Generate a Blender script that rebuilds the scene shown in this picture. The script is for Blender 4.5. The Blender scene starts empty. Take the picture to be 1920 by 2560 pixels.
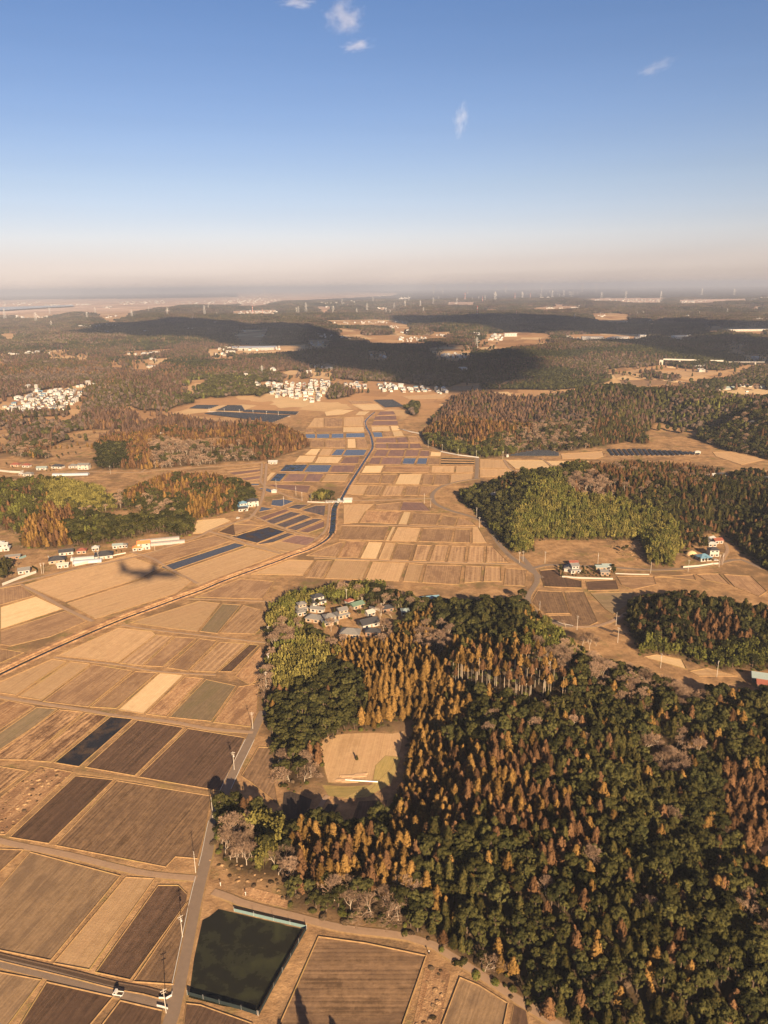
import bpy, math, random
import numpy as np
from mathutils import Vector, Matrix
R = random.Random(7); NR = np.random.RandomState(11)
rad = math.radians
scene = bpy.context.scene
COL = scene.collection

# ------------------------------------------------------------------ camera
CAMH = 230.0; FPX = 1848.0; PITCH = rad(16.94); ROLL = rad(0.72)
fw = Vector((0, math.cos(PITCH), -math.sin(PITCH)))
r0 = Vector((1, 0, 0)); u0 = r0.cross(fw)
rt = r0*math.cos(ROLL) - u0*math.sin(ROLL)
up = u0*math.cos(ROLL) + r0*math.sin(ROLL)
cam = bpy.data.cameras.new('camera'); camo = bpy.data.objects.new('camera', cam); COL.objects.link(camo)
m = Matrix.Identity(4)
for i in range(3):
    m[i][0] = rt[i]; m[i][1] = up[i]; m[i][2] = -fw[i]
m[2][3] = CAMH
camo.matrix_world = m
cam.sensor_fit = 'VERTICAL'; cam.sensor_height = 24; cam.lens = FPX/2560*24
cam.clip_start = 0.5; cam.clip_end = 200000
scene.camera = camo

# ------------------------------------------------------------------ light
SUN_EL = 21.9          # the aircraft's own shadow gives the sun's direction
SUN_AZ = -18.0         # heading in which the light travels, from +Y (minus: to the left)
lt = Vector((math.sin(rad(SUN_AZ))*math.cos(rad(SUN_EL)), math.cos(rad(SUN_AZ))*math.cos(rad(SUN_EL)), -math.sin(rad(SUN_EL))))
sd = bpy.data.lights.new('sun', 'SUN'); sd.energy = 5.0; sd.angle = rad(0.53); sd.color = (1.0, 0.735, 0.455)
so = bpy.data.objects.new('sun', sd); COL.objects.link(so)
so.rotation_euler = lt.to_track_quat('-Z', 'Y').to_euler()
so.location = (0, -100, 400)
w = bpy.data.worlds.new('World'); scene.world = w; w.use_nodes = True
nt = w.node_tree
sky = nt.nodes.new('ShaderNodeTexSky'); sky.sky_type = 'NISHITA'; sky.sun_disc = False
sky.sun_elevation = rad(SUN_EL); sky.sun_rotation = math.atan2(-lt.x, -lt.y)
sky.altitude = 200; sky.air_density = 1.0; sky.dust_density = 0.3; sky.ozone_density = 3.0
bg = nt.nodes['Background']; bg.inputs[1].default_value = 0.05
tcw = nt.nodes.new('ShaderNodeTexCoord'); spw = nt.nodes.new('ShaderNodeSeparateXYZ'); nt.links.new(tcw.outputs['Generated'], spw.inputs[0])
crw = nt.nodes.new('ShaderNodeValToRGB'); nt.links.new(spw.outputs[2], crw.inputs[0])
SKYT = [(0.009, (.76, .63, .76)), (.03, (.79, .61, .69)), (.06, (.90, .69, .72)), (.12, (.88, .71, .715)), (.195, (.76, .68, .74)), (.36, (.55, .60, .73)), (1.0, (.46, .58, .68))]
while len(crw.color_ramp.elements) < len(SKYT): crw.color_ramp.elements.new(.5)
for e_, (p_, c_) in zip(crw.color_ramp.elements, SKYT): e_.position = p_; e_.color = (*c_, 1)
mxw = nt.nodes.new('ShaderNodeMix'); mxw.data_type = 'RGBA'; mxw.blend_type = 'MULTIPLY'; mxw.inputs[0].default_value = 1
mpw = nt.nodes.new('ShaderNodeMapping'); mpw.inputs['Scale'].default_value = (1.5, 1.5, 30); nt.links.new(tcw.outputs['Generated'], mpw.inputs[0])
now = nt.nodes.new('ShaderNodeTexNoise'); now.inputs['Scale'].default_value = 1.4; now.inputs['Detail'].default_value = 4; nt.links.new(mpw.outputs[0], now.inputs['Vector'])
rmw = nt.nodes.new('ShaderNodeMapRange'); rmw.inputs[1].default_value = .3; rmw.inputs[2].default_value = .7; rmw.inputs[3].default_value = .985; rmw.inputs[4].default_value = 1.012; nt.links.new(now.outputs[0], rmw.inputs[0])
mxh = nt.nodes.new('ShaderNodeMix'); mxh.data_type = 'RGBA'; mxh.blend_type = 'MULTIPLY'; mxh.inputs[0].default_value = 1; nt.links.new(crw.outputs[0], mxh.inputs[6]); nt.links.new(rmw.outputs[0], mxh.inputs[7])
nt.links.new(sky.outputs[0], mxw.inputs[6]); nt.links.new(mxh.outputs[2], mxw.inputs[7]); nt.links.new(mxw.outputs[2], bg.inputs[0])
scene.view_settings.view_transform = 'Standard'; scene.view_settings.look = 'None'
scene.view_settings.exposure = 1.5; scene.view_settings.gamma = 1.0
scene.cycles.max_bounces = 4; scene.cycles.diffuse_bounces = 2; scene.cycles.glossy_bounces = 2
scene.cycles.volume_bounces = 0; scene.cycles.transparent_max_bounces = 8

# ------------------------------------------------------------------ photo pixel -> place
def ray(px, py):
    return (fw + rt*((px-960)/FPX) + up*((1280-py)/FPX))
def G(px, py, z=0.0, dmax=45000):
    d = ray(px, py)
    dz = min(d.z, -1e-6)
    t = (z-CAMH)/dz
    h = math.hypot(d.x, d.y)*t
    if h > dmax: t *= dmax/h
    return (d.x*t, d.y*t)
TL = {1:(0,680),2:(600,680),3:(1220,680),4:(0,1000),5:(600,960),6:(1220,960),7:(0,1400),8:(600,1400),9:(1220,1400),10:(0,1900),11:(600,1850),12:(1220,1850)}
def Tp(t, x, y):
    a, b = TL[t]; return (a+x/2.37, b+y/2.37)
def Q(t, x, y, z=0.0):
    return G(*Tp(t, x, y), z)
def proj(X, Y, Z):
    X = np.asarray(X, float); Y = np.asarray(Y, float); Z = np.asarray(Z, float)-CAMH
    dd = X*fw.x+Y*fw.y+Z*fw.z
    dd = np.where(np.abs(dd) < 1e-3, 1e-3, dd)
    a = (X*rt.x+Y*rt.y+Z*rt.z)/dd*FPX+960
    b = 1280-(X*up.x+Y*up.y+Z*up.z)/dd*FPX
    return a, b, dd
def pts(s):
    """'x,y x,y,z ...' -> list of tuples"""
    return [tuple(float(v) for v in p.split(',')) for p in s.split()]
def wpoly(t, s, z=0.0):
    out = []
    for p in pts(s):
        out.append(Q(t, p[0], p[1], p[2] if len(p) > 2 else z))
    return out
def spoly(t, s):
    return [Tp(t, p[0], p[1]) for p in pts(s)]

# ------------------------------------------------------------------ numeric helpers
def inpoly(X, Y, P):
    X = np.asarray(X); Y = np.asarray(Y); c = np.zeros(X.shape, bool); n = len(P)
    for i in range(n):
        x1, y1 = P[i][:2]; x2, y2 = P[(i+1) % n][:2]
        if y1 == y2: continue
        k = ((y1 > Y) != (y2 > Y)) & (X < (x2-x1)*(Y-y1)/(y2-y1)+x1)
        c ^= k
    return c
def dpoly(X, Y, P):
    """signed distance, positive inside"""
    d = np.full(X.shape, 1e9); n = len(P)
    for i in range(n):
        x1, y1 = P[i][:2]; x2, y2 = P[(i+1) % n][:2]
        ex, ey = x2-x1, y2-y1; L = ex*ex+ey*ey+1e-9
        t = np.clip(((X-x1)*ex+(Y-y1)*ey)/L, 0, 1)
        d = np.minimum(d, (X-x1-t*ex)**2+(Y-y1-t*ey)**2)
    d = np.sqrt(d)
    return np.where(inpoly(X, Y, P), d, -d)
_H = NR.rand(256, 256)
def vn(X, Y, s, o=0):
    X = np.asarray(X, float)/s+o*17.3+1000; Y = np.asarray(Y, float)/s+o*31.7+1000
    xi = np.floor(X).astype(int); yi = np.floor(Y).astype(int); fx = X-xi; fy = Y-yi
    fx = fx*fx*(3-2*fx); fy = fy*fy*(3-2*fy)
    a = _H[xi % 256, yi % 256]; b = _H[(xi+1) % 256, yi % 256]; c = _H[xi % 256, (yi+1) % 256]; d = _H[(xi+1) % 256, (yi+1) % 256]
    return (a*(1-fx)+b*fx)*(1-fy)+(c*(1-fx)+d*fx)*fy
def sm(x): 
    x = np.clip(x, 0, 1); return x*x*(3-2*x)

# ------------------------------------------------------------------ mesh helpers
def tag(o, label=None, cat=None, group=None, kind=None):
    if label: o['label'] = label
    if cat: o['category'] = cat
    if group: o['group'] = group
    if kind: o['kind'] = kind
    return o
def mkmesh(name, V, F, mats, mi=None, smooth=False):
    me = bpy.data.meshes.new(name)
    me.from_pydata([tuple(v) for v in V], [], [tuple(f) for f in F])
    for m_ in (mats if isinstance(mats, (list, tuple)) else [mats]): me.materials.append(m_)
    if mi is not None: me.polygons.foreach_set('material_index', list(mi))
    if smooth: me.polygons.foreach_set('use_smooth', [True]*len(me.polygons))
    me.update(); return me
def link(name, me, parent=None, loc=None, rz=0, sc=None):
    o = bpy.data.objects.new(name, me); COL.objects.link(o)
    if parent: o.parent = parent
    if loc is not None: o.location = loc
    if rz: o.rotation_euler = (0, 0, rz)
    if sc: o.scale = sc if isinstance(sc, (tuple, list)) else (sc, sc, sc)
    return o
class MB:
    def __init__(s): s.V = []; s.F = []; s.M = []
    def quad(s, a, b, c, d, m=0):
        n = len(s.V); s.V += [a, b, c, d]; s.F.append((n, n+1, n+2, n+3)); s.M.append(m)
    def tri(s, a, b, c, m=0):
        n = len(s.V); s.V += [a, b, c]; s.F.append((n, n+1, n+2)); s.M.append(m)
    def box(s, cx, cy, z0, z1, sx, sy, m=0, rz=0.0):
        n = len(s.V); c, q = math.cos(rz), math.sin(rz)
        for z in (z0, z1):
            for a, b in ((-1, -1), (1, -1), (1, 1), (-1, 1)):
                x = a*sx/2; y = b*sy/2
                s.V.append((cx+x*c-y*q, cy+x*q+y*c, z))
        for f in ((0, 3, 2, 1), (4, 5, 6, 7), (0, 1, 5, 4), (1, 2, 6, 5), (2, 3, 7, 6), (3, 0, 4, 7)):
            s.F.append(tuple(n+i for i in f)); s.M.append(m)
    def tube(s, a, b, r1, r2, k=5, m=0, cap=False):
        a = Vector(a); b = Vector(b); d = (b-a)
        if d.length < 1e-6: return
        d.normalize(); u = d.orthogonal().normalized(); v = d.cross(u); n = len(s.V)
        for p, r in ((a, r1), (b, r2)):
            for i in range(k):
                t = 2*math.pi*i/k; s.V.append(tuple(p+u*(r*math.cos(t))+v*(r*math.sin(t))))
        for i in range(k):
            j = (i+1) % k; s.F.append((n+i, n+j, n+k+j, n+k+i)); s.M.append(m)
        if cap: s.F.append(tuple(n+k+i for i in range(k))); s.M.append(m)
    def lathe(s, prof, k=8, c=(0, 0), m=0, wob=0):
        n = len(s.V)
        for r, z in prof:
            for i in range(k):
                t = 2*math.pi*i/k; rr = r*(1+wob*R.uniform(-1, 1))
                s.V.append((c[0]+rr*math.cos(t), c[1]+rr*math.sin(t), z))
        for j in range(len(prof)-1):
            for i in range(k):
                i2 = (i+1) % k
                s.F.append((n+j*k+i, n+j*k+i2, n+(j+1)*k+i2, n+(j+1)*k+i)); s.M.append(m)
        s.F.append(tuple(n+(len(prof)-1)*k+i for i in range(k))); s.M.append(m)
    def mesh(s, name, mats, smooth=False): return mkmesh(name, s.V, s.F, mats, s.M, smooth)
    def build(s, name, mats, parent=None, loc=None, rz=0, smooth=False):
        return link(name, s.mesh(name, mats, smooth), parent, loc, rz)

# ------------------------------------------------------------------ materials
def newmat(name):
    m = bpy.data.materials.new(name); m.use_nodes = True
    n = m.node_tree; b = n.nodes['Principled BSDF']; return m, n, b
def nn(n, t, **k):
    x = n.nodes.new(t)
    for a, v in k.items(): setattr(x, a, v)
    return x
def plain(name, col, rough=0.8, metal=0, spec=0.3, var=0.0, nscale=1.0):
    m, n, b = newmat(name)
    b.inputs['Roughness'].default_value = rough; b.inputs['Metallic'].default_value = metal
    b.inputs['Specular IOR Level'].default_value = spec
    if var:
        tc = nn(n, 'ShaderNodeTexCoord'); no = nn(n, 'ShaderNodeTexNoise'); no.inputs['Scale'].default_value = nscale; no.inputs['Detail'].default_value = 5
        n.links.new(tc.outputs['Object'], no.inputs['Vector'])
        mx = mix(n, tuple(c*(1-var) for c in col), tuple(min(1, c*(1+var)) for c in col), no.outputs[0])
        n.links.new(mx, b.inputs['Base Color'])
    else: b.inputs['Base Color'].default_value = (*col, 1)
    return m
def mix(n, a, b, f, bt='MIX'):
    x = nn(n, 'ShaderNodeMix', data_type='RGBA', blend_type=bt)
    for s, v in ((6, a), (7, b)):
        if isinstance(v, tuple): x.inputs[s].default_value = (*v[:3], 1)
        else: n.links.new(v, x.inputs[s])
    if isinstance(f, (int, float)): x.inputs[0].default_value = f
    else: n.links.new(f, x.inputs[0])
    return x.outputs[2]
def mth(n, op, a, b=None, clamp=False):
    x = nn(n, 'ShaderNodeMath', operation=op, use_clamp=clamp)
    for i, v in enumerate((a, b)):
        if v is None: continue
        if isinstance(v, (int, float)): x.inputs[i].default_value = v
        else: n.links.new(v, x.inputs[i])
    return x.outputs[0]
def ramp(n, f, stops):
    x = nn(n, 'ShaderNodeValToRGB'); cr = x.color_ramp
    while len(cr.elements) < len(stops): cr.elements.new(0.5)
    for e, (p, c) in zip(cr.elements, stops):
        e.position = p; e.color = (*c, 1) if isinstance(c, tuple) else (c, c, c, 1)
    n.links.new(f, x.inputs[0]); return x.outputs[0]
def noise(n, vec, scale, detail=3, rough=0.5, w=None):
    x = nn(n, 'ShaderNodeTexNoise', noise_dimensions='4D' if w is not None else '3D')
    x.inputs['Scale'].default_value = scale; x.inputs['Detail'].default_value = detail; x.inputs['Roughness'].default_value = rough
    n.links.new(vec, x.inputs['Vector'])
    if w is not None: n.links.new(w, x.inputs['W'])
    return x.outputs[0]

def leafmat(name, a, b, posvar=None, rnd=0.45, tr=0.06):
    """foliage: two tones over the crown, a brightness of its own per tree, slow change over the wood"""
    m, n, bs = newmat(name); n.nodes.remove(bs)
    oi = nn(n, 'ShaderNodeObjectInfo'); ge = nn(n, 'ShaderNodeNewGeometry')
    no = noise(n, ge.outputs['Position'], 0.9, 2)
    c = mix(n, a, b, ramp(n, no, [(0.35, 0.0), (0.65, 1.0)]))
    if posvar:
        no2 = noise(n, ge.outputs['Position'], 0.012, 3)
        c = mix(n, c, posvar, ramp(n, no2, [(0.45, 0.0), (0.62, 0.75)]))
    br = mth(n, 'MULTIPLY_ADD', oi.outputs['Random'], rnd*2); n.nodes[-1].inputs[2].default_value = 1-rnd
    cb = nn(n, 'ShaderNodeCombineColor')
    for i in range(3): n.links.new(br, cb.inputs[i])
    c = mix(n, c, cb.outputs[0], 1.0, 'MULTIPLY')
    d = nn(n, 'ShaderNodeBsdfDiffuse'); n.links.new(c, d.inputs[0])
    t = nn(n, 'ShaderNodeBsdfTranslucent'); n.links.new(c, t.inputs[0])
    ms = nn(n, 'ShaderNodeMixShader'); ms.inputs[0].default_value = tr
    n.links.new(d.outputs[0], ms.inputs[1]); n.links.new(t.outputs[0], ms.inputs[2])
    n.links.new(ms.outputs[0], n.nodes['Material Output'].inputs[0])
    return m
M = {}
M['ced_o'] = leafmat('cedar_orange', (.100, .056, .019), (.190, .112, .034))
M['ced_b'] = leafmat('cedar_brown', (.076, .041, .022), (.130, .070, .033))
M['ced_g'] = leafmat('cedar_green', (.026, .027, .010), (.068, .056, .018))
M['brd_g'] = leafmat('broadleaf_green', (.016, .018, .008), (.042, .041, .014))
M['brd_o'] = leafmat('broadleaf_olive', (.028, .029, .011), (.068, .062, .020))
M['bam'] = leafmat('bamboo_leaf', (.100, .092, .028), (.185, .155, .042))
M['bam_g'] = leafmat('bamboo_green', (.065, .072, .020), (.12, .115, .028))
M['twig'] = leafmat('bare_twig', (.19, .125, .085), (.30, .205, .14), rnd=.25, tr=0)
M['far_o'] = leafmat('far_cedar_orange', (.075, .042, .022), (.115, .066, .032), rnd=.5, tr=0)
M['far_b'] = leafmat('far_cedar_brown', (.050, .031, .023), (.085, .052, .035), rnd=.5, tr=0)
M['far_t'] = leafmat('far_bare', (.080, .058, .047), (.115, .084, .066), rnd=.35, tr=0)
M['reed'] = leafmat('dry_reed', (.22, .135, .072), (.40, .26, .14), tr=0)
M['bark'] = plain('bark', (.10, .068, .048), .95, var=.3, nscale=2)
M['bark_l'] = plain('pale_bark', (.36, .29, .22), .95, var=.25, nscale=2)
M['mid'] = leafmat('mid_wood', (.050, .040, .022), (.105, .070, .042), (.12, .080, .058), .4, .0)
M['conc'] = plain('concrete', (.50, .46, .40), .9, var=.12, nscale=.8)
M['white'] = plain('white_paint', (.50, .48, .45), .6)
M['wallw'] = plain('white_plaster', (.38, .35, .31), .85, var=.06, nscale=.6)
M['wallt'] = plain('tan_plaster', (.33, .24, .165), .9, var=.1, nscale=.6)
M['wallb'] = plain('brown_timber', (.22, .13, .08), .9, var=.2, nscale=.8)
M['roofd'] = plain('dark_tile', (.045, .045, .05), .55, var=.25, nscale=1.5)
M['roofg'] = plain('grey_tile', (.16, .155, .15), .6, var=.25, nscale=1.5)
M['roofr'] = plain('red_metal', (.22, .075, .05), .6, var=.15)
M['roofo'] = plain('orange_tile', (.60, .20, .07), .7, var=.15)
M['roofb'] = plain('blue_metal', (.11, .21, .29), .5, var=.12)
M['roofn'] = plain('green_metal', (.11, .17, .13), .5, var=.12)
M['rooft'] = plain('teal_metal', (.21, .26, .26), .6, var=.12)
M['glass'] = plain('window_glass', (.02, .025, .03), .08, spec=.6)
M['film'] = plain('greenhouse_film', (.36, .36, .35), .35, var=.1)
M['steel'] = plain('galvanised_steel', (.52, .51, .50), .5, metal=.3, var=.1)
M['pole'] = plain('concrete_pole', (.42, .37, .31), .85, var=.1)
M['red'] = plain('red_paint', (.55, .08, .05), .6)
M['tyre'] = plain('rubber', (.02, .02, .02), .9)
M['net'] = plain('teal_net', (.13, .20, .20), .8, var=.1)
M['netd'] = plain('dark_net', (.012, .020, .022), .8, var=.1)
M['cloud'] = plain('cloud_white', (.8, .8, .8), 1.0)
M['wood'] = plain('timber', (.45, .30, .18), .9, var=.25, nscale=1)
M['tarp'] = plain('white_sheet', (.75, .75, .75), .5)
M['soil'] = plain('dark_soil', (.07, .045, .03), .95, var=.3)
def asphalt(name, a, b):
    m, n, bs = newmat(name); ge = nn(n, 'ShaderNodeNewGeometry')
    c = mix(n, a, b, noise(n, ge.outputs['Position'], .35, 6, .65))
    n.links.new(c, bs.inputs['Base Color']); bs.inputs['Roughness'].default_value = .9
    return m
M['road'] = asphalt('worn_asphalt', (.135, .098, .070), (.225, .160, .112))
M['dirt'] = asphalt('dirt_track', (.21, .135, .085), (.36, .24, .15))
def water(name, deep, bump=.03, rough=.06, algae=None):
    m, n, bs = newmat(name); ge = nn(n, 'ShaderNodeNewGeometry')
    bs.inputs['Roughness'].default_value = rough; bs.inputs['IOR'].default_value = 1.33; bs.inputs['Specular IOR Level'].default_value = .33
    if algae:
        no = noise(n, ge.outputs['Position'], .11, 6, .62)
        k = ramp(n, no, [(.46, 0.0), (.66, 1.0)])
        c = mix(n, deep, algae, k); n.links.new(c, bs.inputs['Base Color'])
        n.links.new(mth(n, 'MULTIPLY_ADD', k, .6), bs.inputs['Roughness']); n.nodes[-1].inputs[2].default_value = rough
    else: bs.inputs['Base Color'].default_value = (*deep, 1)
    bp = nn(n, 'ShaderNodeBump'); bp.inputs['Strength'].default_value = bump; bp.inputs['Distance'].default_value = .3
    n.links.new(noise(n, ge.outputs['Position'], .8, 3), bp.inputs['Height']); n.links.new(bp.outputs[0], bs.inputs['Normal'])
    return m
M['water'] = water('open_water', (.060, .060, .058), .03, .12)
M['wdark'] = water('weedy_water', (.016, .016, .011), .03, .12, (.034, .036, .016))
M['wflood'] = water('flooded_stubble', (.018, .017, .016), .08, .3, (.075, .05, .035))

def fieldmat(name, c1, c2, period=1.6, stripe=.5, patch=None, pamt=.5, bumpd=.12, wavy=0.0, fine=.35):
    m, n, bs = newmat(name)
    tc = nn(n, 'ShaderNodeTexCoord'); oi = nn(n, 'ShaderNodeObjectInfo'); obj = tc.outputs['Object']
    W = mth(n, 'MULTIPLY', oi.outputs['Random'], 60.0)
    sp = nn(n, 'ShaderNodeSeparateXYZ'); n.links.new(obj, sp.inputs[0])
    nz = noise(n, obj, .12, 3, .6, W)
    y = mth(n, 'MULTIPLY_ADD', nz, wavy*2+.8); n.links.new(sp.outputs[1], n.nodes[-1].inputs[2])
    # rows run along X; two nested periods and streaks stretched along the row
    st = mth(n, 'SINE', mth(n, 'MULTIPLY', y, 2*math.pi/period))
    st = mth(n, 'MULTIPLY_ADD', st, .5); n.nodes[-1].inputs[2].default_value = .5
    mp = nn(n, 'ShaderNodeMapping'); mp.inputs['Scale'].default_value = (.018, .42, .3); n.links.new(obj, mp.inputs[0])
    streak = noise(n, mp.outputs[0], 1.0, 5, .7, W)
    mp2 = nn(n, 'ShaderNodeMapping'); mp2.inputs['Scale'].default_value = (.045, .13, .1); n.links.new(obj, mp2.inputs[0])
    big = noise(n, mp2.outputs[0], 1.0, 4, .6, W)
    fn = noise(n, obj, 1.1, 5, .75, W)
    mp3 = nn(n, 'ShaderNodeMapping'); mp3.inputs['Scale'].default_value = (.006, 1.1, .3); n.links.new(obj, mp3.inputs[0])
    lines = noise(n, mp3.outputs[0], 1.0, 3, .6, W)
    f = mth(n, 'MULTIPLY', mth(n, 'SUBTRACT', st, .5), mth(n, 'MULTIPLY', mth(n, 'ADD', big, -.2, True), stripe*.9))
    f = mth(n, 'ADD', f, mth(n, 'MULTIPLY', mth(n, 'SUBTRACT', streak, .5), 2.6*max(stripe, .42)))
    f = mth(n, 'ADD', f, mth(n, 'MULTIPLY', mth(n, 'SUBTRACT', big, .5), 2.0))
    f = mth(n, 'ADD', f, mth(n, 'MULTIPLY', mth(n, 'SUBTRACT', noise(n, obj, .33, 4, .65, W), .5), 1.3))
    f = mth(n, 'ADD', f, mth(n, 'MULTIPLY', mth(n, 'SUBTRACT', fn, .5), fine*2.2))
    f = mth(n, 'ADD', f, mth(n, 'MULTIPLY', mth(n, 'SUBTRACT', lines, .5), 1.7))
    f = mth(n, 'ADD', f, .5, True)
    c = mix(n, c1, c2, f)
    if patch:
        k = ramp(n, mth(n, 'ADD', mth(n, 'MULTIPLY', big, .7), mth(n, 'MULTIPLY', streak, .3)), [(.47, 0.0), (.57, pamt)])
        c = mix(n, c, patch, k)
    br = mth(n, 'MULTIPLY_ADD', oi.outputs['Random'], .34); n.nodes[-1].inputs[2].default_value = .83
    cb = nn(n, 'ShaderNodeCombineColor')
    for i in range(3): n.links.new(br, cb.inputs[i])
    c = mix(n, c, cb.outputs[0], 1.0, 'MULTIPLY')
    n.links.new(c, bs.inputs['Base Color']); bs.inputs['Roughness'].default_value = .95; bs.inputs['Specular IOR Level'].default_value = .1
    bp = nn(n, 'ShaderNodeBump'); bp.inputs['Strength'].default_value = .8; bp.inputs['Distance'].default_value = bumpd
    n.links.new(mth(n, 'ADD', mth(n, 'MULTIPLY', st, stripe*.5), mth(n, 'MULTIPLY', fn, 1.3)), bp.inputs['Height'])
    n.links.new(bp.outputs[0], bs.inputs['Normal'])
    return m
FM = {
 't': fieldmat('tan_stubble', (.34, .215, .112), (.52, .350, .190), 1.5, .25, (.30, .17, .09), .35),
 'b': fieldmat('brown_stubble', (.22, .132, .072), (.43, .275, .152), 1.6, .55, (.13, .07, .042), .6),
 's': fieldmat('striped_stubble', (.21, .125, .068), (.50, .325, .178), 4.2, .95, (.16, .09, .05), .35, .2),
 'p': fieldmat('pale_straw', (.50, .345, .185), (.68, .50, .285), 1.3, .25, (.42, .27, .14), .3),
 'd': fieldmat('ploughed_dark', (.058, .037, .025), (.165, .100, .064), 2.0, .5, (.055, .034, .025), .6),
 'D': fieldmat('wet_dark', (.028, .022, .020), (.075, .055, .045), 2.2, .4, (.018, .016, .017), .8),
 'g': fieldmat('greyish_stubble', (.17, .125, .075), (.30, .215, .125), 1.8, .5, (.12, .105, .05), .5),
 'r': fieldmat('rough_reed', (.26, .14, .07), (.55, .35, .185), 3.0, .1, (.17, .09, .05), .8, .5, 1.5, .8),
 'v': fieldmat('mauve_stubble', (.155, .090, .075), (.27, .165, .135), 1.4, .3, (.11, .07, .075), .6, fine=.6),
 'u': fieldmat('flooded_mauve', (.060, .050, .058), (.17, .12, .11), 1.4, .3, (.045, .05, .065), .9, fine=.7),
 'w': fieldmat('wavy_ridges', (.10, .055, .032), (.44, .27, .14), 3.4, .9, None, .5, .4, 3.0, .5),
 'y': fieldmat('yellow_grass', (.26, .20, .07), (.42, .30, .12), 2.0, .1, (.20, .17, .06), .5),
}
FM['n'] = fieldmat('near_tan_stubble', (.21, .137, .078), (.39, .262, .150), 1.4, .4, (.11, .072, .048), .6)
FM['k'] = fieldmat('near_brown_plough', (.100, .062, .036), (.325, .205, .116), 1.8, .5, (.06, .038, .028), .55)
def bankmat():
    m, n, bs = newmat('dry_grass_bank'); ge = nn(n, 'ShaderNodeNewGeometry')
    c = mix(n, (.18, .112, .055), (.33, .210, .102), ramp(n, noise(n, ge.outputs['Position'], .5, 6, .7), [(.3, 0.0), (.7, 1.0)]))
    c = mix(n, c, (.22, .165, .06), ramp(n, noise(n, ge.outputs['Position'], .05, 3), [(.52, 0.0), (.68, .6)]))
    n.links.new(c, bs.inputs['Base Color']); bs.inputs['Roughness'].default_value = .95; bs.inputs['Specular IOR Level'].default_value = .1
    return m
M['bank'] = bankmat()
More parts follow.
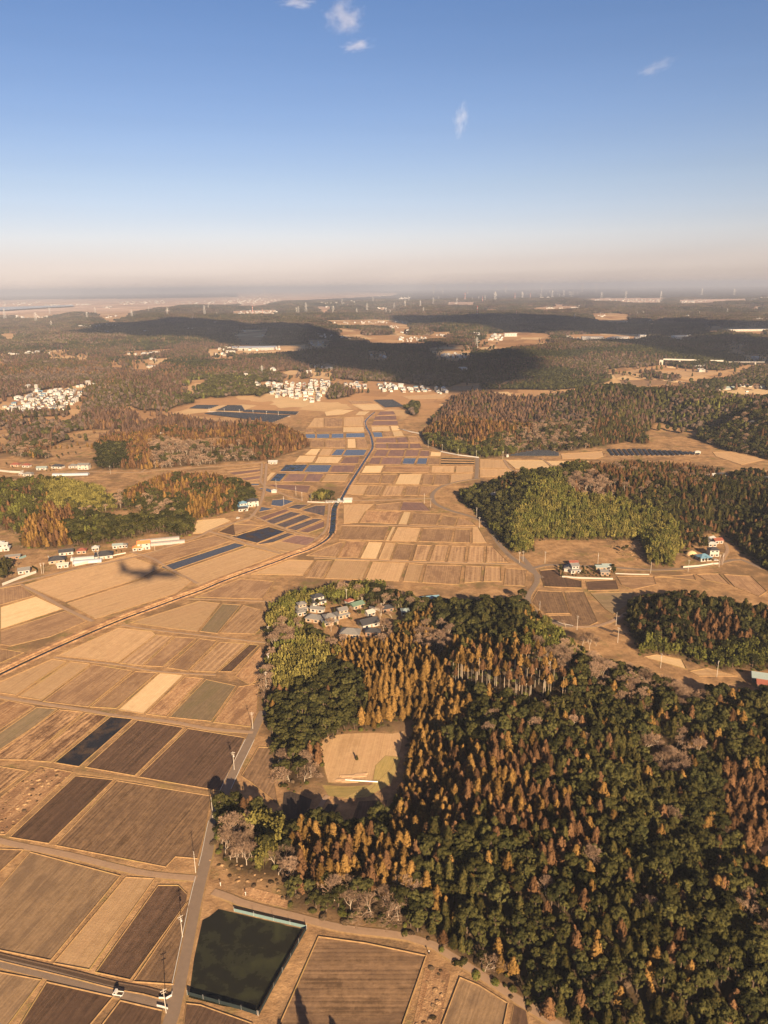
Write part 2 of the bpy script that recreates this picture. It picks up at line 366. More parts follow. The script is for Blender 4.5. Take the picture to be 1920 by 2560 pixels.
# ================================================================== land
# wooded hills near the camera: front edge on the valley floor, back edge seen over the tree tops (third number: height)
WOOD = {
 'main': (8, '165,320 165,430 150,600 130,750 150,950 190,1060 200,1170 220,1290 300,1390 400,1330 470,1260 480,1090 620,1020 780,1005 890,970 1040,935 1015,1060 985,1190 955,1350 905,1470 870,1550 640,1590 370,1560 240,1640 300,1740 230,1880 260,2020 560,2130 900,2190 1100,2230 1300,2370 1500,2500 1700,2640 2100,2900 2600,3100 3600,3000 3600,720,14 3200,740,14 2950,735,14 2650,725,14 2330,620,13 2180,575,12 2060,545,10 1900,430,4 1760,340,2 1700,240,8 1660,180,22 1590,140,30 1500,125,36 1420,135,36 1330,165,32 1200,180,22 1080,210,14 960,170,12 850,130,12 740,125,12 600,140,12 470,150,12 330,170,10 230,230,8', 13, 85),
 'right': (6, '-185,650 -150,705 -60,775 0,850 60,920 110,985 135,1000 200,1010 280,990 275,930 600,920 900,925 930,1060 1080,1085 1150,1000 1240,960 1290,890 1400,890 1470,950 1600,1080 1800,1180 2200,1200 2300,600,40 1750,520,32 1560,480,30 1380,470,30 1180,440,34 900,430,38 700,440,36 620,500,24 520,520,18 380,515,16 240,545,16 180,600,12 31,605,8 -120,635,8', 26, 70),
 'rmid': (6, '-399,300 -359,360 -269,400 -69,433 0,440 120,418 250,400 420,405 560,385 660,380 700,368 830,345 900,355 960,350 930,310 960,270 1000,230 1100,260 1260,285 1230,330 1400,390 1660,450 2200,520 2300,100,30 1900,60,30 1659,90,34 1500,110,34 1300,70,34 1130,60,34 1000,50,34 800,60,34 650,60,34 500,70,34 330,75,38 190,75,38 -69,55,36 -219,62,34 -275,140,20 -345,225,10', 30, 90),
 'rnook': (5, '975,150 1010,190 1060,200 1050,160 1090,120,14 1000,95,16', 3, 40),
 'grove': (9, '825,270 825,380 870,470 900,560 990,555 1120,570 1250,610 1400,660 1520,650 1700,640 2300,700 2300,300,20 1800,250,24 1659,215,26 1480,175,28 1350,150,28 1200,125,28 1100,115,26 1000,150,24 930,175,22', 14, 50),
 'left1': (4, '-400,760 0,760 110,800 150,880 250,885 390,865 540,862 740,835 850,800 950,790 1060,822 1150,790 1160,710 1300,680 1400,655 1510,610 1515,540,6 1470,480,20 1380,430,28 1200,410,34 1050,415,34 900,430,32 820,470,26 700,540,18 640,570,12 600,500,22 500,480,24 430,465,26 330,480,26 200,500,24 0,490,24 -400,480,24', 22, 70),
 'left2': (4, '540,345 545,410 700,418 900,412 1050,400 1200,395 1350,375 1500,364 1552,358 1652,342 1742,308 1835,278 1832,240,8 1765,178,20 1652,138,28 1560,120,34 1500,118,36 1380,120,36 1250,110,36 1100,90,38 980,95,38 850,110,34 740,150,30 620,180,18 550,260,8', 24, 60),
 'left3': (4, '-300,330 0,325 100,345 250,352 310,340 300,300 330,270 400,245 410,225 350,205 480,182 730,178 860,150 860,110,14 760,30,30 640,30,26 520,60,18 430,110,10 390,150,6 200,155,6 60,200,4 40,300 -300,290', 9, 40),
 'left4': (1, '-400,970 0,910 60,950 150,918 162,895 120,850,9 60,838,9 0,838,9 -400,840,9', 4, 30),
 'redhill': (1, '480,835 620,870 760,800 870,830 1000,825 1060,795 1150,780 1150,720,16 1120,680,26 900,640,30 700,645,30 560,660,28 490,690,20', 20, 80),
 'tscrub': (1, '1150,760 1250,748 1400,742 1480,735 1540,742 1580,720 1500,670,7 1400,640,9 1250,620,9 1140,690,7', 12, 60),
 'townwood': (2, '510,755 570,755 650,738 690,715 640,680,12 590,662,14 530,668,12', 5, 30),
 'wall1': (1, '130,868 420,850 420,820,10 130,835,10', 0.5, 30),
 'isle': (3, '920,622 1000,640 1120,640 1210,640 1180,628,8 1060,612,10 960,590,10', 1, 30),
 'corner': (3, '1150,700 1300,720 1500,665 1640,660 1659,700 1900,700 1900,600,14 1659,560,18 1520,560,18 1500,600,14 1350,640,14 1250,650,14', 6, 50),
 'roadwood': (10, '1262,350 1262,420 1275,480 1300,560 1360,620 1400,680 1500,690 1659,700 1800,640 1800,520 1659,330 1600,380 1560,250,9 1470,230,9 1380,215,9 1300,250,9', .5, 20),
 'islet': (5, '398,690 480,698 560,695 575,680 540,655,4 420,650,4', .3, 20),
 'leftend': (4, '-60,1090 0,1050 60,1030 100,990 80,965,4 -60,960,4', .3, 20),
}
# treeless patches inside the woods
HOLE = [
 (8, '335,300 400,262 480,240 640,248 760,262 860,280 940,290 990,305 960,345 900,390 860,440 800,468 690,480 580,470 480,410 350,345'),
 (4, '575,690 620,670 760,640 830,660 850,680 760,690 640,700'),
 (4, '0,400 100,370 300,380 410,340 520,370 540,400 540,420 0,420'),
 (4, '310,300 420,230 540,195 720,180 740,205 560,215 540,300 530,350 410,350 320,340'),
 (4, '1170,250 1220,215 1350,225 1340,250 1210,260'),
 (12, '1560,650 1640,620 1700,630 1700,690 1620,700'),
 (6, '1300,560 1340,525 1420,520 1400,560'),
 (6, '190,215 240,205 265,230 200,235'),
 (9, '1530,650 1620,640 1700,660 1700,740 1600,730 1530,690'),
]
# far zone: wood by default, front edge then far away
FARZ = wpoly(1, '-900,760 0,745 120,725 300,690 480,676 490,700 700,640 900,640 1120,680 1180,738 1380,735 1480,690 1570,645')
FARZ += wpoly(2, '250,655 400,632 520,628 700,650 900,658 1080,672 1240,682 1290,650 1440,658 1470,690 1560,698 1620,640')
FARZ += wpoly(3, '0,692 110,696 360,705 500,695 640,678 730,650 742,612 690,580 900,562 1030,548 1150,575 1400,590 1560,560 1800,560 2400,600')
_e = FARZ[-1]; _s = FARZ[0]
FARZ += [(_e[0]+26000, 38000), (0, 44000), (_s[0]-26000, 38000)]
FARHOLE = [
 (1, '-200,480 0,470 50,490 30,515 -200,520'), (1, '270,462 420,455 430,482 290,490'), (1, '760,520 990,508 1000,525 880,555 840,560 780,550'),
 (1, '1190,458 1330,452 1395,485 1260,492'), (1, '440,480 510,482 520,495 450,495'), (1, '630,525 720,518 725,538 640,538'),
 (1, '1400,345 1600,340 1600,365 1450,370'), (1, '720,470 1040,455 1040,470 740,485'),
 (1, '170,670 240,665 240,690 170,690'),
 (1, '1340,435 1659,430 1659,455 1390,458'), (1, '1360,232 1640,222 1645,248 1380,250'), (1, '1120,640 1200,640 1180,680 1130,690'),
 (1, '0,360 100,365 90,378 0,378'), (1, '100,255 280,250 290,270 120,272'), (1, '630,262 790,250 640,288'), (1, '-500,170 400,161 1000,156 1659,146 1659,168 1300,205 1000,212 800,222 640,284 600,262 560,232 380,236 280,252 0,246 -500,255'), (2, '-10,122 600,116 940,126 900,140 700,150 400,158 220,165 120,195 -10,205'),
 (2, '450,205 560,205 505,242'), (2, '500,285 800,282 1000,288 990,300 560,300'), (2, '545,330 720,340 740,360 620,368'), (2, '740,376 930,372 1110,378 1100,400 920,405 760,402'),
 (2, '1130,452 1250,432 1400,433 1370,480 1290,500 1150,490'), (2, '-40,372 160,380 150,412 0,415'), (2, '1380,405 1659,378 1659,402 1480,435 1400,430'), (2, '380,405 540,400 520,425 390,425'),
 (2, '0,428 220,432 440,430 440,445 0,455'), (2, '860,308 1000,318 990,350 940,352 870,330'), (2, '780,212 880,210 860,222'), (2, '750,465 880,478 860,500 770,490'), (2, '1220,180 1400,178 1380,190 1230,190'),
 (2, '1140,355 1240,360 1230,372 1140,370'), (2, '400,545 540,540 520,590 420,575'),(2,'240,585 350,580 350,605 260,620'),
 (3, '-20,370 200,350 380,368 380,405 200,410 -20,432'), (3, '600,245 840,247 830,280 780,288 640,270'), (3, '450,370 700,365 940,370 930,385 560,395'), (3, '1050,375 1190,365 1180,390 1060,390'),
 (3, '260,210 545,200 540,212 280,222'), (3, '390,192 460,192 460,208 400,210'), (3, '580,160 700,155 1040,155 1040,175 900,178 640,170'), (3, '1120,165 1290,160 1540,160 1540,172 1140,180'),
 (3, '1290,320 1400,315 1390,335 1300,335'), (3, '1410,330 1659,328 1659,345 1450,338'), (3, '1420,430 1520,425 1520,445 1430,448'), (3, '1480,495 1659,485 1659,525 1500,525'), (3, '940,285 1000,285 980,297'),
 (3, '-20,222 60,222 60,230 -20,230'), (3, '1560,205 1620,205 1600,225'),
]
def zscale(t, s, f): return [Q(t, p[0], p[1], p[2]*f if len(p) > 2 else 0) for p in pts(s)]
WP = {k: (zscale(t, s, .6 if k in ('main', 'grove') else .42), hm*(1.15 if k in ('left1', 'left2', 'right', 'rmid', 'redhill', 'left3') else 1), ww) for k, (t, s, hm, ww) in WOOD.items()}
HP = [wpoly(t, s, 2.0) for t, s in HOLE]
FH = []
for t, s in FARHOLE:
    P_ = pts(s); my = sum(p[1] for p in P_)/len(P_)
    FH.append([Q(t, p[0], p[1], 26.0 if p[1] > my else 0.0) for p in P_])
def farplain(X, Y):
    d = np.hypot(X, Y)
    return d
def cover(X, Y):
    """-> (wood signed distance, height)"""
    X = np.asarray(X, float); Y = np.asarray(Y, float)
    D = np.full(X.shape, -1e9); Hh = np.zeros(X.shape)
    dist = np.hypot(X, Y)
    near = dist < 3600
    hole = np.full(X.shape, 1e9)
    for P in HP:
        k = near; dd = np.full(X.shape, 1e9); dd[k] = -dpoly(X[k], Y[k], P); hole = np.minimum(hole, dd)
    n1 = vn(X, Y, 90, 1); n2 = vn(X, Y, 38, 2)
    for name, (P, hm, ww) in WP.items():
        d = np.full(X.shape, -1e9); d[near] = dpoly(X[near], Y[near], P)
        d2 = np.minimum(d, hole*.35)
        Hh = np.maximum(Hh, hm*sm(d2/ww)*(.72+.5*n1+.16*(n2-.5)))
        D = np.maximum(D, d2)
    far = dist > 1700
    d = np.full(X.shape, -1e9)
    if far.any():
        xf, yf = X[far], Y[far]
        df = dpoly(xf, yf, FARZ)
        for P in FH:
            df = np.minimum(df, -dpoly(xf, yf, P))
        d[far] = df
    amp = 6+20*sm((vn(X, Y, 420, 3)-.3)*1.8)+16*vn(X, Y, 1500, 4)*sm((dist-6000)/8000)
    amp = amp*(1-.75*sm((dist-11000)/6000))
    Hh = np.maximum(Hh, amp*sm(d/220.0))
    D = np.maximum(D, d)
    # ragged edges
    D = D-(6.5*(vn(X, Y, 11, 41)-.35)+7*(vn(X, Y, 34, 42)-.4))*np.where(D > -15, 1, 0)*(dist < 3600)*np.clip(dist/1100-.1, .3, 1)-np.where(dist >= 1700, 40*(vn(X, Y, 110, 43)-.5), 0)*(D < 400)
    return D, Hh
# extra knolls of the foreground hill
def KN(px, py, z, s): 
    x, y = G(px, py, z); return (x, y, s)
KNOLL = [(*KN(1215, 1500, 30, 55), 11), (*KN(1000, 1560, 15, 60), 5), (*KN(1740, 1960, 20, 85), 13), (*KN(1750, 2350, 12, 60), 8)]
MAINP = WP['main'][0]
def ground(X, Y):
    sc = np.isscalar(X)
    X = np.atleast_1d(np.asarray(X, float)); Y = np.atleast_1d(np.asarray(Y, float))
    D, Hh = cover(X, Y)
    for x, y, s, a in KNOLL:
        Hh = Hh+a*np.exp(-((X-x)**2+(Y-y)**2)/(2*s*s))*sm(D/40)
    return (float(D[0]), float(Hh[0])) if sc else (D, Hh)
def place(t, x, y):
    """ground point seen at a photo position, allowing for the hills"""
    p = Q(t, x, y, 0)
    for i in range(6):
        z = ground(p[0], p[1])[1]; p = Q(t, x, y, z)
    return (p[0], p[1], ground(p[0], p[1])[1])

# ---- the ground sheet: rings round the camera, fine inside the view
ang = list(np.linspace(-40, 40, 440)) + list(np.linspace(44, 316, 69))
ang = np.radians(np.array(ang))
rings = [0.0, 30, 60, 90, 110]
r_ = 120.0
while r_ < 3800: rings.append(r_); r_ *= 1.0095
while r_ < 14000: rings.append(r_); r_ *= 1.016
while r_ < 62000: rings.append(r_); r_ *= 1.05
rings = np.array(rings[1:])
AX, RX = np.meshgrid(ang, rings)
GX = np.sin(AX)*RX; GY = np.cos(AX)*RX
Dg, Hg = ground(GX.ravel(), GY.ravel())
Dg = Dg.reshape(GX.shape); Hg = Hg.reshape(GX.shape)
na, nr_ = len(ang), len(rings)
V = np.stack([GX.ravel(), GY.ravel(), Hg.ravel()-0.02], 1)
V = np.vstack([V, [[0, 0, -.02]]])
F = []
idx = np.arange(na*nr_).reshape(nr_, na)
a_ = idx[:-1, :]; b_ = np.roll(idx, -1, 1)[:-1, :]; c_ = np.roll(idx, -1, 1)[1:, :]; d_ = idx[1:, :]
quads = np.stack([a_, d_, c_, b_], -1).reshape(-1, 4)
ctr = na*nr_
me = bpy.data.meshes.new('ground')
me.vertices.add(len(V)); me.vertices.foreach_set('co', V.ravel().astype(np.float32))
tris = [(ctr, idx[0, i], idx[0, (i+1) % na]) for i in range(na)]
nl = quads.size+len(tris)*3
me.loops.add(nl); me.loops.foreach_set('vertex_index', np.concatenate([quads.ravel(), np.array(tris).ravel()]).astype(np.int32))
npoly = len(quads)+len(tris)
me.polygons.add(npoly)
ls = np.concatenate([np.arange(len(quads))*4, quads.size+np.arange(len(tris))*3]).astype(np.int32)
me.polygons.foreach_set('loop_start', ls)
me.polygons.foreach_set('use_smooth', [True]*npoly)
at = me.attributes.new('wood', 'FLOAT', 'POINT')
at.data.foreach_set('value', np.concatenate([np.clip(Dg.ravel()/8+.5, 0, 1), [0]]).astype(np.float32))
me.update(calc_edges=True); me.validate()
m, n, bs = newmat('ground_cover')
ge = nn(n, 'ShaderNodeNewGeometry'); P = ge.outputs['Position']
aw = nn(n, 'ShaderNodeAttribute'); aw.attribute_name = 'wood'
g1 = mix(n, (.20, .118, .062), (.44, .275, .140), ramp(n, noise(n, P, .10, 7, .75), [(.34, 0.0), (.66, 1.0)]))
g1 = mix(n, g1, (.15, .100, .060), ramp(n, noise(n, P, .022, 6, .7), [(.48, 0.0), (.60, .8)]))
g1 = mix(n, g1, (.14, .125, .045), ramp(n, noise(n, P, .035, 5, .7), [(.55, 0.0), (.64, .6)]))
# far open land: a patchwork of fields
vo = nn(n, 'ShaderNodeTexVoronoi', distance='CHEBYCHEV'); vo.inputs['Scale'].default_value = .011
mpv = nn(n, 'ShaderNodeMapping'); mpv.inputs['Rotation'].default_value = (0, 0, .35); mpv.inputs['Scale'].default_value = (1, .7, 1)
n.links.new(P, mpv.inputs[0]); n.links.new(mpv.outputs[0], vo.inputs['Vector'])
sv = nn(n, 'ShaderNodeSeparateColor'); n.links.new(vo.outputs['Color'], sv.inputs[0])
g2 = ramp(n, sv.outputs[0], [(0.0, (.22, .12, .065)), (.3, (.42, .245, .125)), (.6, (.38, .22, .115)), (.85, (.55, .37, .20)), (1.0, (.60, .44, .25))])
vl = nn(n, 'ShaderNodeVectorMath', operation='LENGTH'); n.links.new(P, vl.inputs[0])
farf = mth(n, 'MULTIPLY', mth(n, 'SUBTRACT', vl.outputs['Value'], 1250), .004, True)
g1 = mix(n, g1, g2, mth(n, 'MULTIPLY', farf, .75))
# very far: woods and towns too small to stand as trees
f1 = mix(n, (.040, .038, .030), (.085, .062, .048), ramp(n, noise(n, P, .0025, 6, .7), [(.35, 0.0), (.65, 1.0)]))
f0 = mix(n, (.035, .026, .016), (.075, .050, .030), noise(n, P, .25, 4, .6))
fw_ = mix(n, f0, f1, mth(n, 'MULTIPLY', mth(n, 'SUBTRACT', vl.outputs['Value'], 9000), .0004, True))
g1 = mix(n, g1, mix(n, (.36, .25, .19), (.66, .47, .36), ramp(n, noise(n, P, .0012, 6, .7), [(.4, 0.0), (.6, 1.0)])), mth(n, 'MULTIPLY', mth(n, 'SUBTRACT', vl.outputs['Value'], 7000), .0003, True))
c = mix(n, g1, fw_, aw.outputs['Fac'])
n.links.new(c, bs.inputs['Base Color']); bs.inputs['Roughness'].default_value = 1; bs.inputs['Specular IOR Level'].default_value = 0
bp = nn(n, 'ShaderNodeBump'); bp.inputs['Strength'].default_value = .9; bp.inputs['Distance'].default_value = .5
n.links.new(noise(n, P, .5, 6, .7), bp.inputs['Height']); n.links.new(bp.outputs[0], bs.inputs['Normal'])
me.materials.append(m)
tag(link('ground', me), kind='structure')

# ================================================================== fields
def inset(P, d):
    n_ = len(P); out = []
    A = sum(P[i][0]*P[(i+1) % n_][1]-P[(i+1) % n_][0]*P[i][1] for i in range(n_))
    s = 1 if A > 0 else -1
    for i in range(n_):
        p0, p1, p2 = P[i-1], P[i], P[(i+1) % n_]
        a = Vector((p1[0]-p0[0], p1[1]-p0[1])).normalized(); b = Vector((p2[0]-p1[0], p2[1]-p1[1])).normalized()
        na_ = Vector((-a.y, a.x))*s; nb = Vector((-b.y, b.x))*s
        k = 1+na_.dot(nb)
        v = (na_+nb)/max(k, .35)
        out.append((p1[0]+v.x*d, p1[1]+v.y*d))
    return out
nf = [0]
DIRN = Vector(Q(10, 690, 120))-Vector(Q(10, 300, 500)); DIRN = math.atan2(DIRN.y, DIRN.x)
DIR5 = Vector(Q(5, 1048, 955))-Vector(Q(5, 1020, 1048)); DIR5 = math.atan2(DIR5.y, DIR5.x)
DIR11 = Vector(Q(11, 462, 1163))-Vector(Q(11, 215, 1720)); DIR11 = math.atan2(DIR11.y, DIR11.x)
def field(t, kind, s, bank=None, ang=None, name=None, z=0.0):
    P = wpoly(t, s)
    A = sum(P[i][0]*P[(i+1) % len(P)][1]-P[(i+1) % len(P)][0]*P[i][1] for i in range(len(P)))
    if A < 0: P = P[::-1]
    cx = sum(p[0] for p in P)/len(P); cy = sum(p[1] for p in P)/len(P); dist = math.hypot(cx, cy)
    best = max(range(len(P)), key=lambda i: math.hypot(P[i][0]-P[(i+1) % len(P)][0], P[i][1]-P[(i+1) % len(P)][1]))
    if ang is None and t == 10: ang = DIRN
    if ang is None and t == 11 and kind in 'bsr': ang = DIR11
    if ang is None and t == 7 and nf[0] > 7: ang = DIRN
    if ang is None and t == 5 and kind in 'stbp' and cx > -60 and dist < 1100: ang = DIR5
    if ang is None:
        q0, q1 = P[best], P[(best+1) % len(P)]; ang = math.atan2(q1[1]-q0[1], q1[0]-q0[0])
    c, q = math.cos(-ang), math.sin(-ang)
    L = [((x-cx)*c-(y-cy)*q, (x-cx)*q+(y-cy)*c) for x, y in P]
    nf[0] += 1
    e = .0008*(nf[0] % 17)
    zb = R.uniform(.30, .46) if bank is None else bank
    if t == 11 and kind in 'tyDdr' and name is None: zb = .06
    small = min(math.hypot(L[i][0]-L[(i+1) % len(L)][0], L[i][1]-L[(i+1) % len(L)][1]) for i in range(len(L)))
    wdt = min(.24, small*.04)
    r0_ = L; r1 = inset(L, wdt*.8); r2 = inset(L, wdt*1.3); r3 = inset(L, wdt*2.1)
    V = []; F = []; MI = []
    k = len(L)
    zf = .05+e+z if kind not in 'WX' else .03+e
    for ring, zz in ((r0_, -.05), (r1, zb), (r2, zb+.004), (r3, zf)):
        V += [(x, y, zz) for x, y in ring]
    for j in range(3):
        for i in range(k):
            i2 = (i+1) % k
            F.append((j*k+i, j*k+i2, (j+1)*k+i2, (j+1)*k+i)); MI.append(1)
    F.append(tuple(3*k+i for i in range(k))); MI.append(0)
    mt = FM.get(kind) or {'W': M['water'], 'X': M['wdark'], 'F': M['wflood']}[kind]
    o = link(name or {'W': 'pond', 'X': 'pond', 'F': 'pond'}.get(kind, 'field'), mkmesh('field', V, F, [mt, M['bank']], MI), None, (cx, cy, 0), ang)
    tag(o, kind='structure'); return o
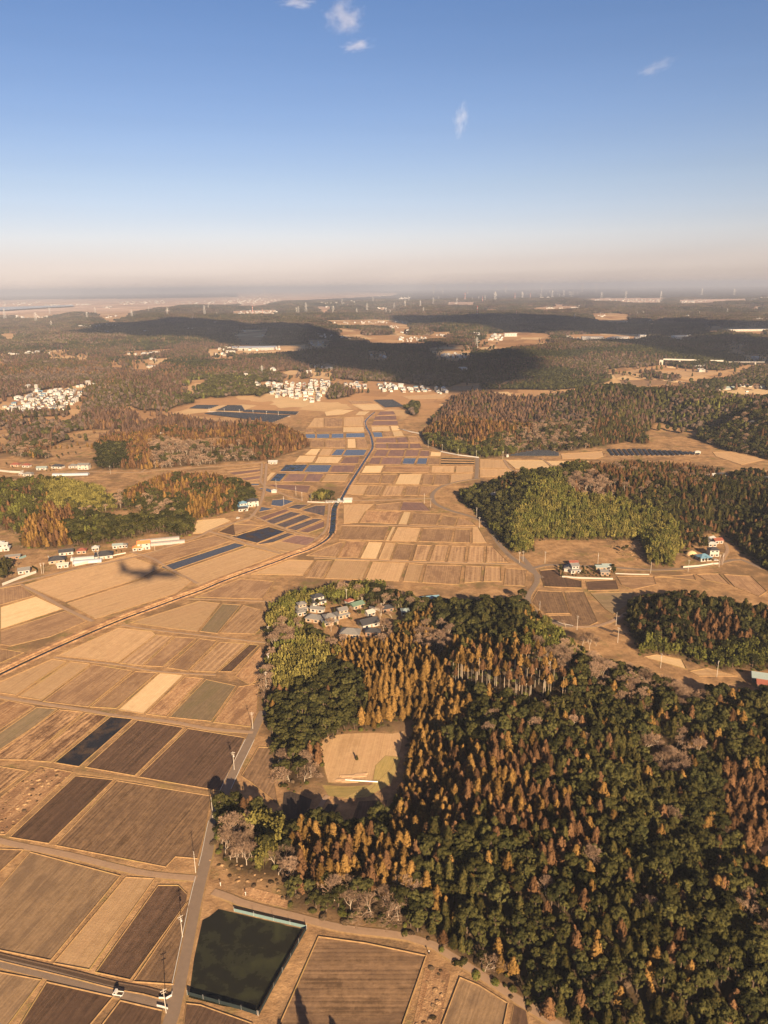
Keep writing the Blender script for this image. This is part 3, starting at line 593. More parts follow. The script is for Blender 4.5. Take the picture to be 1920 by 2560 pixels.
FIELDS = '''
7 t 140,150 790,-40 960,45 830,110 385,250
7 t 395,258 830,122 980,58 1140,128 1040,200 565,350
7 p 0,282 215,217 375,290 0,412
7 b 0,422 385,303 520,362 300,455 60,512 0,500
7 b -60,180 125,148 205,212 -60,285
7 b -60,520 10,527 145,548 -60,640
7 t 770,372 1180,243 1305,257 1170,425 1000,405
7 g 1315,260 1428,267 1288,437 1180,424
7 s 1440,268 1545,295 1580,370 1510,440 1300,433
7 b 1150,222 1420,112 1625,127 1555,233
7 t 335,567 700,402 905,423 925,442 702,608
7 s 925,442 1028,455 842,628 708,612
7 b 1038,456 1163,463 965,634 848,628
7 b 1182,466 1290,480 1112,660 988,640
7 s 1302,486 1468,496 1280,666 1122,658
7 d 1478,500 1535,504 1372,664 1292,664
7 r 1545,512 1575,580 1560,700 1480,740 1390,690
7 t -30,735 310,587 398,601 95,803 -30,785
7 t 415,602 540,616 245,833 107,810
7 b 546,618 788,656 522,872 252,840
7 b 800,661 935,667 690,882 532,873
7 p 945,670 1088,682 850,913 700,888
7 r 1096,692 1208,702 985,932 862,914
7 g 1220,707 1400,745 1252,958 1000,933
7 r 1412,752 1540,730 1525,900 1488,992 1262,963
7 r -60,880 50,832 212,866 -60,1045
7 g -40,1160 -40,1050 220,872 343,882 60,1100
7 w 352,887 495,902 155,1188 -60,1185 -40,1150
7 w 507,906 640,922 305,1200 168,1190
7 F 655,927 793,941 468,1228 318,1203
7 d 815,947 1093,992 798,1282 502,1230
7 d 1112,997 1453,1052 1308,1372 812,1287
10 w -60,30 0,38 172,66 -60,240
10 r 235,35 435,72 30,445 -60,440 -60,270
10 d 447,92 678,116 288,498 52,460
10 k 690,121 1253,212 1213,440 1172,588 1040,577 983,638 322,508
10 k -60,520 0,527 143,532 -60,720
10 n 178,543 718,686 300,1193 -60,1120 -60,820
10 t 745,692 923,702 530,1248 312,1208
10 d 935,742 1060,742 1112,795 1105,850 772,1308 562,1262
10 k 1118,835 1118,920 1030,1335 782,1318
10 n -60,1245 252,1302 30,1600 -60,1600
10 d 275,1312 678,1402 480,1640 70,1640
10 d 712,1422 968,1482 950,1650 540,1650
10 d 1100,1440 1190,1450 1500,1560 1480,1640 1075,1640
11 k 108,42 185,45 212,150 205,250 225,380 60,250 5,215
4 b 775,930 1268,802 1373,835 930,983
4 W 945,990 1390,846 1460,860 1012,1015
4 t 1045,1015 1470,870 1655,915 1540,960 1180,1110
4 t 1480,865 1659,838 1850,870 1659,915
4 d 1290,783 1380,735 1560,745 1400,808
4 r 1395,722 1480,708 1570,745 1385,735
4 p 1165,715 1330,700 1370,715 1200,790 1140,795
5 t 60,1128 290,1042 440,1048 375,1135
5 s 450,1048 548,1046 490,1152 385,1148
5 t 560,1042 775,1048 725,1160 500,1154
5 t 785,1055 985,1062 945,1170 738,1162
5 t 998,1064 1090,1070 1060,1176 965,1172
5 b 1105,1072 1318,1076 1300,1192 1078,1178
5 s 1335,1077 1434,1082 1430,1172 1327,1180
5 s 1452,1083 1545,1085 1550,1172 1442,1172
5 s 1572,1092 1700,1100 1690,1200 1562,1192
5 b 455,990 590,937 620,942 570,1028 390,1018
5 r 630,930 750,936 702,1028 577,1028
5 p 760,938 848,940 810,1038 712,1032
5 t 860,941 925,946 888,1043 818,1040
5 b 935,946 1034,951 1000,1046 897,1044
5 s 1048,955 1138,958 1105,1048 1022,1046
5 s 1155,956 1240,960 1215,1053 1122,1050
5 s 1252,960 1343,962 1330,1058 1227,1055
5 s 1357,962 1449,962 1444,1058 1345,1058
5 s 1462,962 1500,966 1590,1058 1457,1058
5 b 605,840 883,846 850,928 585,924
5 p 902,848 922,850 885,929 862,929
5 t 932,850 1074,856 1048,934 892,931
5 b 1085,856 1263,860 1250,938 1057,934
5 b 1276,860 1364,862 1364,943 1262,939
5 t 1375,850 1410,846 1465,943 1376,943
5 t 612,716 795,713 740,760 700,822 612,828
5 r 748,752 960,756 930,829 708,822
5 p 970,758 1014,761 990,833 936,831
5 b 1030,763 1193,771 1160,838 1002,834
5 b 1205,780 1288,791 1268,843 1172,839
5 b 1296,791 1370,812 1400,838 1280,843
5 b 805,715 955,700 940,752 800,745
5 v 965,699 1080,701 1133,754 946,751
5 t 648,600 760,601 730,658 630,652
5 s 766,602 854,605 825,664 737,659
5 s 866,603 978,605 955,661 836,664
5 b 990,604 1060,606 1050,661 972,661
5 b 1070,605 1185,602 1100,662 1060,661
5 b 712,536 838,536 824,590 688,588
5 b 846,538 934,536 904,594 832,591
5 p 946,536 1080,534 1064,596 917,594
5 b 1090,534 1149,536 1134,598 1077,596
5 b 1156,536 1244,536 1234,598 1146,599
5 t 1251,536 1385,527 1375,568 1243,593
5 p 742,486 854,484 834,526 718,527
5 r 861,486 1129,486 1119,527 842,525
5 t 1136,488 1274,488 1269,524 1132,524
5 t 1281,488 1384,488 1384,524 1276,526
5 v 781,436 840,434 825,477 757,475
5 v 846,434 964,437 949,477 832,477
5 W 971,438 1047,438 1030,476 960,474
5 W 1058,438 1113,438 1104,476 1043,476
5 b 1119,438 1184,438 1180,479 1111,479
5 D 1191,436 1391,441 1390,450 1190,447
5 D 1190,451 1391,455 1390,464 1188,461
5 D 1188,466 1391,468 1390,479 1186,478
5 v 812,389 884,389 864,429 787,429
5 v 891,389 979,389 969,431 871,429
5 v 986,389 1064,391 1054,429 976,431
5 v 1071,393 1124,396 1119,431 1061,429
5 p 1131,403 1195,406 1189,429 1126,427
5 v 806,353 869,353 869,384 801,382
5 v 876,353 999,353 999,384 876,384
5 v 1006,353 1064,352 1079,384 1006,384
5 v 811,321 920,318 929,349 801,349
5 v 926,317 984,313 999,347 936,349
5 b 991,313 1048,312 1078,344 1006,347
5 W 784,285 839,285 847,315 796,316
5 b 846,283 894,281 904,311 856,314
5 p 901,281 959,279 974,307 913,311
5 p 776,253 884,251 892,277 781,279
5 p 891,249 939,249 949,275 899,277
5 v 791,219 934,216 939,244 776,247
5 v 801,191 924,186 929,214 791,215
5 v 831,161 909,161 924,182 811,187
5 p 662,122 818,119 858,151 732,157
5 p 500,166 570,151 678,155 612,180 510,188
5 p 705,163 770,163 740,185 682,184
5 b 640,98 760,100 800,116 660,120
5 W 389,296 446,296 446,322 386,322
5 W 456,296 531,295 529,322 454,322
5 W 543,295 614,293 614,320 541,321
5 W 629,291 737,289 741,317 626,319
5 b 391,262 440,262 440,287 386,287
5 b 451,262 604,260 604,285 451,287
5 p 611,257 734,255 739,283 609,285
5 b 501,201 609,201 604,254 501,254
5 t 616,199 733,192 744,249 613,251
5 t 440,201 497,201 497,256 400,256
5 b 421,331 497,333 497,377 412,375
5 b 506,331 624,331 624,379 504,379
5 p 636,326 684,326 689,379 636,379
5 b 692,326 744,324 764,381 692,381
5 p 421,386 479,384 454,421 382,419
5 t 486,386 554,386 530,424 462,424
5 W 571,386 624,386 600,424 538,424
5 W 631,388 754,389 734,424 606,426
5 p 352,426 454,426 430,464 322,464
5 p 462,431 609,433 580,469 442,469
5 v 621,433 709,431 699,472 592,472
5 X 272,476 404,476 370,521 232,519
5 W 411,478 546,479 519,524 377,522
5 v 551,481 689,481 669,524 532,524
5 p 181,526 214,526 165,577 142,574
5 X 221,529 281,529 235,579 172,576
5 v 291,531 394,531 370,579 247,579
5 v 401,531 499,533 469,581 377,579
5 t 511,536 649,536 624,579 482,579
5 v 142,593 419,601 400,648 232,620
5 W 62,590 114,590 114,602 70,602
5 W 102,616 150,614 213,632 180,645 150,635
5 W 190,687 260,681 323,695 245,727 182,719
5 W 126,726 213,740 107,761
5 u 331,713 419,713 350,744 277,734
5 u 451,719 509,719 500,784 357,748
5 v 82,800 265,741 299,750 142,811
5 u 142,815 299,756 369,768 202,831
5 u 207,835 375,773 428,790 267,854
5 u 272,857 435,796 499,801 332,871
5 v 337,875 499,811 499,850 402,884
5 F -60,905 170,846 273,875 102,944
5 u 97,948 280,881 329,890 152,957
5 v 152,962 335,896 444,910 430,950 300,994 242,989
5 b -40,830 58,809 142,839 -30,892
4 b 1340,412 1540,392 1545,405 1345,427
4 v 1350,430 1545,409 1545,424 1390,446
4 b 1392,450 1545,428 1545,444 1420,460
4 v 1422,464 1545,448 1543,466 1460,478
4 b 1462,482 1543,470 1543,488 1480,492
5 t 1421,446 1558,451 1610,500 1421,500
5 t 1421,505 1612,504 1650,545 1420,553
6 p 102,452 330,452 378,498 162,503
6 p 342,457 600,457 618,494 402,499
6 t 430,415 680,400 690,430 640,445 440,445
6 t 1330,405 1500,400 1640,450 1500,480 1350,430
9 d 307,62 428,52 430,98 555,122 557,168 332,160
9 k 254,250 292,182 438,189 488,318 342,320
9 k 452,190 568,186 652,368 600,392 482,402 352,330 492,326
9 d 578,126 757,117 776,178 592,183
9 g 605,196 868,190 840,255 742,325 692,290
9 b 762,97 983,97 998,146 860,176 792,150
9 b 987,102 1218,87 1235,122 1080,105
9 b 1232,86 1368,82 1440,152 1290,120
9 b 1392,86 1558,96 1655,188 1605,218 1460,160
9 p 920,575 1000,560 1150,590 1180,650
9 t 1190,660 1300,640 1480,690 1250,690
11 k 462,1163 752,1203 1108,1278 955,1720 215,1720
11 r 1120,1345 1225,1352 1248,1390 1180,1720 1015,1720 1095,1350
11 n 1300,1403 1418,1452 1592,1560 1560,1720 1180,1720
11 d 1620,1560 1700,1600 1720,1720 1590,1720
11 t 470,40 500,-25 640,-40 800,-45 900,-40 975,-55 955,60 900,170 830,235 640,258 520,254 500,190 486,110
11 D 255,310 300,300 430,350 400,470 340,490 240,470
11 y 480,262 560,268 640,272 810,262 740,330 600,345 520,335
11 D 520,375 590,380 550,460 470,490 480,430
11 y 600,350 760,340 900,260 960,100 860,90 800,150 780,260
11 d 700,360 880,350 850,520 640,520
11 r 10,880 60,870 290,930 280,1000 120,960 10,920
12 t 1580,640 1659,620 1720,640 1700,700 1640,695
3 p 700,710 850,680 970,685 900,700 760,718
3 t 740,600 900,575 1000,565 860,600 760,630
3 p 1040,560 1150,560 1160,570 1080,572
3 b 780,640 1000,640 1130,655 950,680 800,670
3 p 920,625 960,622 1180,650 1100,655
3 t 1000,590 1180,578 1400,590 1330,610 1180,625 1010,612
3 p 0,712 120,710 160,735 0,735
3 b 0,740 160,738 120,755 0,758
2 p 1460,722 1620,716 1600,728 1480,735
2 t 960,735 1240,722 1200,750 1000,755
2 b 1260,680 1420,672 1440,700 1250,700
'''
for ln in FIELDS.strip().split('\n'):
    t, k, s = ln.split(' ', 2); field(int(t), k, s)

# ---- strips that follow the ground: roads, tracks, ditches, banks
def smoothline(P, step=6.0):
    P = [Vector(p) for p in P]; out = []
    for i in range(len(P)-1):
        p0 = P[max(i-1, 0)]; p1 = P[i]; p2 = P[i+1]; p3 = P[min(i+2, len(P)-1)]
        k = max(1, int((p2-p1).length/step))
        for j in range(k):
            t = j/k
            out.append(.5*((2*p1)+(-p0+p2)*t+(2*p0-5*p1+4*p2-p3)*t*t+(-p0+3*p1-3*p2+p3)*t**3))
    out.append(P[-1]); return out
def offs(L, d):
    out = []
    for i, p in enumerate(L):
        a = L[max(i-1, 0)]; b = L[min(i+1, len(L)-1)]; t = (b-a).normalized()
        out.append(Vector((p.x-t.y*d, p.y+t.x*d)))
    return out
def strip(name, line, prof, mats, terrain=False):
    """prof: [(offset, z, matindex to next)]"""
    cx, cy = line[0].x, line[0].y
    rows = [offs(line, o_) for o_, z, mm in prof]
    V = []; F = []; MI = []; k = len(line)
    hz = [0.0]*k
    if terrain: hz = list(ground(np.array([p.x for p in line]), np.array([p.y for p in line]))[1])
    for row, (o_, z, mm) in zip(rows, prof):
        V += [(p.x-cx, p.y-cy, z+hz[i]) for i, p in enumerate(row)]
    for j in range(len(prof)-1):
        for i in range(k-1):
            F.append((j*k+i, (j+1)*k+i, (j+1)*k+i+1, j*k+i+1)[::-1]); MI.append(prof[j][2])
    return link(name, mkmesh(name, V, F, mats, MI), None, (cx, cy, 0))
def wline(t, s, step=6.0):
    return smoothline([place(t, p[0], p[1])[:2] if False else Q(t, p[0], p[1]) for p in pts(s)], step)
zr = [0.10]
def road(name, t, s, width, mat='road', kerb=False, terrain=False, verge=1.2):
    L = wline(t, s); h = width/2; zr[0] += .006; z = zr[0]
    pr = [(-h-verge, -.15, 1), (-h-.02, z-.03, 1), (-h, z, 0), (0, z+.03, 0), (h, z, 1), (h+.02, z-.03, 1), (h+verge, -.15, 1)]
    o = strip(name, L, pr, [M[mat], M['bank']], terrain); tag(o, kind='structure'); return L, z
MAIN = '950,1760 985,1620 1025,1500 1062,1330 1112,1080 1155,860 1195,690 1228,560 1255,420 1285,300 1340,170 1400,40 1480,-120 1560,-290'
Lm, zm = road('road', 10, MAIN, 4.6, verge=1.6)
def kerbline(L, off, w=.22, z=.2, dash=None, name='kerb'):
    P = offs(L, off); mb = MB(); o0 = P[0]
    acc = 0
    for i in range(len(P)-1):
        a, b = P[i]-o0, P[i+1]-o0; d = b-a; ln = d.length; an = math.atan2(d.y, d.x)
        if dash:
            q = 0
            while q < ln:
                if (acc % dash) < 1e-3 or True:
                    c_ = a+d*(q/ln); mb.box(c_.x, c_.y, 0.0, z+.12, .5, .35, 0, an)
                q += dash
        else:
            c_ = (a+b)/2; mb.box(c_.x, c_.y, 0, z, ln, w, 0, an)
    o = mb.build(name, M['white'], None, (o0.x, o0.y, 0)); tag(o, kind='structure'); return o
def cut(L, p0, p1):
    i = min(range(len(L)), key=lambda j: (L[j]-Vector(p0)).length); j = min(range(len(L)), key=lambda k: (L[k]-Vector(p1)).length)
    return L[min(i, j):max(i, j)+1]
kerbline(cut(Lm, Q(10, 1045, 1340), Q(10, 1158, 725)), 2.45, .2, .25)
kerbline(cut(Lm, Q(10, 1175, 650), Q(10, 1250, 380)), 2.45, .2, .25)
kerbline(cut(Lm, Q(10, 1300, 250), Q(10, 1480, -120)), 2.45, .25, .25)
kerbline(cut(Lm, Q(10, 1380, 160), Q(10, 1480, -120)), -2.45, .2, .25)
road('road', 10, '-100,1178 0,1203 250,1262 480,1325 720,1385 960,1445 1020,1470', 3.6)
road('farm_track', 10, '-80,452 0,480 180,520 400,562 700,637 900,678 1165,702', 3.0, 'dirt')
road('farm_track', 10, '440,66 640,95 810,118 1000,158 1310,208', 2.2, 'bank', verge=.8)
road('farm_track', 7, '-60,795 0,812 240,850 520,893 700,925 1000,957 1250,1002 1500,1022', 2.6, 'dirt', verge=.6)
road('farm_track', 7, '320,578 430,592 700,622 950,662 1280,682', 1.6, 'dirt', verge=.5)
road('farm_track', 7, '720,386 900,413 1290,458 1580,492', 1.8, 'dirt', verge=.5)
road('farm_track', 7, '1110,230 1350,238 1620,248', 1.6, 'dirt', verge=.5)
road('farm_track', 7, '120,145 240,205 380,285 550,365', 3.0, 'dirt', verge=.7)
road('farm_track', 7, '770,-50 900,-10 1010,55 1170,140', 3.0, 'dirt', verge=.7)
road('dirt_track', 11, '-160,900 -60,935 0,962 150,1005 300,1040 600,1115 800,1140 1000,1168 1150,1218 1280,1300 1400,1375 1530,1460 1659,1548 1900,1700', 3.2, 'dirt')
road('dirt_track', 11, '380,470 440,430 480,390 500,350 520,330', 2.4, 'dirt', verge=.6)
road('road', 5, '1405,432 1405,500 1400,560', 5.0)
road('road', 5, '1420,560 1290,580 1190,610 1140,655 1155,705 1240,748 1400,797 1480,860 1530,940 1600,1020 1700,1090 1790,1150', 4.6)
Lr, zr2 = road('road', 9, '200,-20 250,40 283,80 290,130 262,175 235,230 270,300 330,340 430,385 500,398', 4.4)
kerbline(cut(Lr, Q(9, 330, 340), Q(9, 500, 398)), 2.4, .3, .35)
road('road', 9, '270,48 340,32 430,32 760,46 960,60 1200,48 1400,12 1500,0 1659,60 1900,100', 4.0)
road('road', 9, '1380,30 1400,-20 1420,-60 1405,-100', 3.0, 'dirt')
road('dirt_track', 9, '500,398 620,395 720,370 850,300 940,250', 3.0, 'dirt')
road('road', 5, '940,262 965,272 1070,300 1110,355 1200,402 1300,425 1415,438', 4.2)
road('farm_track', 5, '600,690 800,690 1060,680 1140,680', 3.0, 'dirt')
road('farm_track', 5, '395,703 520,706 600,690', 3.0, 'dirt')
road('farm_track', 5, '600,838 900,838 1270,850 1420,846', 2.0, 'dirt', verge=.5)
road('farm_track', 5, '440,1030 800,1045 1100,1056 1450,1064 1640,1070', 2.2, 'dirt', verge=.5)
road('farm_track', 5, '530,710 525,780 510,860 440,930 340,985 230,1020 100,1080 -60,1130', 2.4, 'dirt', verge=.5)
road('road', 4, '-60,1130 120,1080 430,1008 760,940 900,905 1000,868 1200,800 1250,770 1430,715 1500,680 1560,560 1580,380', 3.2, 'dirt')
road('farm_track', 4, '1240,780 1380,820 1460,852 1659,912', 2.6, 'dirt', verge=.5)
road('farm_track', 5, '60,770 200,835 380,895 480,920', 2.0, 'dirt', verge=.5)
road('farm_track', 5, '130,470 128,530 130,590 260,655 370,690', 2.6, 'dirt', verge=.6)
road('farm_track', 4, '0,450 200,445 420,425 700,430 830,430 1000,412 1350,390 1560,368', 3.0, 'dirt')
road('farm_track', 4, '835,430 870,400 900,340 960,295', 2.6, 'dirt')
road('farm_track', 6, '95,450 130,500 200,548', 3.0, 'dirt')
road('farm_track', 6, '315,440 400,505', 2.4, 'dirt')
# the ditch through the valley: dark channel between grassy banks
CAN = [Q(7, *p[:2]) for p in pts('-120,735 0,678 200,582 420,482 700,362 900,287 1060,227 1200,177 1330,122 1520,52 1659,2')] \
    + [Q(5, *p[:2]) for p in pts('300,1018 400,985 470,950 520,915 545,870 552,800 558,740 575,705 600,680 640,610 690,530 760,420 785,370 772,300 745,250 742,222 770,190 800,165')]
Lc = smoothline(CAN, 7)
def canalw(L, a, b, name='ditch'):
    pr = [(-a-2.2, -.1, 1), (-a-.9, .55, 1), (-a, .06, 0), (0, .03, 0), (b, .06, 1), (b+.9, .55, 1), (b+2.4, -.1, 1)]
    tag(strip(name, L, pr, [M['wdark'], FM['r']]), kind='structure')
k0 = min(range(len(Lc)), key=lambda i: (Lc[i]-Vector(Q(5, 540, 890))).length)
k1 = min(range(len(Lc)), key=lambda i: (Lc[i]-Vector(Q(5, 585, 695))).length)
canalw(Lc[:k0+1], 1.15, 1.15); canalw(Lc[k0:k1+1], 2.6, 2.6, 'canal'); canalw(Lc[k1:], 1.5, 1.5)
Ld = wline(10, '-80,1145 0,1168 250,1228 480,1283 700,1340 860,1368 985,1402')
tag(strip('ditch', Ld, [(-2.0, -.1, 1), (-1.3, .35, 1), (-.9, .05, 0), (.9, .05, 0), (1.2, .35, 1), (2.0, -.1, 1)], [M['soil'], M['bank']]), kind='structure')
# wide rough banks beside the ditch
Lb = [p for p in offs(Lc[:k0], 6.5)]
tag(strip('bank', Lb, [(-2.6, -.1, 0), (-1.4, .8, 0), (1.4, .8, 0), (2.8, -.1, 0)], [FM['r']]), kind='structure')
# lake far off on the left
P = wpoly(1, '-200,232 0,214 200,208 430,202 445,208 240,219 60,231 -200,245')
tag(link('lake', mkmesh('lake', [(x, y, 16.0) for x, y in P], [tuple(range(len(P)))], M['water'])), kind='structure')

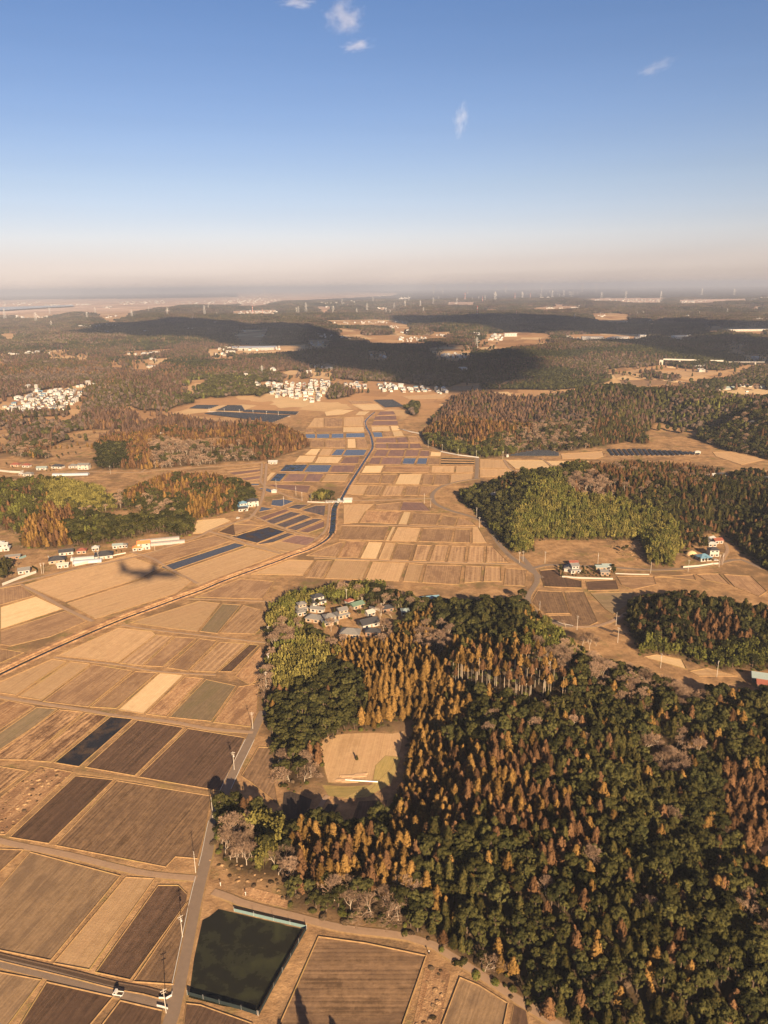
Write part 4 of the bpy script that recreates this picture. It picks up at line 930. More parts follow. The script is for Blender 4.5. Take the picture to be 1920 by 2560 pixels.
# where the houses stand (built further down)
hz = [
 # hamlet on the hill
 (8, 365, 300, 'two storey hamlet house with grey roof, leftmost of the hilltop hamlet', 8, 6.5, 2, 'roofg', 'wallt', 25, {}),
 (8, 365, 325, 'low lean-to of grey tiles below the leftmost hamlet house', 7, 4, 1, 'roofg', 'wallw', 25, {}),
 (8, 460, 255, 'dark roofed hamlet house at the back against the bamboo', 11, 8, 2, 'roofd', 'wallw', 28, {}),
 (8, 460, 305, 'long low white walled storehouse between the hamlet houses', 10, 4.5, 1, 'roofg', 'wallw', -15, {'hip': False}),
 (8, 440, 358, 'one storey house with broad grey roof and tan walls', 10.5, 7.5, 1, 'roofg', 'wallt', -18, {}),
 (8, 530, 375, 'largest two storey hamlet house with white upper walls', 11, 8, 2, 'roofg', 'wallt', 22, {}),
 (8, 607, 335, 'two storey hamlet house with grey gable beside the yard', 9, 7, 2, 'roofg', 'wallt', 25, {'hip': False}),
 (8, 648, 258, 'small shed with rusty red roof behind the hamlet yard', 5.5, 4.5, 1, 'roofr', 'wallw', 40, {'win': False}),
 (8, 692, 280, 'shed with a pale green sheet metal roof', 9.5, 6.5, 1, 'roofn', 'wallt', 35, {'hip': False}),
 (8, 770, 325, 'white gabled storehouse in the middle of the hamlet', 6, 5, 1, 'wallw', 'wallw', 30, {'hip': False}),
 (8, 762, 385, 'large dark roofed hamlet house half in shade', 13, 9, 1, 'roofd', 'wallw', 28, {'hip': False}),
 (8, 655, 445, 'broad pale grey roofed barn at the front of the hamlet', 13, 9, 1, 'roofg', 'wallt', -8, {}),
 (8, 788, 440, 'low dark roofed outbuilding in the shade behind the cedars', 10, 6, 1, 'roofd', 'wallb', -5, {}),
 (8, 870, 300, 'dark roofed shed under the bare trees', 9, 6, 1, 'roofd', 'wallb', 20, {}),
 (8, 978, 318, 'pale blue shed standing alone right of the hamlet', 5.5, 6, 1, 'rooft', 'wallw', 5, {}),
 (8, 1115, 250, 'blue metal roof behind the round wooded hilltop', 16, 8, 1, 'roofb', 'wallw', 12, {'hip': False}),
 # row under the left woods
 (4, 340, 958, 'farmhouse with dark hipped roof in the walled yard', 13, 10, 1, 'roofd', 'wallt', 18, {}),
 (4, 395, 912, 'farmhouse with dark gabled roof behind the hipped farmhouse', 12, 7, 1, 'roofd', 'wallw', 18, {'hip': False}),
 (4, 375, 990, 'long white storehouse at the farmyard gate', 9, 4, 1, 'wallw', 'wallw', 15, {'hip': False}),
 (4, 487, 905, 'small house with faded red roof between the farmyards', 8, 6, 1, 'roofr', 'wallt', 10, {}),
 (4, 617, 930, 'large farmhouse with black hipped roof and garden', 15, 11, 1, 'roofd', 'wallw', 18, {}),
 (4, 568, 888, 'small pale grey roofed shed behind the black roofed farmhouse', 6, 5, 1, 'film', 'wallw', 15, {}),
 (4, 700, 875, 'long pale roofed shed right of the black roofed farmhouse', 9, 4.5, 1, 'rooft', 'wallw', 12, {'hip': False}),
 (4, 742, 872, 'small grey cube shaped shed at the end of the pale sheds', 4, 4, 1, 'roofg', 'wallw', 12, {}),
 (4, 815, 888, 'orange tiled low wing of the white house', 8, 6, 1, 'roofo', 'wallw', 15, {}),
 (4, 855, 880, 'white two storey house with bright orange roof', 11, 7, 2, 'roofo', 'wallw', 15, {'skirt': False, 'hip': False}),
 (4, 145, 1022, 'lone white house with grey roof above the retaining wall', 9, 6.5, 1, 'roofg', 'wallw', 20, {'hip': False}),
 (4, 22, 890, 'white house at the left edge of the view', 11, 7, 2, 'film', 'wallw', 15, {'hip': False}),
 (4, 5, 860, 'small white outbuilding at the left edge', 6, 5, 1, 'film', 'wallw', 15, {}),
 (4, 80, 940, 'low weathered brown shed behind the teal net', 12, 4, 1, 'roofg', 'wallb', 15, {'hip': False}),
 # by the ponds
 (4, 1440, 640, 'house with blue tiled roof at the end of the left wood', 11, 9, 2, 'roofb', 'wallw', 20, {}),
 (4, 1497, 625, 'white house with dark roof beside the blue roofed house', 12, 9, 2, 'roofd', 'wallw', 20, {'skirt': False}),
 (4, 1440, 655, 'low dark roofed outbuilding before the blue roofed house', 10, 6, 1, 'roofd', 'wallw', 15, {}),
 (4, 345, 402, 'black roofed farmhouse under the orchard slope', 15, 9, 1, 'roofd', 'wallw', -12, {}),
 (4, 437, 400, 'grey roofed house left of the long white house', 11, 8, 1, 'roofg', 'wallw', 3, {}),
 (4, 500, 408, 'long house with grey roof and white front', 15, 8, 2, 'roofg', 'wallw', -3, {'skirt': False, 'hip': False}),
 (4, 170, 448, 'white house in the yard below the hedge', 11, 7, 1, 'roofg', 'wallw', 0, {}),
 (4, 130, 448, 'pale hut beside the white yard house', 6, 4, 1, 'film', 'wallt', 0, {}),
 (4, 95, 392, 'old house with brownish red roof at the far left', 12, 7, 1, 'roofr', 'wallt', -8, {}),
 (4, 160, 396, 'second old red roofed house at the far left', 10, 7, 1, 'roofr', 'wallw', -8, {}),
 (4, 250, 412, 'pale roofed farm building behind the clipped trees', 13, 6, 1, 'rooft', 'wallw', 5, {'hip': False}),
 (4, 895, 312, 'white cottage in a gap of the ridge wood', 12, 7, 1, 'film', 'wallw', 0, {'hip': False}),
 (4, 958, 208, 'tiny white hut high on the ridge wood', 7, 5, 1, 'film', 'wallw', 0, {}),
 (4, 1620, 378, 'white hut beside the road above the reddish paddies', 9, 4, 1, 'film', 'wallw', 0, {'hip': False}),
 (4, 487, 672, 'white hut among the left wood', 5, 4, 1, 'roofr', 'wallw', 0, {'win': False}),
 # compound and houses on the right
 (6, 475, 1105, 'pale gabled wing of the walled compound house', 7, 6, 1, 'roofg', 'wallw', 70, {'hip': False}),
 (6, 508, 1112, 'main compound house with grey gable roofs', 8.5, 8, 2, 'roofg', 'wallw', 10, {'hip': False}),
 (6, 505, 1072, 'red roofed shed at the back of the compound', 7, 4, 1, 'roofr', 'wallw', 0, {'hip': False}),
 (6, 668, 1100, 'long blue grey roofed barn of the compound', 9, 4.5, 1, 'rooft', 'wallt', -3, {'hip': False}),
 (6, 700, 1093, 'pale roofed barn joined to the blue grey barn', 7, 5, 1, 'rooft', 'wallw', -3, {'hip': False}),
 (6, 690, 1128, 'small dark roofed shed at the compound corner', 7, 5, 1, 'roofg', 'wallt', -5, {'hip': False}),
 (6, 1275, 1040, 'house with bright blue pyramid roof', 10.5, 9, 1, 'roofb', 'wallw', 10, {}),
 (6, 1330, 1015, 'two storey house with dark roof behind the blue roofed house', 8, 7, 2, 'roofd', 'wallw', 0, {'skirt': False}),
 (6, 1320, 930, 'white gabled house at the top of the lane', 6, 6, 1, 'film', 'wallw', 30, {'hip': False}),
 (6, 1358, 940, 'white house with brown roof at the lane head', 8, 6, 1, 'roofr', 'wallw', 10, {'hip': False}),
 (6, 1325, 960, 'low white shed halfway up the lane', 7, 4, 1, 'film', 'wallw', 0, {}),
 (6, 1335, 552, 'pale house inside the dark wood', 11, 7, 1, 'film', 'wallw', 10, {}),
 (6, 1385, 548, 'dark roofed temple like house inside the wood', 13, 8, 1, 'roofd', 'wallw', -10, {}),
 (6, 1642, 585, 'grey and white house at the right edge behind the wood', 11, 9, 2, 'roofg', 'wallw', 10, {}),
 (6, 55, 650, 'grey roofed house behind the bamboo slope', 13, 8, 1, 'roofg', 'wallw', 0, {}),
 (5, 1410, 652, 'old dark roofed house at the bend behind the bamboo', 12, 8, 1, 'roofd', 'wallw', 20, {}),
 (6, 1240, 412, 'pale container hut at the end of the slanting solar rows', 8, 3.5, 1, 'film', 'wallw', 0, {'win': False}),
 (6, 115, 432, 'white switch hut at the corner of the stepped solar field', 3, 3, 1, 'film', 'wallw', 0, {'win': False}),
 (6, 1560, 355, 'dark shed beside the lane on the right ridge', 16, 8, 1, 'roofd', 'wallb', 0, {}),
 (5, 640, 698, 'white pump hut beside the canal gate', 9, 6, 1, 'film', 'wallw', 0, {'hip': False, 'win': False}),
 (5, 196, 470, 'white hut between the far paddies', 12, 5, 1, 'film', 'wallw', 0, {'hip': False}),
 (5, 203, 643, 'small white hut on the pond bank', 6, 4, 1, 'film', 'wallw', 0, {'win': False}),
 (9, 1615, 712, 'pale teal roofed house at the right edge', 10, 8, 1, 'rooft', 'wallt', -20, {'hip': False}),
 (9, 1640, 752, 'rusty red roofed lean-to below the teal roof', 9, 6, 1, 'roofr', 'wallb', -20, {'hip': False}),
 (3, 1000, 705, 'pale barn far off by the pale field', 16, 9, 1, 'film', 'wallw', 0, {'hip': False}),
 (3, 1420, 695, 'long grey roofed barn in the far right valley', 30, 14, 1, 'rooft', 'wallw', -5, {'hip': False}),
 (3, 1340, 697, 'second grey barn left of the long barn', 24, 12, 1, 'roofg', 'wallw', -5, {'hip': False}),
 (3, 1520, 680, 'low white sheds right of the long grey barn', 30, 8, 1, 'film', 'wallw', -8, {'hip': False}),
 (3, 1640, 690, 'pale roof at the right edge of the valley', 22, 10, 1, 'rooft', 'wallw', 0, {'hip': False}),
 (3, 1245, 572, 'white block like house by the viaduct', 22, 12, 2, 'film', 'wallw', 0, {'skirt': False}),
 (3, 1285, 570, 'second white house by the viaduct', 16, 10, 2, 'roofg', 'wallw', 0, {'skirt': False}),
 (3, 1385, 572, 'small white house right of the viaduct pair', 16, 9, 1, 'film', 'wallw', 0, {}),
 (3, 840, 752, 'white hut among the right ridge trees', 10, 6, 1, 'film', 'wallw', 0, {}),
]
HPT = np.array([place(q[0], q[1], q[2])[:2] for q in hz]); HRD = np.array([max(q[4], q[5])*.5+2.2 for q in hz])
# ================================================================== trees
def clump(mb, p, nrm, s, m=0, asp=1.0):
    """one leaf clump: a bent diamond facing roughly nrm"""
    n_ = Vector(nrm)+Vector((R.uniform(-.55, .55), R.uniform(-.55, .55), R.uniform(-.35, .6)))
    n_.normalize(); u = n_.orthogonal().normalized(); v = n_.cross(u)
    a = R.uniform(0, 6.28); u, v = u*math.cos(a)+v*math.sin(a), v*math.cos(a)-u*math.sin(a)
    p = Vector(p); s1 = s*R.uniform(.6, 1.2); s2 = s*R.uniform(.6, 1.2)*asp
    c = p+n_*s*.22
    A = p+u*s1; B = p+v*s2; C = p-u*s1*.9; D_ = p-v*s2*.9
    k = len(mb.V); mb.V += [tuple(A), tuple(B), tuple(C), tuple(D_), tuple(c)]
    for i in range(4): mb.F.append((k+i, k+(i+1) % 4, k+4)); mb.M.append(m)
def cedar(h, z0, r, n=260, cs=.50, sh=.60):
    cr = MB(); ph = R.uniform(0, 6)
    f = lambda t, a: r*(1-t**1.35)**sh*(1+.20*math.sin(3*a+ph+5*t)+.16*math.sin(5*a-9*t+ph))*(.72+.28*min(1, t*5))
    prof = [(.05, z0)]+[(r*.72*(1-t**1.35)**sh, z0+(h-z0)*t) for t in (.04, .25, .5, .72, .88, .96)]
    cr.lathe(prof, 7, wob=.12)
    for i in range(n):
        t = R.random()**1.05*.99; a = R.uniform(0, 6.28); rr = f(t, a)*R.uniform(.78, 1.04)
        cr_ = cs*(.65+.5*(1-t))
        clump(cr, (rr*math.cos(a), rr*math.sin(a), z0+(h-z0)*t), (math.cos(a), math.sin(a), .55), cr_)
    tk = MB(); tk.tube((0, 0, -1.5), (0, 0, h*.9), .17, .05, 6)
    return cr, tk
def broad(h, r, n=7, per=24, cs=.47):
    cr = MB(); tk = MB(); zc = h-r*.95
    tk.tube((0, 0, -1.5), (0, 0, zc-r*.3), .26, .18, 6)
    for i in range(n):
        a = i*2.4+R.uniform(-.4, .4); q = math.sqrt((i+.3)/n)*.78
        lx, ly = r*q*math.cos(a), r*q*math.sin(a); lz = zc+r*(.72*(1-q*q)-.28)+R.uniform(-.3, .3)
        lr = r*R.uniform(.30, .44)
        tk.tube((0, 0, zc-r*.6), (lx*.8, ly*.8, lz-.3*lr), .13, .06, 4)
        cr.lathe([(lr*.4, lz-lr*.75), (lr*.82, lz-lr*.3), (lr*.85, lz+lr*.2), (lr*.5, lz+lr*.66)], 6, (lx, ly), wob=.15)
        for j in range(per):
            th = R.uniform(0, 6.28); cz = R.uniform(-.35, 1); sz = math.sqrt(max(0, 1-cz*cz))
            nv = (sz*math.cos(th), sz*math.sin(th), cz)
            clump(cr, (lx+nv[0]*lr, ly+nv[1]*lr, lz+nv[2]*lr), nv, cs*R.uniform(.8, 1.15))
    for j in range(per*2):     # skirt lower down, so that the crown closes
        th = R.uniform(0, 6.28); z = R.uniform(zc-r*1.1, zc); k = r*(.55+.4*(z-zc+r*1.1)/(r*1.1))
        clump(cr, (k*math.cos(th), k*math.sin(th), z), (math.cos(th), math.sin(th), .2), cs)
    return cr, tk
def bare(h, r, depth=5):
    tw = MB(); tk = MB()
    def grow(p, d, ln, rad_, lv):
        q = p+d*ln
        (tk if lv < 3 else tw).tube(p, q, rad_, rad_*.65, 4 if lv < 3 else 3)
        if lv >= depth: return
        for k in range(3 if lv < 4 else 4):
            nd = (d+Vector((R.gauss(0, .5), R.gauss(0, .5), R.gauss(.14, .3)))).normalized()
            if nd.z < -.1: nd.z = .1; nd.normalize()
            grow(q, nd, ln*R.uniform(.62, .85), max(rad_*.62, .028), lv+1)
    grow(Vector((0, 0, -1)), Vector((0, 0, 1)), h*.33, .22, 0)
    return tw, tk
def bamboo(h, r, n=9):
    cr = MB(); tk = MB()
    for i in range(n):
        a = R.uniform(0, 6.28); q = r*math.sqrt(R.random()); b = Vector((q*math.cos(a), q*math.sin(a), -1))
        hh = h*R.uniform(.78, 1.05); lean = Vector((math.cos(a), math.sin(a), 0))*R.uniform(.4, 1.3)+Vector((R.uniform(-.5, .5), R.uniform(-.5, .5), 0))
        top = b+Vector((0, 0, hh+1))+lean
        mid = b+Vector((0, 0, hh*.6))+lean*.25
        tk.tube(b, mid, .06, .05, 3); tk.tube(mid, top, .05, .02, 3)
        for j in range(17):
            t = R.uniform(0, 1); p = mid.lerp(top, t); rr = .78*(1-t)**.6+.1; th = R.uniform(0, 6.28)
            clump(cr, (p.x+rr*math.cos(th), p.y+rr*math.sin(th), p.z), (math.cos(th), math.sin(th), .25), .50, asp=1.35)
    return cr, tk
def shrub(r, n=60):
    cr = MB()
    cr.lathe([(r*.5, 0), (r*.7, r*.4), (r*.45, r*.9)], 6, wob=.2)
    for i in range(n):
        th = R.uniform(0, 6.28); cz = R.uniform(0, 1); sz = math.sqrt(1-cz*cz)
        clump(cr, (r*sz*math.cos(th), r*sz*math.sin(th), r*cz), (sz*math.cos(th), sz*math.sin(th), cz), r*.32)
    return cr
# kinds -> list of (crown mesh, trunk mesh, height, base radius)
KIND = {}
def addkind(k, variants): KIND[k] = variants
def mk(crtk, nm, cm, tm): 
    cr, tk = crtk; return (cr.mesh(nm+'_crown', cm), tk.mesh(nm+'_trunk', tm))
ced = [(9.2, .8, 2.2), (10.4, 1.0, 2.4), (8.2, .6, 1.95)]
C_ = []
for col in ('ced_o', 'ced_b', 'ced_g'):
    for (h, z0, r) in ced: C_.append((*mk(cedar(h, z0, r), 'cedar', M[col], M['bark']), h))
for col in ('ced_b', 'ced_o'): C_.append((*mk(cedar(16.5, 11.5, 1.6, 120), 'tall_cedar', M[col], M['bark_l']), 17.5))
addkind('cedar', C_)          # 0-2 orange 3-5 brown 6-8 green 9-10 tall bare-stemmed
B_ = []
for col in ('brd_g', 'brd_o'):
    for (h, r) in ((7.8, 2.15), (8.8, 2.65), (7.2, 1.8)): B_.append((*mk(broad(h, r), 'broadleaf', M[col], M['bark']), h))
addkind('broad', B_)
addkind('bare', [(*mk(bare(h, 3, 6), 'bare', M['twig'], M['bark_l']), h) for h in (8.5, 10, 7.2)])
addkind('bamboo', [(*mk(bamboo(h, r), 'bamboo', M[c], M['bam']), h) for c, h, r in (('bam', 9.5, 1.35), ('bam', 8.3, 1.2), ('bam_g', 9.5, 1.35), ('bam_g', 8.3, 1.25))])
addkind('shrub', [(shrub(1.0).mesh('shrub_crown', M[c]), None, 1.4) for c in ('brd_o', 'mid', 'bam_g', 'reed')])
# low-count trees for the middle distance
def lowcone(h, z0, r, mat, n=16):
    mb = MB(); mb.lathe([(r*.5, z0), (r*.95, z0+(h-z0)*.18), (r*.8, z0+(h-z0)*.5), (r*.42, z0+(h-z0)*.82), (.1, h)], 6, wob=.18)
    for i in range(n):
        t = R.random()**1.2*.9; a = R.uniform(0, 6.28); rr = r*(1-t)**.7
        clump(mb, (rr*math.cos(a), rr*math.sin(a), z0+(h-z0)*t), (math.cos(a), math.sin(a), .5), .9)
    return mb.mesh('distant_cedar', mat)
def lowblob(h, r, mat, n=22):
    mb = MB(); mb.lathe([(r*.5, h*.25), (r*.95, h*.5), (r*.85, h*.72), (r*.45, h*.92)], 7, wob=.22)
    for i in range(n):
        th = R.uniform(0, 6.28); cz = R.uniform(-.1, 1); sz = math.sqrt(max(0, 1-cz*cz))
        clump(mb, (r*sz*math.cos(th), r*sz*math.sin(th), h*.6+h*.36*cz), (sz*math.cos(th), sz*math.sin(th), cz), 1.0)
    return mb.mesh('distant_broadleaf', mat)
LOW = {'cedar': [lowcone(11.5, 1.0, 2.5, M['far_o']), lowcone(12.5, 1, 2.6, M['far_b']), lowcone(11.5, 1.0, 2.5, M['ced_g'])],
       'broad': [lowblob(10, 3.4, M['brd_g']), lowblob(9.5, 3.2, M['brd_o'])],
       'bare': [lowblob(9.5, 3.3, M['far_t'], 30), lowblob(8.5, 3.0, M['mid'], 30)],
       'bamboo': [lowcone(10, 0, 2.0, M['bam']), lowcone(10.5, 0, 2.1, M['bam_g'])]}

# ---- where each kind grows: regions drawn on the photograph at tree mid-height
def reg(t, s, **mixw): return (spoly(t, s), mixw)
# weights: o,b,g cedar orange/brown/green; T tall; G,O broadleaf; N bare; Y bamboo yellow; Z bamboo green
REG = [
 # foreground hill (first match wins)
 reg(8, '1290,590 1659,560 1800,560 1800,700 1659,740 1290,720', T=1),
 reg(9, '0,560 330,600 470,680 470,790 330,800 0,760', T=1),
 reg(8, '140,250 250,200 560,130 700,140 700,215 500,205 420,260 300,330 150,380', Y=2, Z=2, N=.4),
 reg(8, '700,120 960,130 1000,240 700,230', Z=1, G=1, N=1.2, O=.6),
 reg(8, '150,300 340,300 360,420 330,500 190,540 150,480', N=3, Z=.6),
 reg(8, '460,390 600,390 590,480 480,470', N=3, Z=.3),
 reg(8, '335,440 480,450 570,480 520,600 430,690 340,690 240,740 180,700 180,520', Y=3.5, Z=.8),
 reg(8, '120,640 230,620 260,700 140,860 120,800', N=3, b=.4),
 reg(8, '790,330 940,330 940,440 800,450', N=1),
 reg(8, '920,300 1120,300 1120,440 920,440', o=1, O=.3),
 reg(8, '990,430 1130,380 1250,400 1250,540 1100,520', N=3, O=.3),
 reg(8, '1140,120 1700,100 1700,440 1420,430 1250,410 1150,360', g=3, G=3, O=2, o=.7),
 reg(8, '1250,420 1420,430 1700,440 1700,580 1290,590 1240,560', o=3, g=1, O=1, b=.6),
 reg(8, '140,960 160,900 250,780 360,690 470,620 640,600 720,680 725,960 480,1060 200,1090', G=2.5, O=2.5, o=.45, b=.25),
 reg(8, '370,1000 480,1000 480,1185 370,1185', b=1.5, N=1),
 reg(8, '470,560 600,440 760,420 1010,450 1250,560 1230,740 1100,900 1000,980 720,960 720,680 640,600', o=6, g=.8),
 reg(8, '1230,640 1330,700 1320,900 1190,1110 1080,1250 930,1250 990,1040 1060,880', o=5, g=1),
 reg(11, '880,150 960,0 1659,-20 1659,420 1420,520 1250,570 1130,480 1060,640 1040,830 930,850 960,880 900,840 340,800 330,500 460,470 600,520 860,560', o=3.4, b=2.2, g=1.1),
 reg(12, '-20,-20 330,-20 420,250 620,600 420,720 -20,460', o=2, b=3, g=.5, O=.8),
 reg(11, '180,0 480,-20 520,200 540,280 440,330 200,330', N=3, O=1, b=.3),
 reg(11, '200,620 350,700 480,800 980,860 1010,1060 1000,1130 560,1080 300,1020 200,860', N=2.6, O=1.2, Z=.4, G=.5),
 reg(12, '1360,110 1480,110 1700,160 1700,640 1560,620 1440,350', b=4, o=1),
 reg(12, '900,-60 1160,-60 1180,180 1100,220 960,130', N=4),
 reg(9, '290,500 460,500 520,560 460,660 280,660', N=3, O=.5),
 reg(9, '560,560 840,560 900,640 1060,640 1040,760 800,720 600,700', N=3, O=1, G=.5),
 reg(9, '800,740 900,730 900,860 790,860', N=3), reg(9, '1100,730 1300,710 1310,860 1140,870', N=3, b=.3),
 reg(9, '150,370 560,360 580,560 440,520 220,520', Y=1, Z=1.5, G=1, o=.5),
 reg(10, '1240,180 1480,180 1500,330 1380,380 1240,400', O=3, G=2),
 reg(10, '1240,370 1500,330 1540,520 1300,560', N=3),
 reg(10, '1440,320 1600,300 1700,420 1659,560 1500,560', Y=2, O=1.5, b=.4),
 reg(10, '1240,400 1700,500 1700,720 1240,700', N=2.5, O=1),
 # wood on the right with the bamboo slope
 reg(6, '-250,600 150,600 240,540 240,640 120,830 140,1010 -100,900', G=2, O=1.5, Z=1),
 reg(6, '440,540 560,520 760,560 760,640 560,660 440,600', N=2, b=.6),
 reg(6, '600,400 1250,400 1420,520 1200,600 900,620 720,660 700,560 600,520', b=3, g=1.2, N=.6, G=.8),
 reg(6, '120,800 220,680 260,560 640,600 900,700 1120,780 1160,1010 1080,1100 940,1080 900,930 270,930 280,1020 130,1020', Y=3.0, Z=2.6, o=.12, O=.1),
 reg(6, '180,500 700,500 700,700 220,700', Z=2, O=1.5, G=1, N=.6),
 reg(6, '1100,560 1659,480 2100,480 2100,1100 1480,940 1300,860 1200,980 1130,900', g=2.5, G=1.2, b=1.5, O=.6),
 reg(6, '1450,760 2100,700 2100,1200 1659,1200', Z=2, g=1, G=1),
 # wood further right
 reg(5, '950,80 1200,80 1180,210 950,220', G=1, O=2, N=1),
 reg(6, '-450,20 200,60 420,100 330,230 100,300 -100,330 -450,280', b=3, o=1, g=.8, N=.5),
 reg(6, '-450,280 0,380 260,370 330,410 -100,450', G=1.5, Z=1.2, O=1),
 reg(6, '250,160 620,180 600,400 260,400 100,380 100,300', N=2.6, O=1.2, b=.8),
 reg(6, '480,40 1000,40 1040,260 820,340 640,380 600,180', b=2.2, g=2, G=.8, N=.4),
 reg(6, '950,60 1560,60 1560,290 1000,260', Z=1.4, O=1.5, N=1.2, b=.8),
 reg(6, '1150,-50 2300,-50 2300,460 1200,440', N=1.2, G=1.2, O=1, b=1),
 # grove right
 reg(9, '800,440 1000,440 1300,520 1659,500 2300,500 2300,720 1500,680 900,580', Z=2.2, G=1, O=.4),
 reg(9, '1280,300 1470,300 1470,460 1280,460', b=3),
 reg(9, '800,90 1700,90 2300,200 2300,600 800,560', b=2.2, G=1.4, g=1, O=.6),
 # left woods
 reg(4, '1120,560 1250,560 1200,700 1120,690', o=1), 
 reg(4, '980,620 1160,600 1180,830 980,840', O=2, G=2, N=.8),
 reg(4, '860,560 1000,590 960,700 840,690', N=2, O=1),
 reg(4, '1380,420 1520,500 1520,640 1420,620 1360,480', G=1.4, O=1.4, b=.5),
 reg(4, '680,390 1400,380 1500,520 1300,680 1100,560 700,560', o=2.2, b=2, O=1.4, N=.3),
 reg(4, '230,440 640,440 660,600 480,640 320,620', Y=3, O=1.2),
 reg(4, '100,740 260,620 380,700 400,880 130,900', o=2.5, b=2),
 reg(4, '260,580 430,600 430,700 260,680', b=2, o=1),
 reg(4, '470,560 720,520 720,640 470,650', N=3),
 reg(4, '-400,440 230,440 260,620 100,760 -400,780', b=1.5, O=1.5, Z=1, N=.5),
 reg(4, '380,640 1200,640 1200,860 380,880', G=3, O=2, Z=.5, N=.4),
 reg(4, '530,250 730,250 760,420 530,420', G=3, O=1),
 reg(4, '880,230 1520,260 1540,420 900,420', N=3, O=1),
 reg(4, '560,60 2100,60 2100,420 560,420', o=1.8, b=3, O=.9, G=.4),
 reg(4, '-300,120 540,120 540,420 -300,420', b=1.2, N=1.4, O=1.2, o=.5),
 reg(1, '1100,600 1600,600 1600,780 1100,780', N=1, O=2.2, Z=1),
 reg(5, '390,600 600,600 600,710 390,710', Y=2, O=1, Z=1),
]
CODE = {'o': ('cedar', (0, 1, 2), 0), 'b': ('cedar', (3, 4, 5), 1), 'g': ('cedar', (6, 7, 8), 2), 'T': ('cedar', (9, 10), 1), 'G': ('broad', (0, 1, 2), 0), 'O': ('broad', (3, 4, 5), 1),
        'N': ('bare', (0, 1, 2), 0), 'Y': ('bamboo', (0, 1), 0), 'Z': ('bamboo', (2, 3), 1)}
SPACE = {'o': 3.6, 'b': 3.7, 'g': 3.5, 'T': 4.6, 'G': 2.85, 'O': 2.85, 'N': 4.3, 'Y': 2.5, 'Z': 2.5}
DEF = dict(G=2.8, O=2.6, o=.75, b=.6, N=.35, g=3.4)
def inview(X, Y, m=90):
    a, b, d = proj(X, Y, np.zeros_like(X)+8)
    return (d > 0) & (a > -m*2) & (a < 1920+np.where(np.hypot(X, Y) < 700, m*5, m*2)) & (b < 2560+m*3)
def jit(r1, r2, sp):
    xs = np.arange(-r2*.72, r2*.72, sp); ys = np.arange(40, r2, sp)
    X, Y = np.meshgrid(xs, ys); X = X.ravel(); Y = Y.ravel()
    k = (np.abs(X) < Y*.68+90) & (np.hypot(X, Y) < r2) & (np.hypot(X, Y) >= r1); X, Y = X[k], Y[k]
    X = X+NR.uniform(-.42, .42, X.shape)*sp; Y = Y+NR.uniform(-.42, .42, Y.shape)*sp
    k = inview(X, Y); return X[k], Y[k]
def assign(X, Y, Z):
    px, py, _ = proj(X, Y, Z+7)
    px = px+24*(vn(X, Y, 14, 51)-.5)+NR.normal(0, 5, px.shape); py = py+16*(vn(X, Y, 14, 52)-.5)+NR.normal(0, 4, py.shape)
    code = np.full(X.shape, '', dtype='<U1'); u = NR.rand(len(X)); cl = vn(X, Y, 16, 9); u = np.clip(u*.62+cl*.5-.06, 0, .999)
    todo = np.ones(X.shape, bool)
    for poly, w_ in REG+[([(-1e6, -1e6), (1e6, -1e6), (1e6, 1e6), (-1e6, 1e6)], None)]:
        k = todo & inpoly(px, py, poly)
        if not k.any(): continue
        if w_ is None:
            ww = DEF
            kk = k & (np.hypot(X, Y) > 1300)
            # distant woods: slow change of kind
            n_ = vn(X, Y, 260, 21)*.75+vn(X, Y, 90, 22)*.25+NR.uniform(-.16, .16, X.shape)
            q = np.select([n_ < .30, n_ < .42, n_ < .50, n_ < .60, n_ < .72], [0, 1, 2, 3, 4], 5)
            for i, c_ in enumerate('GObNgN'): code[kk & (q == i)] = c_
            redx = (px < 900) & (NR.rand(len(px)) < .45) & (vn(X, Y, 130, 31) > .5); code[kk & redx] = 'b'
            oo = (px < 560) & (py > 900) & (NR.rand(len(px)) < .2); code[kk & oo & (vn(X, Y, 110, 33) > .5)] = 'o'
            k &= ~kk
        else: ww = w_
        ks = list(ww); cum = np.cumsum([ww[c_] for c_ in ks]); cum = cum/cum[-1]
        j = np.searchsorted(cum, u[k]); code[k] = np.array(ks)[np.clip(j, 0, len(ks)-1)]
        todo &= ~inpoly(px, py, poly)
    return code
def kinds_(c): return np.array([CODE[x][0] if x in CODE else 'broad' for x in c])
TR = []   # x,y,z,code
X, Y = jit(90, 1250, 2.4)
D, Z = ground(X, Y); k = D > 0.6
k2 = ((X[k][:, None]-HPT[None, :, 0])**2+(Y[k][:, None]-HPT[None, :, 1])**2 > HRD[None, :]**2).all(1); k = np.where(k)[0][k2]
X, Y, Z, D = X[k], Y[k], Z[k], D[k]
code = assign(X, Y, Z)
sp = np.array([SPACE.get(c_, 4) for c_ in code]); keep = NR.rand(len(X)) < np.minimum(1, (2.4/sp)**2*1.5)
X, Y, Z, D, code = X[keep], Y[keep], Z[keep], D[keep], code[keep]
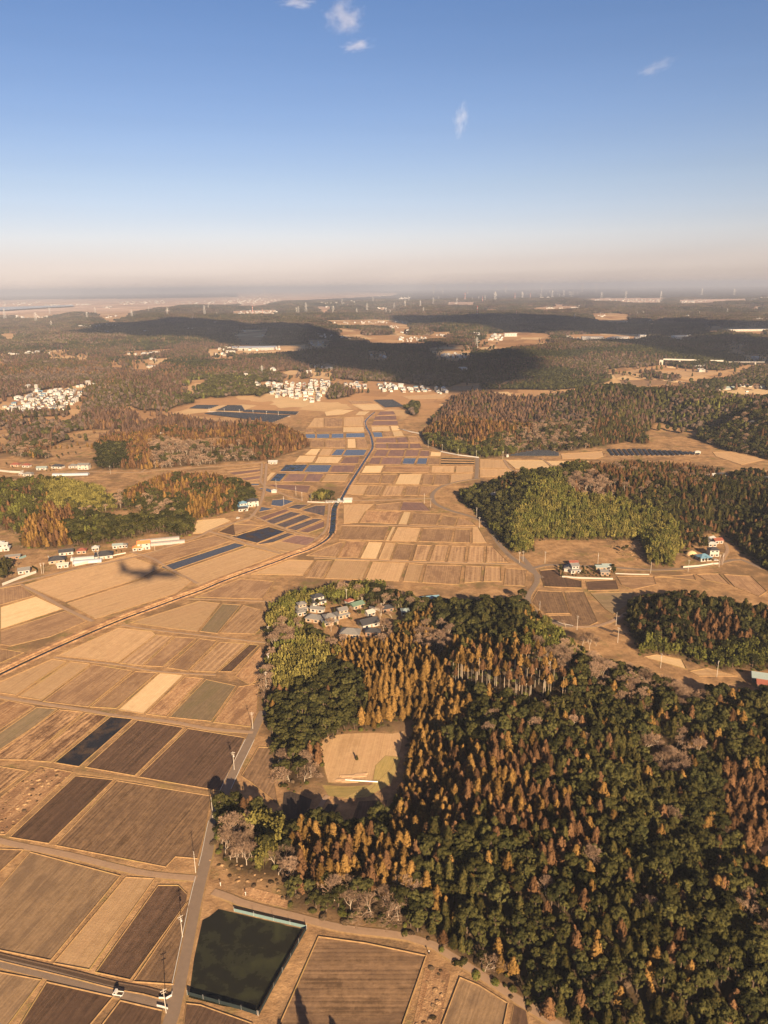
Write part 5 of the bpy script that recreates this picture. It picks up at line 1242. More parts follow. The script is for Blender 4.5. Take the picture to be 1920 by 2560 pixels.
# keep neighbours of broad crowns apart
cell = {}
order = NR.permutation(len(X)); ok = np.zeros(len(X), bool)
for i in order:
    s_ = SPACE.get(code[i], 4)*.78; gx, gy = int(X[i]//5), int(Y[i]//5); bad = False
    for ax in (-1, 0, 1):
        for ay in (-1, 0, 1):
            for (x2, y2, s2) in cell.get((gx+ax, gy+ay), ()):
                if (X[i]-x2)**2+(Y[i]-y2)**2 < ((s_+s2)/2)**2: bad = True; break
            if bad: break
        if bad: break
    if not bad: ok[i] = True; cell.setdefault((gx, gy), []).append((X[i], Y[i], s_))
X, Y, Z, D, code = X[ok], Y[ok], Z[ok], D[ok], code[ok]
print('near trees', len(X))
var = np.zeros(len(X), int)
for c_, (kd, vs, lo) in CODE.items():
    kk = code == c_; var[kk] = NR.choice(vs, kk.sum())
hs = NR.uniform(.78, 1.22, len(X)); hs *= .86+.28*vn(X, Y, 45, 5); hs = np.where(kinds_(code) == 'broad', hs*NR.uniform(.8, 1.3, len(X)), hs)
ws = hs*NR.uniform(.9, 1.15, len(X)); edge = np.clip(D/6, .0, 1); hs *= .72+.28*edge
ro = NR.uniform(0, 6.28, len(X))
kinds = np.array([CODE[c_][0] if c_ in CODE else 'broad' for c_ in code])
# single trees standing alone: (tile, x, y at the foot, kind, variant, scale)
SOLO = [(9, 200, 255, 'broad', 4, 1.35), (8, 590, 215, 'bare', 0, 1.2), (8, 612, 218, 'bare', 1, 1.25), (8, 700, 235, 'bare', 1, 1.2), (8, 850, 275, 'bare', 0, 1.1), (8, 940, 280, 'cedar', 9, .8),
        (8, 550, 265, 'broad', 4, .75), (8, 590, 270, 'broad', 0, .7), (8, 460, 275, 'broad', 3, .8), (8, 780, 275, 'broad', 1, .8), (8, 700, 330, 'broad', 3, .6), (8, 730, 335, 'bamboo', 2, .6), (8, 570, 400, 'broad', 3, .5),
        (8, 400, 330, 'broad', 3, .5), (8, 480, 345, 'broad', 5, .5), (8, 500, 300, 'broad', 2, .6), (8, 415, 275, 'broad', 1, .7), (8, 560, 320, 'cedar', 7, .5), (8, 640, 300, 'broad', 0, .7), (8, 740, 300, 'broad', 3, .6), (8, 830, 350, 'bare', 1, 1.1), (8, 850, 420, 'bare', 0, 1.1), (8, 900, 350, 'bare', 2, 1.0), (8, 540, 425, 'bare', 1, 1.0), (8, 500, 420, 'bamboo', 2, .7), (8, 600, 420, 'broad', 2, .6), (8, 920, 300, 'broad', 1, 1.0), (8, 1010, 300, 'bare', 1, 1.1), (8, 1060, 290, 'bare', 0, 1.1), (8, 660, 365, 'broad', 5, .5), (8, 710, 400, 'broad', 2, .5), (10, 1310, 330, 'broad', 4, 1.45), (10, 1400, 300, 'broad', 3, 1.3), (10, 1450, 360, 'cedar', 4, 1.2), (10, 1380, 480, 'bare', 1, 1.3), (10, 1330, 470, 'bare', 0, 1.3), (9, 600, 530, 'bare', 1, 1.2), (9, 560, 510, 'bare', 0, 1.1), (9, 640, 510, 'bare', 2, 1.1), (9, 460, 400, 'bare', 2, .9),
        (9, 500, 100, 'broad', 2, .4), (9, 475, 98, 'broad', 5, .4), (9, 520, 103, 'broad', 2, .35), (9, 600, 108, 'broad', 5, .4), (9, 585, 60, 'broad', 0, .5), (9, 620, 60, 'broad', 3, .5), (9, 430, 55, 'broad', 0, .6), (9, 432, 70, 'broad', 1, .5), (9, 560, 55, 'broad', 2, .5), (9, 665, 108, 'broad', 2, .4), (9, 690, 112, 'broad', 5, .4), (9, 745, 80, 'broad', 0, .8), (9, 635, 70, 'cedar', 7, .5), (9, 740, 95, 'broad', 1, .8), (9, 738, 60, 'broad', 0, .75), (9, 420, 85, 'broad', 2, .6), (9, 440, 100, 'cedar', 7, .5), (9, 565, 75, 'cedar', 7, .55), (9, 590, 92, 'broad', 2, .5), (9, 610, 80, 'broad', 5, .5), (9, 625, 95, 'broad', 2, .5), (9, 575, 95, 'broad', 5, .45), (9, 545, 90, 'broad', 2, .4), (9, 640, 105, 'broad', 2, .45), (9, 720, 108, 'broad', 2, .45),
        (6, 790, 935, 'broad', 5, .6), (6, 820, 990, 'broad', 3, .8), (6, 800, 1000, 'broad', 4, .7), (6, 850, 985, 'bare', 0, .6), (6, 670, 925, 'broad', 5, .4),
        (4, 460, 270, 'cedar', 0, .75), (4, 475, 290, 'broad', 0, .5), (4, 440, 215, 'broad', 3, .6), (4, 470, 215, 'broad', 0, .6), (4, 510, 215, 'broad', 0, .6), (4, 530, 218, 'bare', 1, .5),
        (4, 340, 345, 'broad', 3, .7), (4, 370, 335, 'broad', 0, .7), (4, 405, 325, 'broad', 0, .6), (4, 450, 322, 'broad', 0, .6), (4, 350, 350, 'broad', 0, .6), (4, 930, 318, 'broad', 0, .9),
        (4, 520, 280, 'cedar', 1, .8), (4, 545, 290, 'cedar', 1, .8), (4, 400, 290, 'cedar', 1, .7), (4, 425, 280, 'cedar', 6, .7), (4, 300, 292, 'cedar', 3, .8), (4, 330, 290, 'cedar', 0, .75), (4, 360, 288, 'cedar', 1, .7), (4, 285, 280, 'cedar', 1, .8),
        (6, 1210, 1040, 'broad', 5, .7), (6, 1250, 1050, 'broad', 0, .5), (6, 1290, 1060, 'broad', 2, .6), (6, 1320, 1055, 'broad', 3, .5), (6, 1275, 975, 'broad', 1, 1.1), (6, 1255, 985, 'broad', 0, 1.0), (6, 1290, 960, 'cedar', 7, 1.0),
        (11, 693, 120, 'cedar', 6, .35), (6, 1000, 1090, 'bamboo', 0, .8), (6, 960, 1050, 'bare', 2, .6),
        (4, 250, 420, 'broad', 0, .4), (4, 275, 425, 'broad', 3, .4), (4, 300, 425, 'broad', 2, .4), (4, 320, 420, 'broad', 0, .4), (4, 40, 385, 'broad', 0, .5), (4, 75, 405, 'broad', 3, .5), (4, 295, 395, 'broad', 3, .4),
        (4, 690, 905, 'broad', 2, .4), (4, 700, 915, 'bare', 2, .4), (4, 720, 905, 'broad', 5, .35), (4, 395, 950, 'broad', 2, .4), (4, 385, 960, 'broad', 5, .35), (4, 1410, 655, 'broad', 2, .4), (4, 1450, 665, 'broad', 5, .4), (4, 1480, 655, 'broad', 2, .35), (4, 1520, 640, 'broad', 5, .35),
        (4, 40, 1055, 'broad', 3, .8), (4, 70, 1045, 'broad', 0, .6), (4, 20, 1070, 'broad', 0, .7), (4, 100, 985, 'bare', 2, .6), (4, 75, 990, 'bare', 0, .6)]
solo_n = len(SOLO)
if SOLO:
    sp_ = [place(t, x, y) for t, x, y, *_ in SOLO]
    X = np.concatenate([X, [p[0] for p in sp_]]); Y = np.concatenate([Y, [p[1] for p in sp_]]); Z = np.concatenate([Z, [p[2] for p in sp_]])
    kinds = np.concatenate([kinds, [s[3] for s in SOLO]]); var = np.concatenate([var, [s[4] for s in SOLO]]).astype(int)
    hs = np.concatenate([hs, [s[5] for s in SOLO]]); ws = np.concatenate([ws, [s[5] for s in SOLO]]); ro = np.concatenate([ro, NR.uniform(0, 6.28, solo_n)])
    code = np.concatenate([code, ['S']*solo_n])
# tall cedars just below the frame, whose shade reaches into the lowest field
tipx, tipy = Q(11, 335, 1490); sdx, sdy = lt.x/math.hypot(lt.x, lt.y), lt.y/math.hypot(lt.x, lt.y)
ex = [(tipx-sdx*q+o_, tipy-sdy*q, s_) for q, o_, s_ in ((44, 0, 1.75), (49, -8, 1.5), (47, 9, 1.45), (52, 17, 1.5), (50, -15, 1.3))]
X = np.concatenate([X, [p[0] for p in ex]]); Y = np.concatenate([Y, [p[1] for p in ex]]); Z = np.concatenate([Z, [0.0]*5]); kinds = np.concatenate([kinds, ['cedar']*5]); var = np.concatenate([var, [4, 7, 4, 7, 3]]).astype(int)
hs = np.concatenate([hs, [p[2] for p in ex]]); ws = np.concatenate([ws, [1.5]*5]); ro = np.concatenate([ro, [0, 1, 2, 3, 4]]); code = np.concatenate([code, ['b']*5])
dist = np.hypot(np.hypot(X, Y), CAMH-Z)
a_, b_, d_ = proj(X, Y, Z+6)
vis = (a_ > -5) & (a_ < 1925) & (b_ < 2575) & (b_ > 0)
WORDS = {
 'cedar': ('cedar_tree', 'cedar tree', 'cedars of the wooded hills', {**{i: 'narrow cedar with a bright orange brown winter crown' for i in (0, 1, 2)}, **{i: 'narrow cedar with a dull reddish brown crown' for i in (3, 4, 5)}, **{i: 'pointed cedar with a dark olive green crown' for i in (6, 7, 8)}, 9: 'tall cedar with a bare pale stem and reddish top', 10: 'tall cedar with a bare pale stem and orange top'}),
 'broad': ('broadleaf_tree', 'broadleaf tree', 'evergreen broadleaf trees of the wooded hills', {**{i: 'evergreen with a dark green lumpy crown' for i in (0, 1, 2)}, **{i: 'evergreen with an olive green lumpy crown' for i in (3, 4, 5)}}),
 'bare': ('bare_tree', 'bare tree', 'leafless winter trees', {i: 'leafless tree with spreading grey pink twigs' for i in range(3)}),
 'bamboo': ('bamboo_clump', 'bamboo', 'bamboo along the wood edge', {**{i: 'feathery clump of yellow green bamboo' for i in (0, 1)}, **{i: 'feathery clump of dull green bamboo' for i in (2, 3)}}),
}
def short(s, n_=16):
    w_ = s.split(); return ' '.join(w_[:n_])
def zone(px, py):
    zs = [((0, 0, 700, 1230), 'on the far left ridge'), ((0, 1200, 700, 1480), 'above the left farmhouses'), ((1180, 1180, 1920, 1440), 'on the right bamboo slope'),
          ((1550, 1430, 1920, 1680), 'in the right edge grove'), ((640, 1450, 1080, 1640), 'around the hill hamlet'), ((640, 1640, 1050, 1890), 'on the sunlit hamlet slope'),
          ((1050, 1450, 1400, 1640), 'on the round hilltop'), ((1380, 1600, 1920, 1760), 'beside the brown clearing'), ((520, 1900, 760, 2230), 'beside the straight road'),
          ((740, 1880, 1020, 2060), 'above the grassy clearing'), ((740, 2040, 1060, 2320), 'above the dirt track'), ((1020, 1640, 1380, 2100), 'on the foreground hill'),
          ((1060, 2100, 1500, 2600), 'beside the curving track'), ((1500, 2050, 1960, 2600), 'at the lower right'), ((1380, 1740, 1960, 2060), 'on the upper right hillside')]
    for (x0, y0, x1, y1), s in zs:
        if x0 <= px < x1 and y0 <= py < y1: return s
    return 'beside the valley fields'
LIM = {'cedar': 300, 'broad': 300, 'bare': 220, 'bamboo': 240}
SRC = {}
solo = np.zeros(len(X), bool)
for kd in KIND:
    if kd == 'shrub': continue
    kk = np.where((kinds == kd) & vis)[0]; kk = kk[np.argsort(dist[kk])]
    s_idx = [i for i in kk if code[i] == 'S']
    pick = list(kk[:LIM[kd]-len([i for i in s_idx if i not in set(kk[:LIM[kd]])])]) + s_idx
    pick = list(dict.fromkeys(int(i) for i in pick))[:max(LIM[kd], len(s_idx))]
    # every variant needs at least one tree of its own
    nm, cat, grp, lab = WORDS[kd]
    have = set(var[pick])
    for v in range(len(KIND[kd])):
        if v not in have:
            c2 = [i for i in kk if var[i] == v]
            if c2: pick.append(int(c2[0]))
    for i in pick:
        solo[i] = True
        e = bpy.data.objects.new(nm, None); COL.objects.link(e); e.empty_display_size = .5
        e.location = (X[i], Y[i], Z[i]); e.rotation_euler = (0, 0, ro[i]); e.scale = (ws[i], ws[i], hs[i])
        tag(e, lab[int(var[i])]+' '+zone(a_[i], b_[i]), cat, grp)
        cm, tm = KIND[kd][int(var[i])][:2]
        c1 = link('crown', cm, e); t1 = link('trunk', tm, e)
        SRC.setdefault((kd, int(var[i])), (c1, t1))
    print(kd, len(pick), 'of', (kinds == kd).sum())

def scatter(name, X, Y, Z, rot, sc, vid, sources, label, cat):
    """one object: points carrying one of several meshes each (geometry nodes)"""
    me = bpy.data.meshes.new(name); me.vertices.add(len(X))
    me.vertices.foreach_set('co', np.stack([X, Y, Z], 1).ravel().astype(np.float32))
    for nme, typ, arr, key in (('rotz', 'FLOAT', rot, 'value'), ('vid', 'INT', vid, 'value'), ('scl', 'FLOAT_VECTOR', sc, 'vector')):
        a = me.attributes.new(nme, typ, 'POINT'); a.data.foreach_set(key, np.ascontiguousarray(arr).ravel().astype(np.int32 if typ == 'INT' else np.float32))
    o = link(name, me); tag(o, label, cat, kind='stuff')
    ng = bpy.data.node_groups.new(name, 'GeometryNodeTree')
    ng.interface.new_socket('Geometry', in_out='INPUT', socket_type='NodeSocketGeometry'); ng.interface.new_socket('Geometry', in_out='OUTPUT', socket_type='NodeSocketGeometry')
    gi = ng.nodes.new('NodeGroupInput'); go = ng.nodes.new('NodeGroupOutput'); jn = ng.nodes.new('GeometryNodeJoinGeometry')
    def attr(nme, typ):
        x = ng.nodes.new('GeometryNodeInputNamedAttribute'); x.data_type = typ; x.inputs['Name'].default_value = nme
        return [s for s in x.outputs if s.name == 'Attribute' and s.enabled][0]
    av = attr('vid', 'INT'); ar = attr('rotz', 'FLOAT'); asc = attr('scl', 'FLOAT_VECTOR')
    cx = ng.nodes.new('ShaderNodeCombineXYZ'); ng.links.new(ar, cx.inputs[2])
    for v, srcs in sources.items():
        cmp_ = ng.nodes.new('FunctionNodeCompare'); cmp_.data_type = 'INT'; cmp_.operation = 'EQUAL'
        ia = [s for s in cmp_.inputs if s.enabled]
        ng.links.new(av, ia[0]); ia[1].default_value = int(v)
        for so_ in srcs:
            oi = ng.nodes.new('GeometryNodeObjectInfo'); oi.inputs['Object'].default_value = so_; oi.transform_space = 'ORIGINAL'
            ip = ng.nodes.new('GeometryNodeInstanceOnPoints')
            ng.links.new(gi.outputs[0], ip.inputs['Points']); ng.links.new(cmp_.outputs[0], ip.inputs['Selection'])
            ng.links.new(oi.outputs['Geometry'], ip.inputs['Instance']); ng.links.new(cx.outputs[0], ip.inputs['Rotation']); ng.links.new(asc, ip.inputs['Scale'])
            ng.links.new(ip.outputs[0], jn.inputs[0])
    ng.links.new(jn.outputs[0], go.inputs[0])
    md = o.modifiers.new('scatter', 'NODES'); md.node_group = ng
    return o
rest = ~solo
SN = {'cedar': ('cedar_wood', 'cedar wood covering the hills in brown and orange'), 'broad': ('evergreen_wood', 'dense evergreen wood covering the hills'), 'bare': ('leafless_wood', 'leafless grey woodland between the evergreens'), 'bamboo': ('bamboo_thicket', 'yellow green bamboo thicket on the slopes')}
for kd in ('cedar', 'broad', 'bare', 'bamboo'):
    kk = rest & (kinds == kd)
    scatter(SN[kd][0], X[kk], Y[kk], Z[kk], ro[kk], np.stack([ws[kk], ws[kk], hs[kk]], 1), var[kk], {v: SRC[(kd, v)] for v in range(len(KIND[kd])) if (kd, v) in SRC}, SN[kd][1], 'woodland')
# middle distance
X, Y = jit(1250, 3300, 5.4)
D, Z = ground(X, Y); px, py, _ = proj(X, Y, Z); k = D > 1.0; k |= (D > -45) & (NR.rand(len(X)) < .05) & (vn(X, Y, 40, 61) > .5) & ((px < 420) | (px > 1330) | (py < 985)); k |= (NR.rand(len(X)) < .006) & ((px < 420) | (px > 1450))
X, Y, Z, D = X[k], Y[k], Z[k], D[k]
code = assign(X, Y, Z); print('mid trees', len(X))
names = ['o', 'b', 'g', 'T', 'G', 'O', 'N', 'Y', 'Z']
vid = np.zeros(len(X), int)
for i, c_ in enumerate(names): vid[code == c_] = i
nb = (code == 'N') & (NR.rand(len(X)) < .5); vid[nb] = 9
def hidden(me, nm):
    return bpy.data.objects.new(nm, me)
ls_ = {}
for i, c_ in enumerate(names):
    kd, _, lo = CODE[c_]; ls_[i] = [hidden(LOW[kd][min(lo, len(LOW[kd])-1)], 'distant_tree')]
ls_[9] = [hidden(LOW['bare'][1], 'distant_tree')]
s1 = NR.uniform(.75, 1.25, len(X))*(.8+.4*vn(X, Y, 60, 5)); s2 = s1*NR.uniform(.85, 1.15, len(X))
scatter('distant_wood', X, Y, Z, NR.uniform(0, 6.28, len(X)), np.stack([s1*1.12, s1*1.12, s2], 1), vid, ls_, 'mixed brown and green woods on the ridges beyond the valley', 'woodland')
# far: patches of canopy about 48 m across
def patch(cols, S=52, sp=6.5):
    mb = MB(); mats = [M[c_] for c_ in cols]
    n_ = int(S/sp)
    for i in range(n_):
        for j in range(n_):
            x = (i+.5)*sp-S/2+R.uniform(-2.4, 2.4); y = (j+.5)*sp-S/2+R.uniform(-2.4, 2.4)
            h = R.uniform(8, 14.5); r = R.uniform(3.0, 4.6); mm = R.randrange(len(mats))
            if R.random() < .35: mb.lathe([(r*.8, 0), (r*.85, h*.35), (r*.5, h*.8), (.1, h*1.15)], 5, (x, y), mm, .2)
            else: mb.lathe([(r, 0), (r*1.05, h*.5), (r*.8, h*.8), (r*.3, h)], 6, (x, y), mm, .25)
    return mb.mesh('distant_canopy', mats)
PT = [patch(('brd_g', 'ced_g', 'brd_g', 'far_b')), patch(('far_b', 'far_t', 'brd_g', 'far_b')), patch(('far_b', 'far_t', 'ced_g', 'brd_o')), patch(('brd_g', 'brd_o', 'mid', 'brd_g'))]
XS = []; 
for r1, r2, sp in ((3250, 7000, 46.0), (7000, 12500, 64.0)):
    X, Y = jit(r1, r2, sp); D, Z = ground(X, Y); k = D > (14 if r1 < 5000 else 18)
    sc = np.full(k.sum(), sp/46.0); XS.append((X[k], Y[k], Z[k]-1.5, sc))
X, Y, Z, sc = [np.concatenate(v) for v in zip(*XS)]
n_ = vn(X, Y, 350, 25)*.7+NR.uniform(0, .3, X.shape)
vid = np.select([n_ < .36, n_ < .5, n_ < .64], [0, 3, 1], 2)
print('far patches', len(X))
scatter('far_wood', X, Y, Z, NR.uniform(0, 6.28, len(X)), np.stack([sc*1.05, sc*1.05, NR.uniform(.8, 1.3, len(X))], 1), vid, {i: [hidden(p, 'distant_canopy')] for i, p in enumerate(PT)}, 'dark continuous woodland far behind the towns', 'woodland')
# undergrowth: low scrub in the rough strips and wood margins
X, Y = jit(150, 900, 3.0); D, Z = ground(X, Y)
px, py, _ = proj(X, Y, Z)
k = (D > -1.8) & (D < 2.5) & (NR.rand(len(X)) < .6)
k |= (D >= 2.5) & (NR.rand(len(X)) < .5) & (np.hypot(X, Y) < 650)
rough = np.zeros(len(X), bool)
for t, s in ((10, '240,30 430,75 30,440 -60,440 -60,270'), (11, '1120,1350 1225,1352 1248,1390 1180,1720 1015,1720'), (6, '700,930 900,925 930,1050 850,1040 740,1000'), (10, '1225,560 1659,700 1659,830 1500,760 1290,690'), (6, '600,330 850,330 950,290 1000,330 800,390 620,380')):
    inr = inpoly(px, py, spoly(t, s)); k |= inr & (NR.rand(len(X)) < .8); rough = (rough | inr)
k &= (D > -8) | True
X, Y, Z, rough = X[k], Y[k], Z[k], rough[k]; s1 = NR.uniform(.5, 1.5, len(X)); s1[rough] = NR.uniform(.3, .95, rough.sum())
ss = [hidden(v[0], 'low_scrub') for v in KIND['shrub']]
scatter('scrub', X, Y, Z, NR.uniform(0, 6.28, len(X)), np.stack([s1*NR.uniform(.8, 1.7, len(X)), s1, s1*np.where(rough, .5, .9)*NR.uniform(.6, 1.1, len(X))], 1), np.where(rough, NR.choice([1, 3, 3, 3], len(X)), NR.choice([0, 0, 1, 1, 2], len(X))), {i: [s] for i, s in enumerate(ss)}, 'low dry scrub and brambles along the wood edges', 'scrub')
# ================================================================== haze: the air between here and the far woods
m, n, bs = newmat('haze_air'); n.nodes.remove(bs)
pv = nn(n, 'ShaderNodeVolumePrincipled'); pv.inputs['Color'].default_value = (.50, .56, .70, 1); pv.inputs['Density'].default_value = 7.5e-5; pv.inputs['Anisotropy'].default_value = 0.0
n.links.new(pv.outputs[0], n.nodes['Material Output'].inputs['Volume'])
mb = MB(); mb.box(0, 0, -2.0, 300.0, 150000, 150000)
tag(mb.build('haze', m), kind='stuff')

# ================================================================== houses
def house_parts(root, w, d, st, roof, wall, hip=True, win=True, wing=0, skirt=True):
    """w along X, d along Y; storeys st; front faces -Y"""
    H = 3.0*st; W_ = M[wall]; RM = M[roof]
    mb = MB()
    if st == 2 and skirt:
        mb.box(0, 0, -1.0, 3.0, w, d); mb.box(w*.02, d*.04, 3.0, H, w*.74, d*.76)
        uw, ud = w*.74, d*.76; ux, uy = w*.02, d*.04
    else:
        mb.box(0, 0, -1.0, H, w, d); uw, ud, ux, uy = w, d, 0, 0
    mb.build('wall', W_, root)
    def roofmesh(cx, cy, z, a, b, rise, hp, name='roof'):
        q = MB(); e = .55; A, B = a/2+e, b/2+e; k = (B*.9 if hp else 0); t = .16
        e0 = [(cx-A, cy-B, z), (cx+A, cy-B, z), (cx+A, cy+B, z), (cx-A, cy+B, z)]
        r1, r2 = (cx-A+k, cy, z+rise), (cx+A-k, cy, z+rise)
        lo = [(x, y, z_-t) for x, y, z_ in e0]
        q.quad(e0[0], e0[1], r2, r1); q.quad(e0[2], e0[3], r1, r2); q.tri(e0[1], e0[2], r2); q.tri(e0[3], e0[0], r1)
        for i in range(4): q.quad(lo[i], lo[(i+1) % 4], e0[(i+1) % 4], e0[i])
        q.quad(*lo[::-1])
        ro_ = q.build(name, RM, root)
        rb = MB(); rb.tube(r1, r2, .16, .16, 5, 0, True); rb.build('ridge', RM, ro_)
    roofmesh(ux, uy, H, uw, ud, min(uw, ud)*.27, hip)
    if st == 2 and skirt:
        q = MB(); A, B = w/2+.6, d/2+.6; a, b = uw/2, ud/2
        o_ = [(-A, -B, 2.8), (A, -B, 2.8), (A, B, 2.8), (-A, B, 2.8)]; i_ = [(ux-a, uy-b, 3.7), (ux+a, uy-b, 3.7), (ux+a, uy+b, 3.7), (ux-a, uy+b, 3.7)]
        for i in range(4):
            j = (i+1) % 4; q.quad(o_[i], o_[j], i_[j], i_[i]); q.quad((*o_[i][:2], 2.62), (*o_[j][:2], 2.62), o_[j], o_[i])
        q.build('lower_roof', RM, root)
    if win:
        def wnd(x, y, z, sx, sz):
            q = MB(); q.box(x, y, z, z+sz, sx, .14); f = q.build('window', M['glass'], root)
            q = MB()
            for (dx, dz, a, b) in ((0, -.1, sx+.2, .1), (0, sz, sx+.2, .1), (-sx/2-.05, 0, .1, sz), (sx/2+.05, 0, .1, sz)): q.box(x+dx, y, z+dz, z+dz+b, a, .2)
            q.build('frame', M['steel'], f)
        for x in (-w*.28, w*.27): wnd(x, -d/2, .7, 1.9, 1.5)
        if st == 2:
            for x in (-uw*.22, uw*.25): wnd(ux+x, uy-ud/2, 4.3, 1.7, 1.1)
        q = MB(); q.box(w*.02, -d/2, 0, 2.1, 1.1, .16); q.build('door', M['wallb'], root)
def house(t, x, y, label, w, d, st, roof, wall, rz=0, name='house', cat='house', group=None, **k):
    p = place(t, x, y); e = bpy.data.objects.new(name, None); COL.objects.link(e); e.location = p; e.rotation_euler = (0, 0, rad(rz))
    tag(e, label, cat, group); house_parts(e, w, d, st, roof, wall, **k); return e
for (t, x, y, lab, w_, d_, st, rf, wl, rz, kw) in hz: house(t, x, y, lab, w_, d_, st, rf, wl, rz, **kw)
# white masonry walls, fences
def wallline(t, s, h, label, mat='wallw', name='wall', cat='wall', th=.35, post=None, sp=5.0, pm='steel', group=None):
    P = [Vector(place(t, *p[:2])) for p in pts(s)]; o0 = P[0]; e = None
    mb = MB(); pb = []
    for i in range(len(P)-1):
        a, b = P[i]-o0, P[i+1]-o0; d = b-a; L_ = d.length; c_ = (a+b)/2; an = math.atan2(d.y, d.x)
        zz = c_.z; mb.box(c_.x, c_.y, zz-.8, zz+h, L_, th, 0, an)
        if post:
            k = max(1, int(L_/sp))
            for j in range(k+1): pb.append(a.lerp(b, j/k))
    if not post:
        o = mb.build(name, M[mat], None, tuple(o0)); tag(o, label, cat, group); return o
    e = bpy.data.objects.new(name, None); COL.objects.link(e); e.location = o0; tag(e, label, cat, group)
    mb.build('net', M[mat], e)
    for p in pb:
        q = MB(); q.tube((p.x, p.y, p.z-.5), (p.x, p.y, p.z+post), .07, .05, 5, 0, True); q.build('post', M[pm], e)
    return e
wallline(4, '15,1100 60,1082 120,1058 215,1025', 2.2, 'long white retaining wall below the lone house at the left edge')
wallline(4, '222,1020 218,1005 190,990', 1.6, 'dark hedge like wall turning up beside the lone house', 'brd_g')
wallline(4, '442,985 585,955', 2.0, 'white wall in front of the blue grey greenhouse')
wallline(4, '285,930 345,990 360,1000', 1.2, 'low concrete wall left of the hipped farmhouse', 'conc')
wallline(4, '545,880 585,955 600,940', 1.2, 'low wall left of the black roofed farmhouse', 'conc')
wallline(4, '600,938 745,908', .9, 'low grey wall in front of the farmhouse garden', 'conc')
wallline(4, '-40,418 60,430 120,432 140,425', 2.5, 'white wall at the far left farm')
wallline(6, '1155,1090 1250,1082 1330,1070 1365,1068', 1.6, 'long white garden wall below the blue pyramid roof')
wallline(6, '438,1145 530,1152 620,1155 740,1158', 1.3, 'pale wall round the garden of the compound')
wallline(6, '755,1125 850,1129 955,1131', .8, 'white curb wall beside the road right of the compound')
wallline(5, '965,272 1000,283 1060,295', 1.6, 'white guard wall on the road round the right wood', 'white')
wallline(5, '1190,403 1300,424 1415,438', 1.4, 'white guard wall at the foot of the right wood', 'white')
wallline(8, '765,288 830,300', 2.2, 'white wall in the middle of the hilltop hamlet')
wallline(5, '400,700 540,704', .8, 'white curb along the bamboo island', 'conc')
wallline(11, '-35,1015 200,1072 395,1117', 1.4, 'teal net fence along the top of the dark pond', 'net', 'net_fence', 'fence', .04, 2.3, 6)
wallline(11, '395,1122 300,1290 200,1465 110,1635', 1.5, 'dark net fence down the right side of the pond', 'netd', 'net_fence', 'fence', .04, 2.2, 6)
wallline(10, '1110,1392 1300,1445 1430,1480 1525,1512', 1.6, 'dark net fence along the bottom of the pond', 'netd', 'net_fence', 'fence', .04, 2.2, 6)
wallline(4, '40,945 90,938 120,942 155,930', 2.0, 'sagging teal net fence behind the left yard', 'net', 'net_fence', 'fence', .05, 2.2, 5)
wallline(10, '942,1416 985,1418 1018,1400 1022,1380', .9, 'white pipe guardrail above the ditch beside the road', 'white', 'guardrail', 'guardrail', .15, .9, 3)
wallline(10, '930,1460 965,1468 995,1478', .9, 'white pipe guardrail nearest the viewer at the road junction', 'white', 'guardrail', 'guardrail', .15, .9, 3)
# the fenced dark pond
P = wpoly(10, '1295,885 1659,972 1700,985')+wpoly(11, '372,1122 100,1612 0,1590')+wpoly(10, '1320,1460 1120,1408 1150,1180 1200,950 1240,930')
cx, cy = P[0]; tag(link('pond', mkmesh('pond', [(x-cx, y-cy, .12) for x, y in P], [tuple(range(len(P)))], M['wdark']), None, (cx, cy, 0)), kind='structure')

# greenhouses
def greenhouse(t, x, y, L_, w_, rz, label, mat='film'):
    p = place(t, x, y); e = bpy.data.objects.new('greenhouse', None); COL.objects.link(e); e.location = p; e.rotation_euler = (0, 0, rad(rz)); tag(e, label, 'greenhouse')
    q = MB(); k = 9; V = []; 
    for i in range(k):
        a = math.pi*i/(k-1); V.append((-w_/2*math.cos(a), 1.0+1.7*math.sin(a)))
    V = [(-w_/2, -.3)]+V+[(w_/2, -.3)]
    n0 = len(q.V)
    for sx in (-L_/2, L_/2): q.V += [(sx, y_, z_) for y_, z_ in V]
    K = len(V)
    for i in range(K-1): q.F.append((i, i+1, K+i+1, K+i)); q.M.append(0)
    q.F.append(tuple(range(K))[::-1]); q.M.append(0); q.F.append(tuple(range(K, 2*K))); q.M.append(0)
    q.build('film_cover', M[mat], e)
    q = MB(); j = -L_/2
    while j <= L_/2+.01:
        for i in range(K-1): q.tube((j, V[i][0]*1.01, V[i][1]*1.01), (j, V[i+1][0]*1.01, V[i+1][1]*1.01), .05, .05, 3)
        j += L_/max(1, round(L_/3))
    q.build('hoops', M['steel'], e)
M['filmb'] = plain('blue_grey_film', (.33, .37, .42), .45, var=.1); M['filmg'] = plain('grey_film', (.30, .27, .25), .6, var=.15)
greenhouse(4, 492, 945, 20, 5, 12, 'white film greenhouse inside the white walled yard')
greenhouse(4, 520, 962, 24, 6, 12, 'blue grey film greenhouse next to the white one', 'filmb')
greenhouse(4, 948, 833, 36, 6.5, 15, 'upper of the two long grey greenhouses by the fields', 'filmg')
greenhouse(4, 978, 853, 36, 6.5, 15, 'lower of the two long grey greenhouses by the fields', 'filmg')
greenhouse(4, 420, 445, 46, 7, 2, 'long blue grey greenhouse on the far left farmland', 'filmb')

